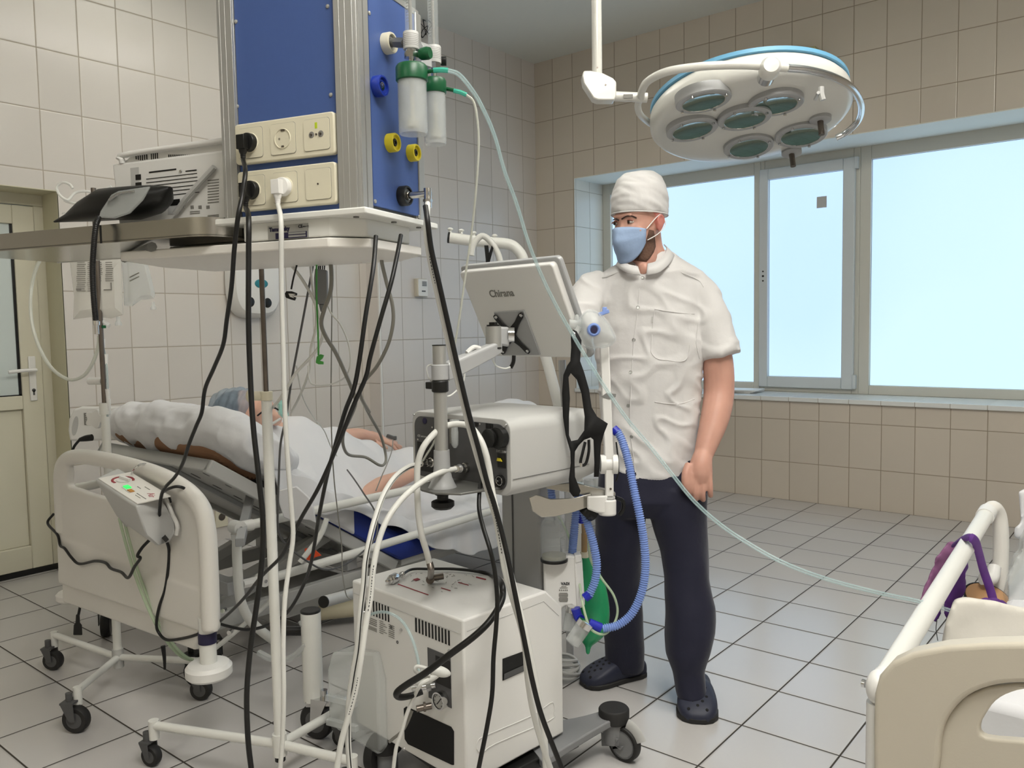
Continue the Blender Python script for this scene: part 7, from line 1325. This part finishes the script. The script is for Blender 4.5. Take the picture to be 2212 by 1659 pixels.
m.tube(armR, 0.045, n=20, sm=5, radii=[0.055, 0.054, 0.051, 0.050, 0.047, 0.038, 0.030])
armL = [P(1300, 640, D0), P(1262, 690, D0-.04), P(1222, 740, D0-.10), P(1190, 735, D0-.2), P(1165, 720, D0-.30)]
m.tube(armL, 0.045, n=20, sm=5, radii=[0.040, 0.044, 0.042, 0.038, 0.028])
# hanging hand
dh = D0-0.115
pm = [P(1519, 982, D0-.10), P(1515, 1000, dh), P(1512, 1022, dh), P(1512, 1040, dh)]
m.tube(pm, 0.04, n=18, sm=4, radii=[0.030, 0.035, 0.040, 0.034], ry=None)
for k, (x0_, y0_, x1_, y1_, L2) in enumerate(((1490, 1032, 1488, 1062, .010), (1503, 1037, 1502, 1074, .0), (1518, 1038, 1518, 1075, .0), (1532, 1034, 1534, 1066, .012))):
    p0, p1 = P(x0_, y0_-10, dh-.020), P(x1_, y1_-8, dh-.024); p2 = P(x1_+1, y1_+4, dh-.006); p3 = P(x1_+1, y1_-2, dh+.024); p4 = P(x1_, y1_-20, dh+.026)
    m.tube([p0, p1, p2, p3, p4], 0.0095, n=12, sm=4, radii=[0.0108, 0.0094, 0.0087, 0.0082, 0.007])
m.tube([P(1490, 1005, dh-.005), P(1482, 1022, dh-.02), P(1480, 1042, dh-.025), P(1484, 1058, dh-.022)], 0.011, n=12, sm=4, radii=[0.017, 0.014, 0.012, 0.009])
# touching hand on the screen front
hl = P(1165, 720, D0-.30)
m.tube([hl, P(1150, 712, D0-.34), P(1142, 706, D0-.36)], 0.03, n=14, sm=3, radii=[0.028, 0.036, 0.030])
for k, (a, b) in enumerate(((-14, 8), (-18, -2), (-16, -12), (-10, -20))): m.tube([P(1142+a*.3, 706+b*.5, D0-.36), P(1142+a, 706+b-4, D0-.38), P(1142+a*1.8, 706+b*1.4-4, D0-.375)], 0.009, n=10, sm=3, radii=[0.012, 0.010, 0.008])
m.tube([P(1150, 722, D0-.33), P(1140, 730, D0-.35), P(1130, 728, D0-.37)], 0.01, n=10, sm=3, radii=[0.014, 0.012, 0.009])
def leg(c): m.tube([P(*q) for q in c], 0.06, n=18, sm=4, radii=[0.065, 0.048, 0.042, 0.034, 0.034])
leg([(1350, 1060, 2.745), (1337, 1200, 2.77), (1344, 1330, 2.81), (1350, 1432, 2.84), (1340, 1456, 2.85)]); leg([(1466, 1080, 2.70), (1478, 1190, 2.67), (1488, 1320, 2.64), (1487, 1450, 2.61), (1494, 1510, 2.60)])
def facedep(co, n_):
    q = HH.loc(co); o_ = V((0, 0, 0))
    for s_ in (-1, 1):
        d2 = ((q.x-s_*0.031)/0.017)**2+((q.z+0.002)/0.011)**2
        if q.y < -0.03: o_ += (-n_)*0.006*math.exp(-d2)
    return o_
body = remesh('body', m, ['skin_ruddy', 'ear_skin'], dr_, 0.0040, 2, dep=facedep, fn=lambda c, n_: 1 if (abs(HH.loc(c).x) > 0.070 and abs(HH.loc(c).z+0.008) < 0.04 and abs(HH.loc(c).y-0.012) < 0.03) else 0)
def face(px, py, off=0.0):
    bm_ = bmesh.new(); return None
def bvh(o): me = o.data; return BVHTree.FromPolygons([o.matrix_world @ v.co if False else v.co for v in me.vertices], [p.vertices for p in me.polygons])
bb_ = bvh(body)
def hit(tree, px, py, off=0.002):
    r = ray(px, py).normalized(); h = tree.ray_cast(CP, r)
    return (h[0]-r*off, h[1]) if h[0] else (P(px, py, D0), -r)
# eyes and brows
for px_, py_ in ((1362.5, 479.5), (1332, 483)):
    h, _ = hit(bb_, px_, py_, -0.004); m = M(); m.ell(h, (0.0115, 0.0115, 0.0062), HH.R @ Matrix.Identity(3), 18, 12); ey = obj('eye', m, 'eye_white', dr_)
    h2 = h+fh*0.0095-rt_*0.0022+V((0, 0, 0.0003)); m = M(); m.lathe([(0.0052, -0.002), (0.0048, 0.001), (0, 0.0022)], h2, (fh*0.6-rt_*0.4), n=18); obj('iris', m, 'iris', ey)
    m = M(); m.tube([h+Xh*-0.014+Zh*0.002+fh*0.006, h+Zh*0.0072+fh*0.010, h+Xh*0.013+Zh*0.003+fh*0.006], 0.0022, sm=4, n=8); obj('eyelid', m, 'skin_dark', ey)
for pts_ in (((1343, 473), (1354, 467), (1366, 467), (1375, 471)), ((1325, 475), (1330, 473), (1337, 476))):
    m = M(); m.tube([hit(bb_, x, y, 0.001)[0] for x, y in pts_], 0.0022, sm=4, n=8); obj('eyebrow', m, 'hair', dr_)
# beard along the jaw
m = M(); rows = []
for y_, xa, xb in ((497, 1402, 1412), (508, 1400, 1414), (520, 1396, 1415), (532, 1390, 1416), (544, 1384, 1412), (556, 1376, 1404), (564, 1370, 1396)):
    rows.append([m.v(hit(bb_, xa+(xb-xa)*k/6, y_+(k-3)*0.4, 0.0018)[0]) for k in range(7)])
for r0, r1 in zip(rows, rows[1:]):
    for k in range(6): m.bm.faces.new((r0[k], r0[k+1], r1[k+1], r1[k]))
obj('beard', m, 'beard', dr_, solid=0.002, sharp=180)
# face mask
m = M(HH); NX, NZ = 22, 12; g = []
for j in range(NZ+1):
    v = j/NZ; row = []
    for i in range(NX+1):
        u = i/NX*2-1; zt = -0.014-0.012*abs(u)**2; zb = -0.130+0.060*abs(u)**2.6; z = zt+(zb-zt)*v
        a = u*R_(66); bul = 0.024*math.exp(-(u/0.35)**2)*sin(pi*min(1, v*1.15+0.12))+0.004
        taper = 1-0.12*max(0, v-0.45)/0.55
        r_ = (0.070*taper, (0.086+0.006*sin(pi*v))*(1-0.10*max(0, v-0.55)/0.45))
        pl = 0.0022*sin(v*20)*(1-abs(u)**2)+0.0015*noise.noise(V((u*3, v*5, 1)))
        row.append(m.v((r_[0]*sin(a), -0.012-(r_[1]+bul+pl)*cos(a), z)))
    g.append(row)
for j in range(NZ):
    for i in range(NX): m.bm.faces.new((g[j][i], g[j][i+1], g[j+1][i+1], g[j+1][i]))
mk_ = obj('face_mask', m, 'mask_blue', dr_, solid=0.0016, sharp=180)
ear = HH.w(0.082, 0.022, -0.002)
pa_, pb_ = HH.w(0.064, -0.046, -0.026), HH.w(0.060, -0.040, -0.062)
m = M(); m.tube([pa_, HH.w(0.078, -0.012, 0.006), HH.w(0.083, 0.018, 0.022)], 0.0016, sm=4, n=6); m.tube([pb_, HH.w(0.074, 0.0, -0.045), HH.w(0.084, 0.028, -0.020), HH.w(0.083, 0.03, 0.0)], 0.0016, sm=4, n=6); obj('ear_loops', m, 'white_plastic', mk_)
# cap
m = M(HH); rings = []
for z, rx_, ry_, yc in ((0.020, 0.081, 0.103, 0.010), (0.026, 0.0845, 0.1065, 0.010), (0.05, 0.0865, 0.110, 0.012), (0.085, 0.086, 0.109, 0.014), (0.115, 0.080, 0.100, 0.016), (0.142, 0.066, 0.082, 0.018), (0.158, 0.044, 0.055, 0.018), (0.164, 0.015, 0.02, 0.018)):
    rings.append([(rx_*cos(t), yc+ry_*sin(t), z+(0.012*(-sin(t))+0.0 if z < 0.06 else 0.0)) for t in [2*pi*i/32 for i in range(32)]])
m.loft(rings)
def capdep(co, n_):
    q = HH.loc(co); return n_*(0.004*noise.noise(V((q.x*14, q.y*14+q.z*20, q.z*30)))+0.003*noise.noise(V((q.x*30, q.y*10, q.z*60+q.y*30))))
cap = remesh('surgical_cap', m, 'scrub_white', dr_, 0.005, 3, dep=capdep)
m = M(HH); m.tube([(0.0845*cos(t), 0.010+0.1065*sin(t), 0.022-0.012*sin(t)) for t in [2*pi*i/36 for i in range(36)]], 0.0022, sm=1, n=6, closed=True); obj('cap_seam', m, 'scrub_white', cap)
# tunic
m = M()
m.loft([ring(1380, 1444, 545, D0, .9), ring(1352, 1468, 560, D0, .66), ring(1316, 1500, 575, D0, .52), ring(1290, 1520, 592, D0, .47), ring(1278, 1526, 615, D0, .47), ring(1278, 1526, 650, D0, .50), ring(1284, 1522, 710, D0, .56), ring(1290, 1516, 780, D0, .58), ring(1294, 1512, 860, D0, .58), ring(1298, 1508, 930, D0, .60), ring(1302, 1502, 985, D0, .62), ring(1306, 1490, 1028, D0, .64)])
m.tube([P(1492, 612, D0), P(1518, 640, D0-.005), P(1538, 695, D0-.015), P(1557, 768, D0-.025)], 0.06, n=24, sm=5, radii=[0.054, 0.062, 0.066, 0.068])
m.tube([P(1306, 612, D0), P(1272, 630, D0-.02), P(1255, 672, D0-.06), P(1240, 715, D0-.10)], 0.06, n=24, sm=5, radii=[0.052, 0.060, 0.062, 0.064])
def wrink(co, n_):
    q = V(((co-H0).dot(rt_), (co-H0).dot(hz_), co.z)); s_ = 0.0
    s_ += 0.010*noise.noise(V((q.x*5+q.z*3, q.y*5, q.z*4)))
    s_ += 0.007*noise.noise(V((q.x*13-q.z*9, q.y*12, q.z*4+3)))
    a_ = noise.noise(V((q.x*9+q.z*14, q.y*7, q.z*7-q.x*6))); s_ += 0.006*(1-abs(a_)*4 if abs(a_) < 0.25 else 0)
    return n_*s_
tn_ = remesh('tunic', m, 'scrub_white', dr_, 0.0058, 3, dep=wrink)
tb = bvh(tn_)
def strip(pts, r, mt, name, parent=tn_, off=0.001, flat=None, sm=4):
    m = M(); m.tube([hit(tb, x, y, off)[0] for x, y in pts], r, sm=sm, n=6, ry=flat); return obj(name, m, mt, parent)
strip([(1381, 596), (1380, 640), (1375, 690), (1369, 740), (1365, 800), (1362, 860), (1361, 920), (1366, 970), (1372, 1020)], 0.0016, 'scrub_white', 'placket_edge', off=0.0005)
for x_, y_ in ((1388, 600), (1378, 664), (1369, 734), (1362, 804), (1357, 876), (1364, 943)):
    h, nn = hit(tb, x_, y_, 0.001); m = M(); m.torus(h, nn, 0.0048, 0.0012, n=20, k=6); m.lathe([(0.004, -0.0005), (0.003, 0.0006), (0, 0.0006)], h, nn, n=14); obj('snap_button', m, 'aluminium', tn_)
strip([(1414, 668), (1440, 672), (1470, 676), (1500, 678)], 0.0016, 'scrub_white', 'chest_pocket'); strip([(1414, 668), (1410, 700), (1407, 745), (1407, 762), (1420, 775), (1440, 778), (1472, 781), (1486, 770), (1490, 745)], 0.0013, 'scrub_white', 'chest_pocket_seam')
strip([(1414, 868), (1440, 872), (1470, 872), (1500, 862)], 0.0018, 'scrub_white', 'lower_pocket_edge'); strip([(1440, 575), (1475, 590), (1508, 605), (1520, 620)], 0.0015, 'scrub_white', 'shoulder_seam'); strip([(1352, 578), (1330, 590), (1300, 600)], 0.0015, 'scrub_white', 'shoulder_seam')
strip([(1510, 690), (1504, 740), (1512, 775)], 0.0013, 'scrub_white', 'sleeve_seam')
h, nn = hit(tb, 1409, 690, 0.001); m = M(); m.box(h, (0.005, 0.002, 0.018), rotH); obj('maker_tab', m, 'light_grey', tn_)
# standing collar, open at the front
def flap(top, bot, name='collar'):
    m = M(); a = smooth_path([P(*q) for q in top], 5); b = smooth_path([P(*q) for q in bot], 5); n = min(len(a), len(b)); va = [m.v(p) for p in a[:n]]; vb = [m.v(p) for p in b[:n]]
    for i in range(n-1): m.bm.faces.new((va[i], va[i+1], vb[i+1], vb[i]))
    obj(name, m, 'scrub_white', tn_, solid=0.004, sharp=180)
flap([(1399, 570, 2.618), (1416, 565, 2.62), (1433, 553, 2.645), (1440, 536, 2.70), (1434, 528, 2.76)], [(1396, 594, 2.600), (1424, 588, 2.603), (1446, 570, 2.63), (1456, 552, 2.69), (1450, 545, 2.76)])
flap([(1378, 576, 2.615), (1360, 572, 2.62), (1346, 566, 2.64), (1338, 560, 2.68)], [(1384, 594, 2.600), (1364, 592, 2.605), (1344, 584, 2.625), (1330, 574, 2.67)])
# trousers
m = M()
m.loft([ring(1300, 1502, 985, D0, .55), ring(1292, 1512, 1030, D0, .58), ring(1288, 1528, 1075, D0, .56), ring(1310, 1500, 1110, D0, .5)])
m.loft([ring(1290, 1412, 1050, 2.74, .9), ring(1286, 1400, 1110, 2.75, .85), ring(1286, 1388, 1200, 2.77, .85), ring(1292, 1384, 1260, 2.79, .85), ring(1300, 1388, 1330, 2.81, .85), ring(1306, 1390, 1390, 2.83, .85), ring(1308, 1392, 1432, 2.84, .85), ring(1312, 1390, 1448, 2.845, .85)])
m.loft([ring(1398, 1528, 1050, 2.70, .85), ring(1402, 1529, 1110, 2.69, .85), ring(1424, 1530, 1190, 2.67, .85), ring(1434, 1532, 1250, 2.65, .85), ring(1436, 1544, 1310, 2.64, .85), ring(1435, 1544, 1365, 2.63, .85), ring(1438, 1536, 1410, 2.62, .85), ring(1450, 1524, 1450, 2.61, .88), ring(1456, 1526, 1490, 2.60, .9), ring(1460, 1530, 1506, 2.595, .9)])
def trw(co, n_):
    return n_*(0.008*noise.noise(V((co.x*6, co.y*6, co.z*5)))+0.006*noise.noise(V((co.x*14, co.y*14, co.z*9+2))))
tr = remesh('trousers', m, 'navy', dr_, 0.007, 3, dep=trw)
# clogs
def clog(T, H, w, label):
    T, H = V(T), V(H); T.z = H.z = 0; L = (T-H).length; f = (T-H).normalized(); s_ = V((-f.y, f.x, 0)); m = M(); rings = []
    for q, hw, ht in ((0.0, 0.45, 0.050), (0.03, 0.68, 0.062), (0.12, 0.80, 0.064), (0.3, 0.80, 0.062), (0.42, 0.82, 0.085), (0.55, 0.92, 0.082), (0.7, 1.0, 0.070), (0.84, 0.98, 0.056), (0.94, 0.78, 0.042), (0.985, 0.50, 0.030), (1.0, 0.25, 0.020)):
        c = H+f*L*q; r_ = []
        for t in [2*pi*i/26 for i in range(26)]:
            x_ = (abs(cos(t))**0.75)*(1 if cos(t) > 0 else -1)*w/2*hw; z_ = ht*(0.5+0.5*(abs(sin(t))**0.7)*(1 if sin(t) > 0 else -1)); r_.append(c+s_*x_+V((0, 0, max(0.001, z_))))
        rings.append(r_)
    m.loft(rings); sh = obj('clog', m, 'clog', dr_, sub=1)
    m = M(); m.loft([[H+f*L*q+s_*(w/2*hw*1.03*x_)+V((0, 0, z)) for x_, z in ((-1, 0.001), (1, 0.001), (1, 0.018), (-1, 0.018))] for q, hw in ((0.0, 0.4), (0.03, 0.66), (0.12, 0.8), (0.4, 0.82), (0.7, 1.0), (0.86, 0.96), (0.95, 0.72), (1.0, 0.3))]); obj('sole', m, 'rubber', sh, bevel=0.004)
    m = M(); tr_ = bvh(sh)
    for q, x_ in ((0.62, -.5), (0.62, 0.0), (0.62, .5), (0.69, -.28), (0.69, .28), (0.76, -.55), (0.76, 0.0), (0.76, .55), (0.83, -.3), (0.83, .3), (0.89, 0.0), (0.93, -.55), (0.93, .55)):
        c = H+f*L*q+s_*(w/2*x_*0.8)+V((0, 0, 0.2)); h_ = tr_.ray_cast(c, V((0, 0, -1)))
        if h_[0]: m.lathe([(0.0052, -0.002), (0.0048, 0.0006), (0, 0.0006)], h_[0]+h_[1]*-0.0005, h_[1], n=12)
    obj('vent_holes', m, 'black_matt', sh); return sh
T1 = onz(1508, 1566, 0); vd = V((T1.x-CP.x, T1.y-CP.y, 0)).normalized(); clog(T1, T1+vd*0.27-rt_*0.01, 0.128, '')
clog(onz(1258, 1484, 0), onz(1392, 1462, 0)+hz_*0.03, 0.112, '')
# ================================================================ RIGHT BED (foreground right)
A0 = P(1903, 1480, 1.56); B2Y = A0.y-0.02; X2 = A0.x
b2 = thing('hospital_bed', 'second hospital bed at the right edge with cream end board and white side rail', 'bed', (X2+0.45, B2Y+1.0, 0))
def b2y(px, py, y=B2Y): return ony(px, py, y)
outer = [(1886, 1900), (1886, 1560), (1888, 1500), (1898, 1462), (1925, 1432), (1970, 1411), (2040, 1397), (2130, 1391), (2230, 1389), (2400, 1398), (2600, 1420), (2800, 1500), (2830, 1600), (2830, 1900)]
g1 = [(2036, 1720), (2030, 1640), (2036, 1580), (2055, 1540), (2090, 1505), (2140, 1484), (2200, 1477), (2330, 1478), (2520, 1490), (2640, 1540), (2680, 1620), (2680, 1720), (2500, 1735), (2200, 1728)]
h1 = [(2116, 1572), (2128, 1545), (2150, 1515), (2185, 1496), (2230, 1488), (2330, 1486), (2500, 1500), (2600, 1560), (2600, 1650), (2420, 1628), (2230, 1604), (2130, 1594)]
def plate_hole(outer_, holes_, y0, th, name, mt, parent, bev):
    bm = bmesh.new(); es = []
    for lp_ in [outer_]+holes_:
        pts = smooth_path([V((x, y, 0)) for x, y in lp_], 3, True) if lp_ is not outer_ else [V((x, y, 0)) for x, y in lp_]
        vs = [bm.verts.new(ony(p.x, p.y, y0)) for p in pts]
        for i in range(len(vs)): es.append(bm.edges.new((vs[i], vs[(i+1) % len(vs)])))
    bmesh.ops.triangle_fill(bm, use_beauty=True, edges=es)
    r = bmesh.ops.extrude_face_region(bm, geom=bm.faces[:]); vs = [e for e in r['geom'] if isinstance(e, bmesh.types.BMVert)]
    for v_ in vs: v_.co += V((0, th, 0))
    m_ = M(); m_.bm.free(); m_.bm = bm; return obj(name, m_, mt, parent, bevel=bev, seg=4)
eb = plate_hole(outer, [g1], B2Y-0.018, 0.050, 'end_board', 'cream_abs', b2, 0.012)
g1o = [(2036+(x-2036)*1.0-6 if x < 2300 else x+8, y) for x, y in g1]
plate_hole(g1o, [h1], B2Y-0.002, 0.022, 'board_insert', 'cream_abs', eb, 0.006)
bp = b2y(1890, 1700); m = M(); m.bb(X2-0.005, X2+0.95, B2Y+0.0, B2Y+0.03, 0.13, bp.z); m.cyl((X2+0.02, B2Y+0.015, 0.1), (X2+0.02, B2Y+0.015, bp.z+0.02), 0.022); obj('board_foot', m, 'cream_abs', b2)
# side rail
far = onx(2134, 1105, X2)
m = M(); m.tube([A0, A0.lerp(far, 0.5), far], 0.0215, n=20, sm=1); obj('side_rail_bar', m, 'white_paint', b2)
m = M(); q = P(1897, 1484, 1.57); m.ell(q, (0.022, 0.03, 0.034), None, 20, 12); m.tube([A0, A0.lerp(far, 0.03)], 0.0235, n=18, sm=1); m.cyl(q+V((0, 0, -0.03)), q+V((0, 0.0, -0.2)), 0.021, n=18); jr = obj('rail_joint', m, 'white_plastic', b2)
m = M(); m.cyl(q-V((0.024, 0, 0)), q-V((0.03, 0, 0)), 0.008, n=12); obj('bolt', m, 'chrome', jr)
dfar = (far-CP).dot(CF)
m = M(); m.tube([far-(far-A0).normalized()*0.05, far], 0.0245, n=18, sm=1); obj('rail_sleeve', m, 'white_plastic', b2)
m = M(); m.tube([far, P(2146, 1097, dfar+.01), P(2157, 1112, dfar+.02), P(2162, 1150, dfar+.02), P(2162, 1200, dfar+.02), P(2160, 1262, dfar+.02), P(2158, 1330, dfar+.02), P(2157, 1420, dfar+.02)], 0.021, n=18, sm=5); obj('rail_post', m, 'warm_white', b2)
m = M(); m.tube([P(2148, 1225, dfar), P(2142, 1250, dfar-.02), P(2120, 1250, dfar-.02)], 0.018, n=14, sm=3); obj('rail_bracket', m, 'white_plastic', b2)
m = M(); m.tube([V((X2+0.02, B2Y+0.05, 0.33)), V((X2+0.02, B2Y+1.9, 0.33))], 0.02, sm=1); m.bb(X2+0.05, X2+0.95, B2Y+0.05, B2Y+1.95, 0.28, 0.33); obj('bed_frame', m, 'light_grey', b2)
m = M(); m.bb(X2+0.06, X2+0.93, B2Y+0.30, B2Y+1.95, 0.335, 0.44); tag(obj('mattress', m, 'sheet', None, bevel=0.02), 'white covered mattress of the right bed', 'mattress')
for xx, yy in ((X2+0.08, B2Y+0.12), (X2+0.08, B2Y+1.8), (X2+0.88, B2Y+0.12)): caster(b2, xx, yy, 0.05, 0.03, 120, 'rubber', 'dark_grey', top=0.28)
# bedding
def blob(name, rings, mt, label, cat, vox=0.008, amp=0.012, sc=8, parent=None):
    m = M(); m.loft(rings)
    def dp(co, n_): return n_*(amp*noise.noise(co*sc)+amp*0.5*noise.noise(co*sc*2.6))
    o = remesh(name, m, mt, parent, vox, 4, dep=dp)
    if label: tag(o, label, cat)
    return o
def pxring(pts, d0, d1): return [[P(x, y, d0) for x, y in pts], [P(x, y, d1) for x, y in pts]]
dd = 1.95
blob('pillow', pxring([(2062, 1296), (2085, 1292), (2150, 1302), (2240, 1322), (2330, 1350), (2330, 1440), (2060, 1440), (2035, 1400), (2044, 1350)], dd, dd+0.26), 'sheet_warm', 'white pillow in a thin cover behind the cream end board of the right bed', 'pillow', amp=0.006)
blob('white_sack', pxring([(2170, 1290), (2178, 1240), (2205, 1185), (2214, 1120), (2235, 1100), (2300, 1120), (2320, 1200), (2320, 1330), (2180, 1325)], 2.3, 2.5), 'clear_frost', 'bulging translucent white sack at the right edge behind the pillow', 'bag', amp=0.015, sc=10)
m = M(); rr = pxring([(2200, 1062), (2215, 1055), (2260, 1060), (2260, 1190), (2214, 1170), (2190, 1160), (2192, 1140), (2206, 1130)], 2.45, 2.55); m.loft(rr); remesh('white_cloth', m, 'sheet', None, 0.008, 3); tag(bpy.data.objects['white_cloth'], 'white folded cloth at the very right edge above the sack', 'cloth')
# purple cloth bag over the rail
t = thing('cloth_bag', 'purple patterned cloth bag hanging by its strap over the right bed rail', 'bag', P(2080, 1170, 2.2)); dq = 2.28
rd = lambda f: (A0.lerp(far, f)-CP).dot(CF)
def cloth(pts, d, th, mt, name, amp=0.004):
    m = M(); m.loft(pxring(pts, d, d+th))
    return remesh(name, m, mt, t, 0.005, 2, dep=lambda co, n_: n_*(amp*noise.noise(co*22)+amp*noise.noise(co*50)))
cloth([(2078, 1166), (2092, 1178), (2078, 1200), (2060, 1250), (2040, 1295), (2010, 1318), (1990, 1326), (1987, 1305), (2000, 1262), (2022, 1205), (2048, 1172)], 2.34, 0.02, 'mauve', 'front_panel')
cloth([(2060, 1205), (2085, 1175), (2095, 1185), (2084, 1240), (2083, 1285), (2060, 1318), (2045, 1335), (2036, 1325), (2044, 1270)], 2.30, 0.03, 'purple', 'side_panel')
cloth([(2032, 1308), (2034, 1325), (2022, 1345), (2015, 1342), (2022, 1322)], 2.32, 0.015, 'purple', 'hem')
m = M(); m.tube([P(2062, 1176, 2.30), P(2078, 1164, 2.2), P(2094, 1161, 2.12), P(2107, 1170, 2.12), P(2115, 1196, 2.16), P(2124, 1230, 2.2), P(2138, 1270, 2.22), P(2146, 1298, 2.22)], 0.012, n=12, sm=5, ry=0.005, up=CF); obj('strap', m, 'purple', t)
cloth([(2112, 1298), (2130, 1290), (2150, 1292), (2172, 1300), (2184, 1316), (2160, 1312), (2130, 1304)], 2.16, 0.04, 'purple', 'bag_mouth')
m = M(); m.tube([P(2024, 1340, 2.32), P(2022, 1360, 2.32), P(2026, 1384, 2.32)], 0.0012, sm=3, n=5); obj('loose_thread', m, 'dark_grey', t)
t = thing('round_basket', 'tan round basket with dark rim between the purple strap and the white sack', 'basket', P(2135, 1290, 2.35))
c_ = P(2132, 1296, 2.36); m = M(); m.lathe([(0.0, -0.035), (0.05, -0.033), (0.060, 0.0), (0.058, 0.01), (0.0, 0.012)], c_, (V((0, 0, 1))-hz_*0.5), n=28); obj('bowl', m, 'wood', t)
m = M(); m.torus(c_+V((0, 0, 0.006)), (V((0, 0, 1))-hz_*0.5), 0.060, 0.003, n=32); obj('rim', m, 'black', t)
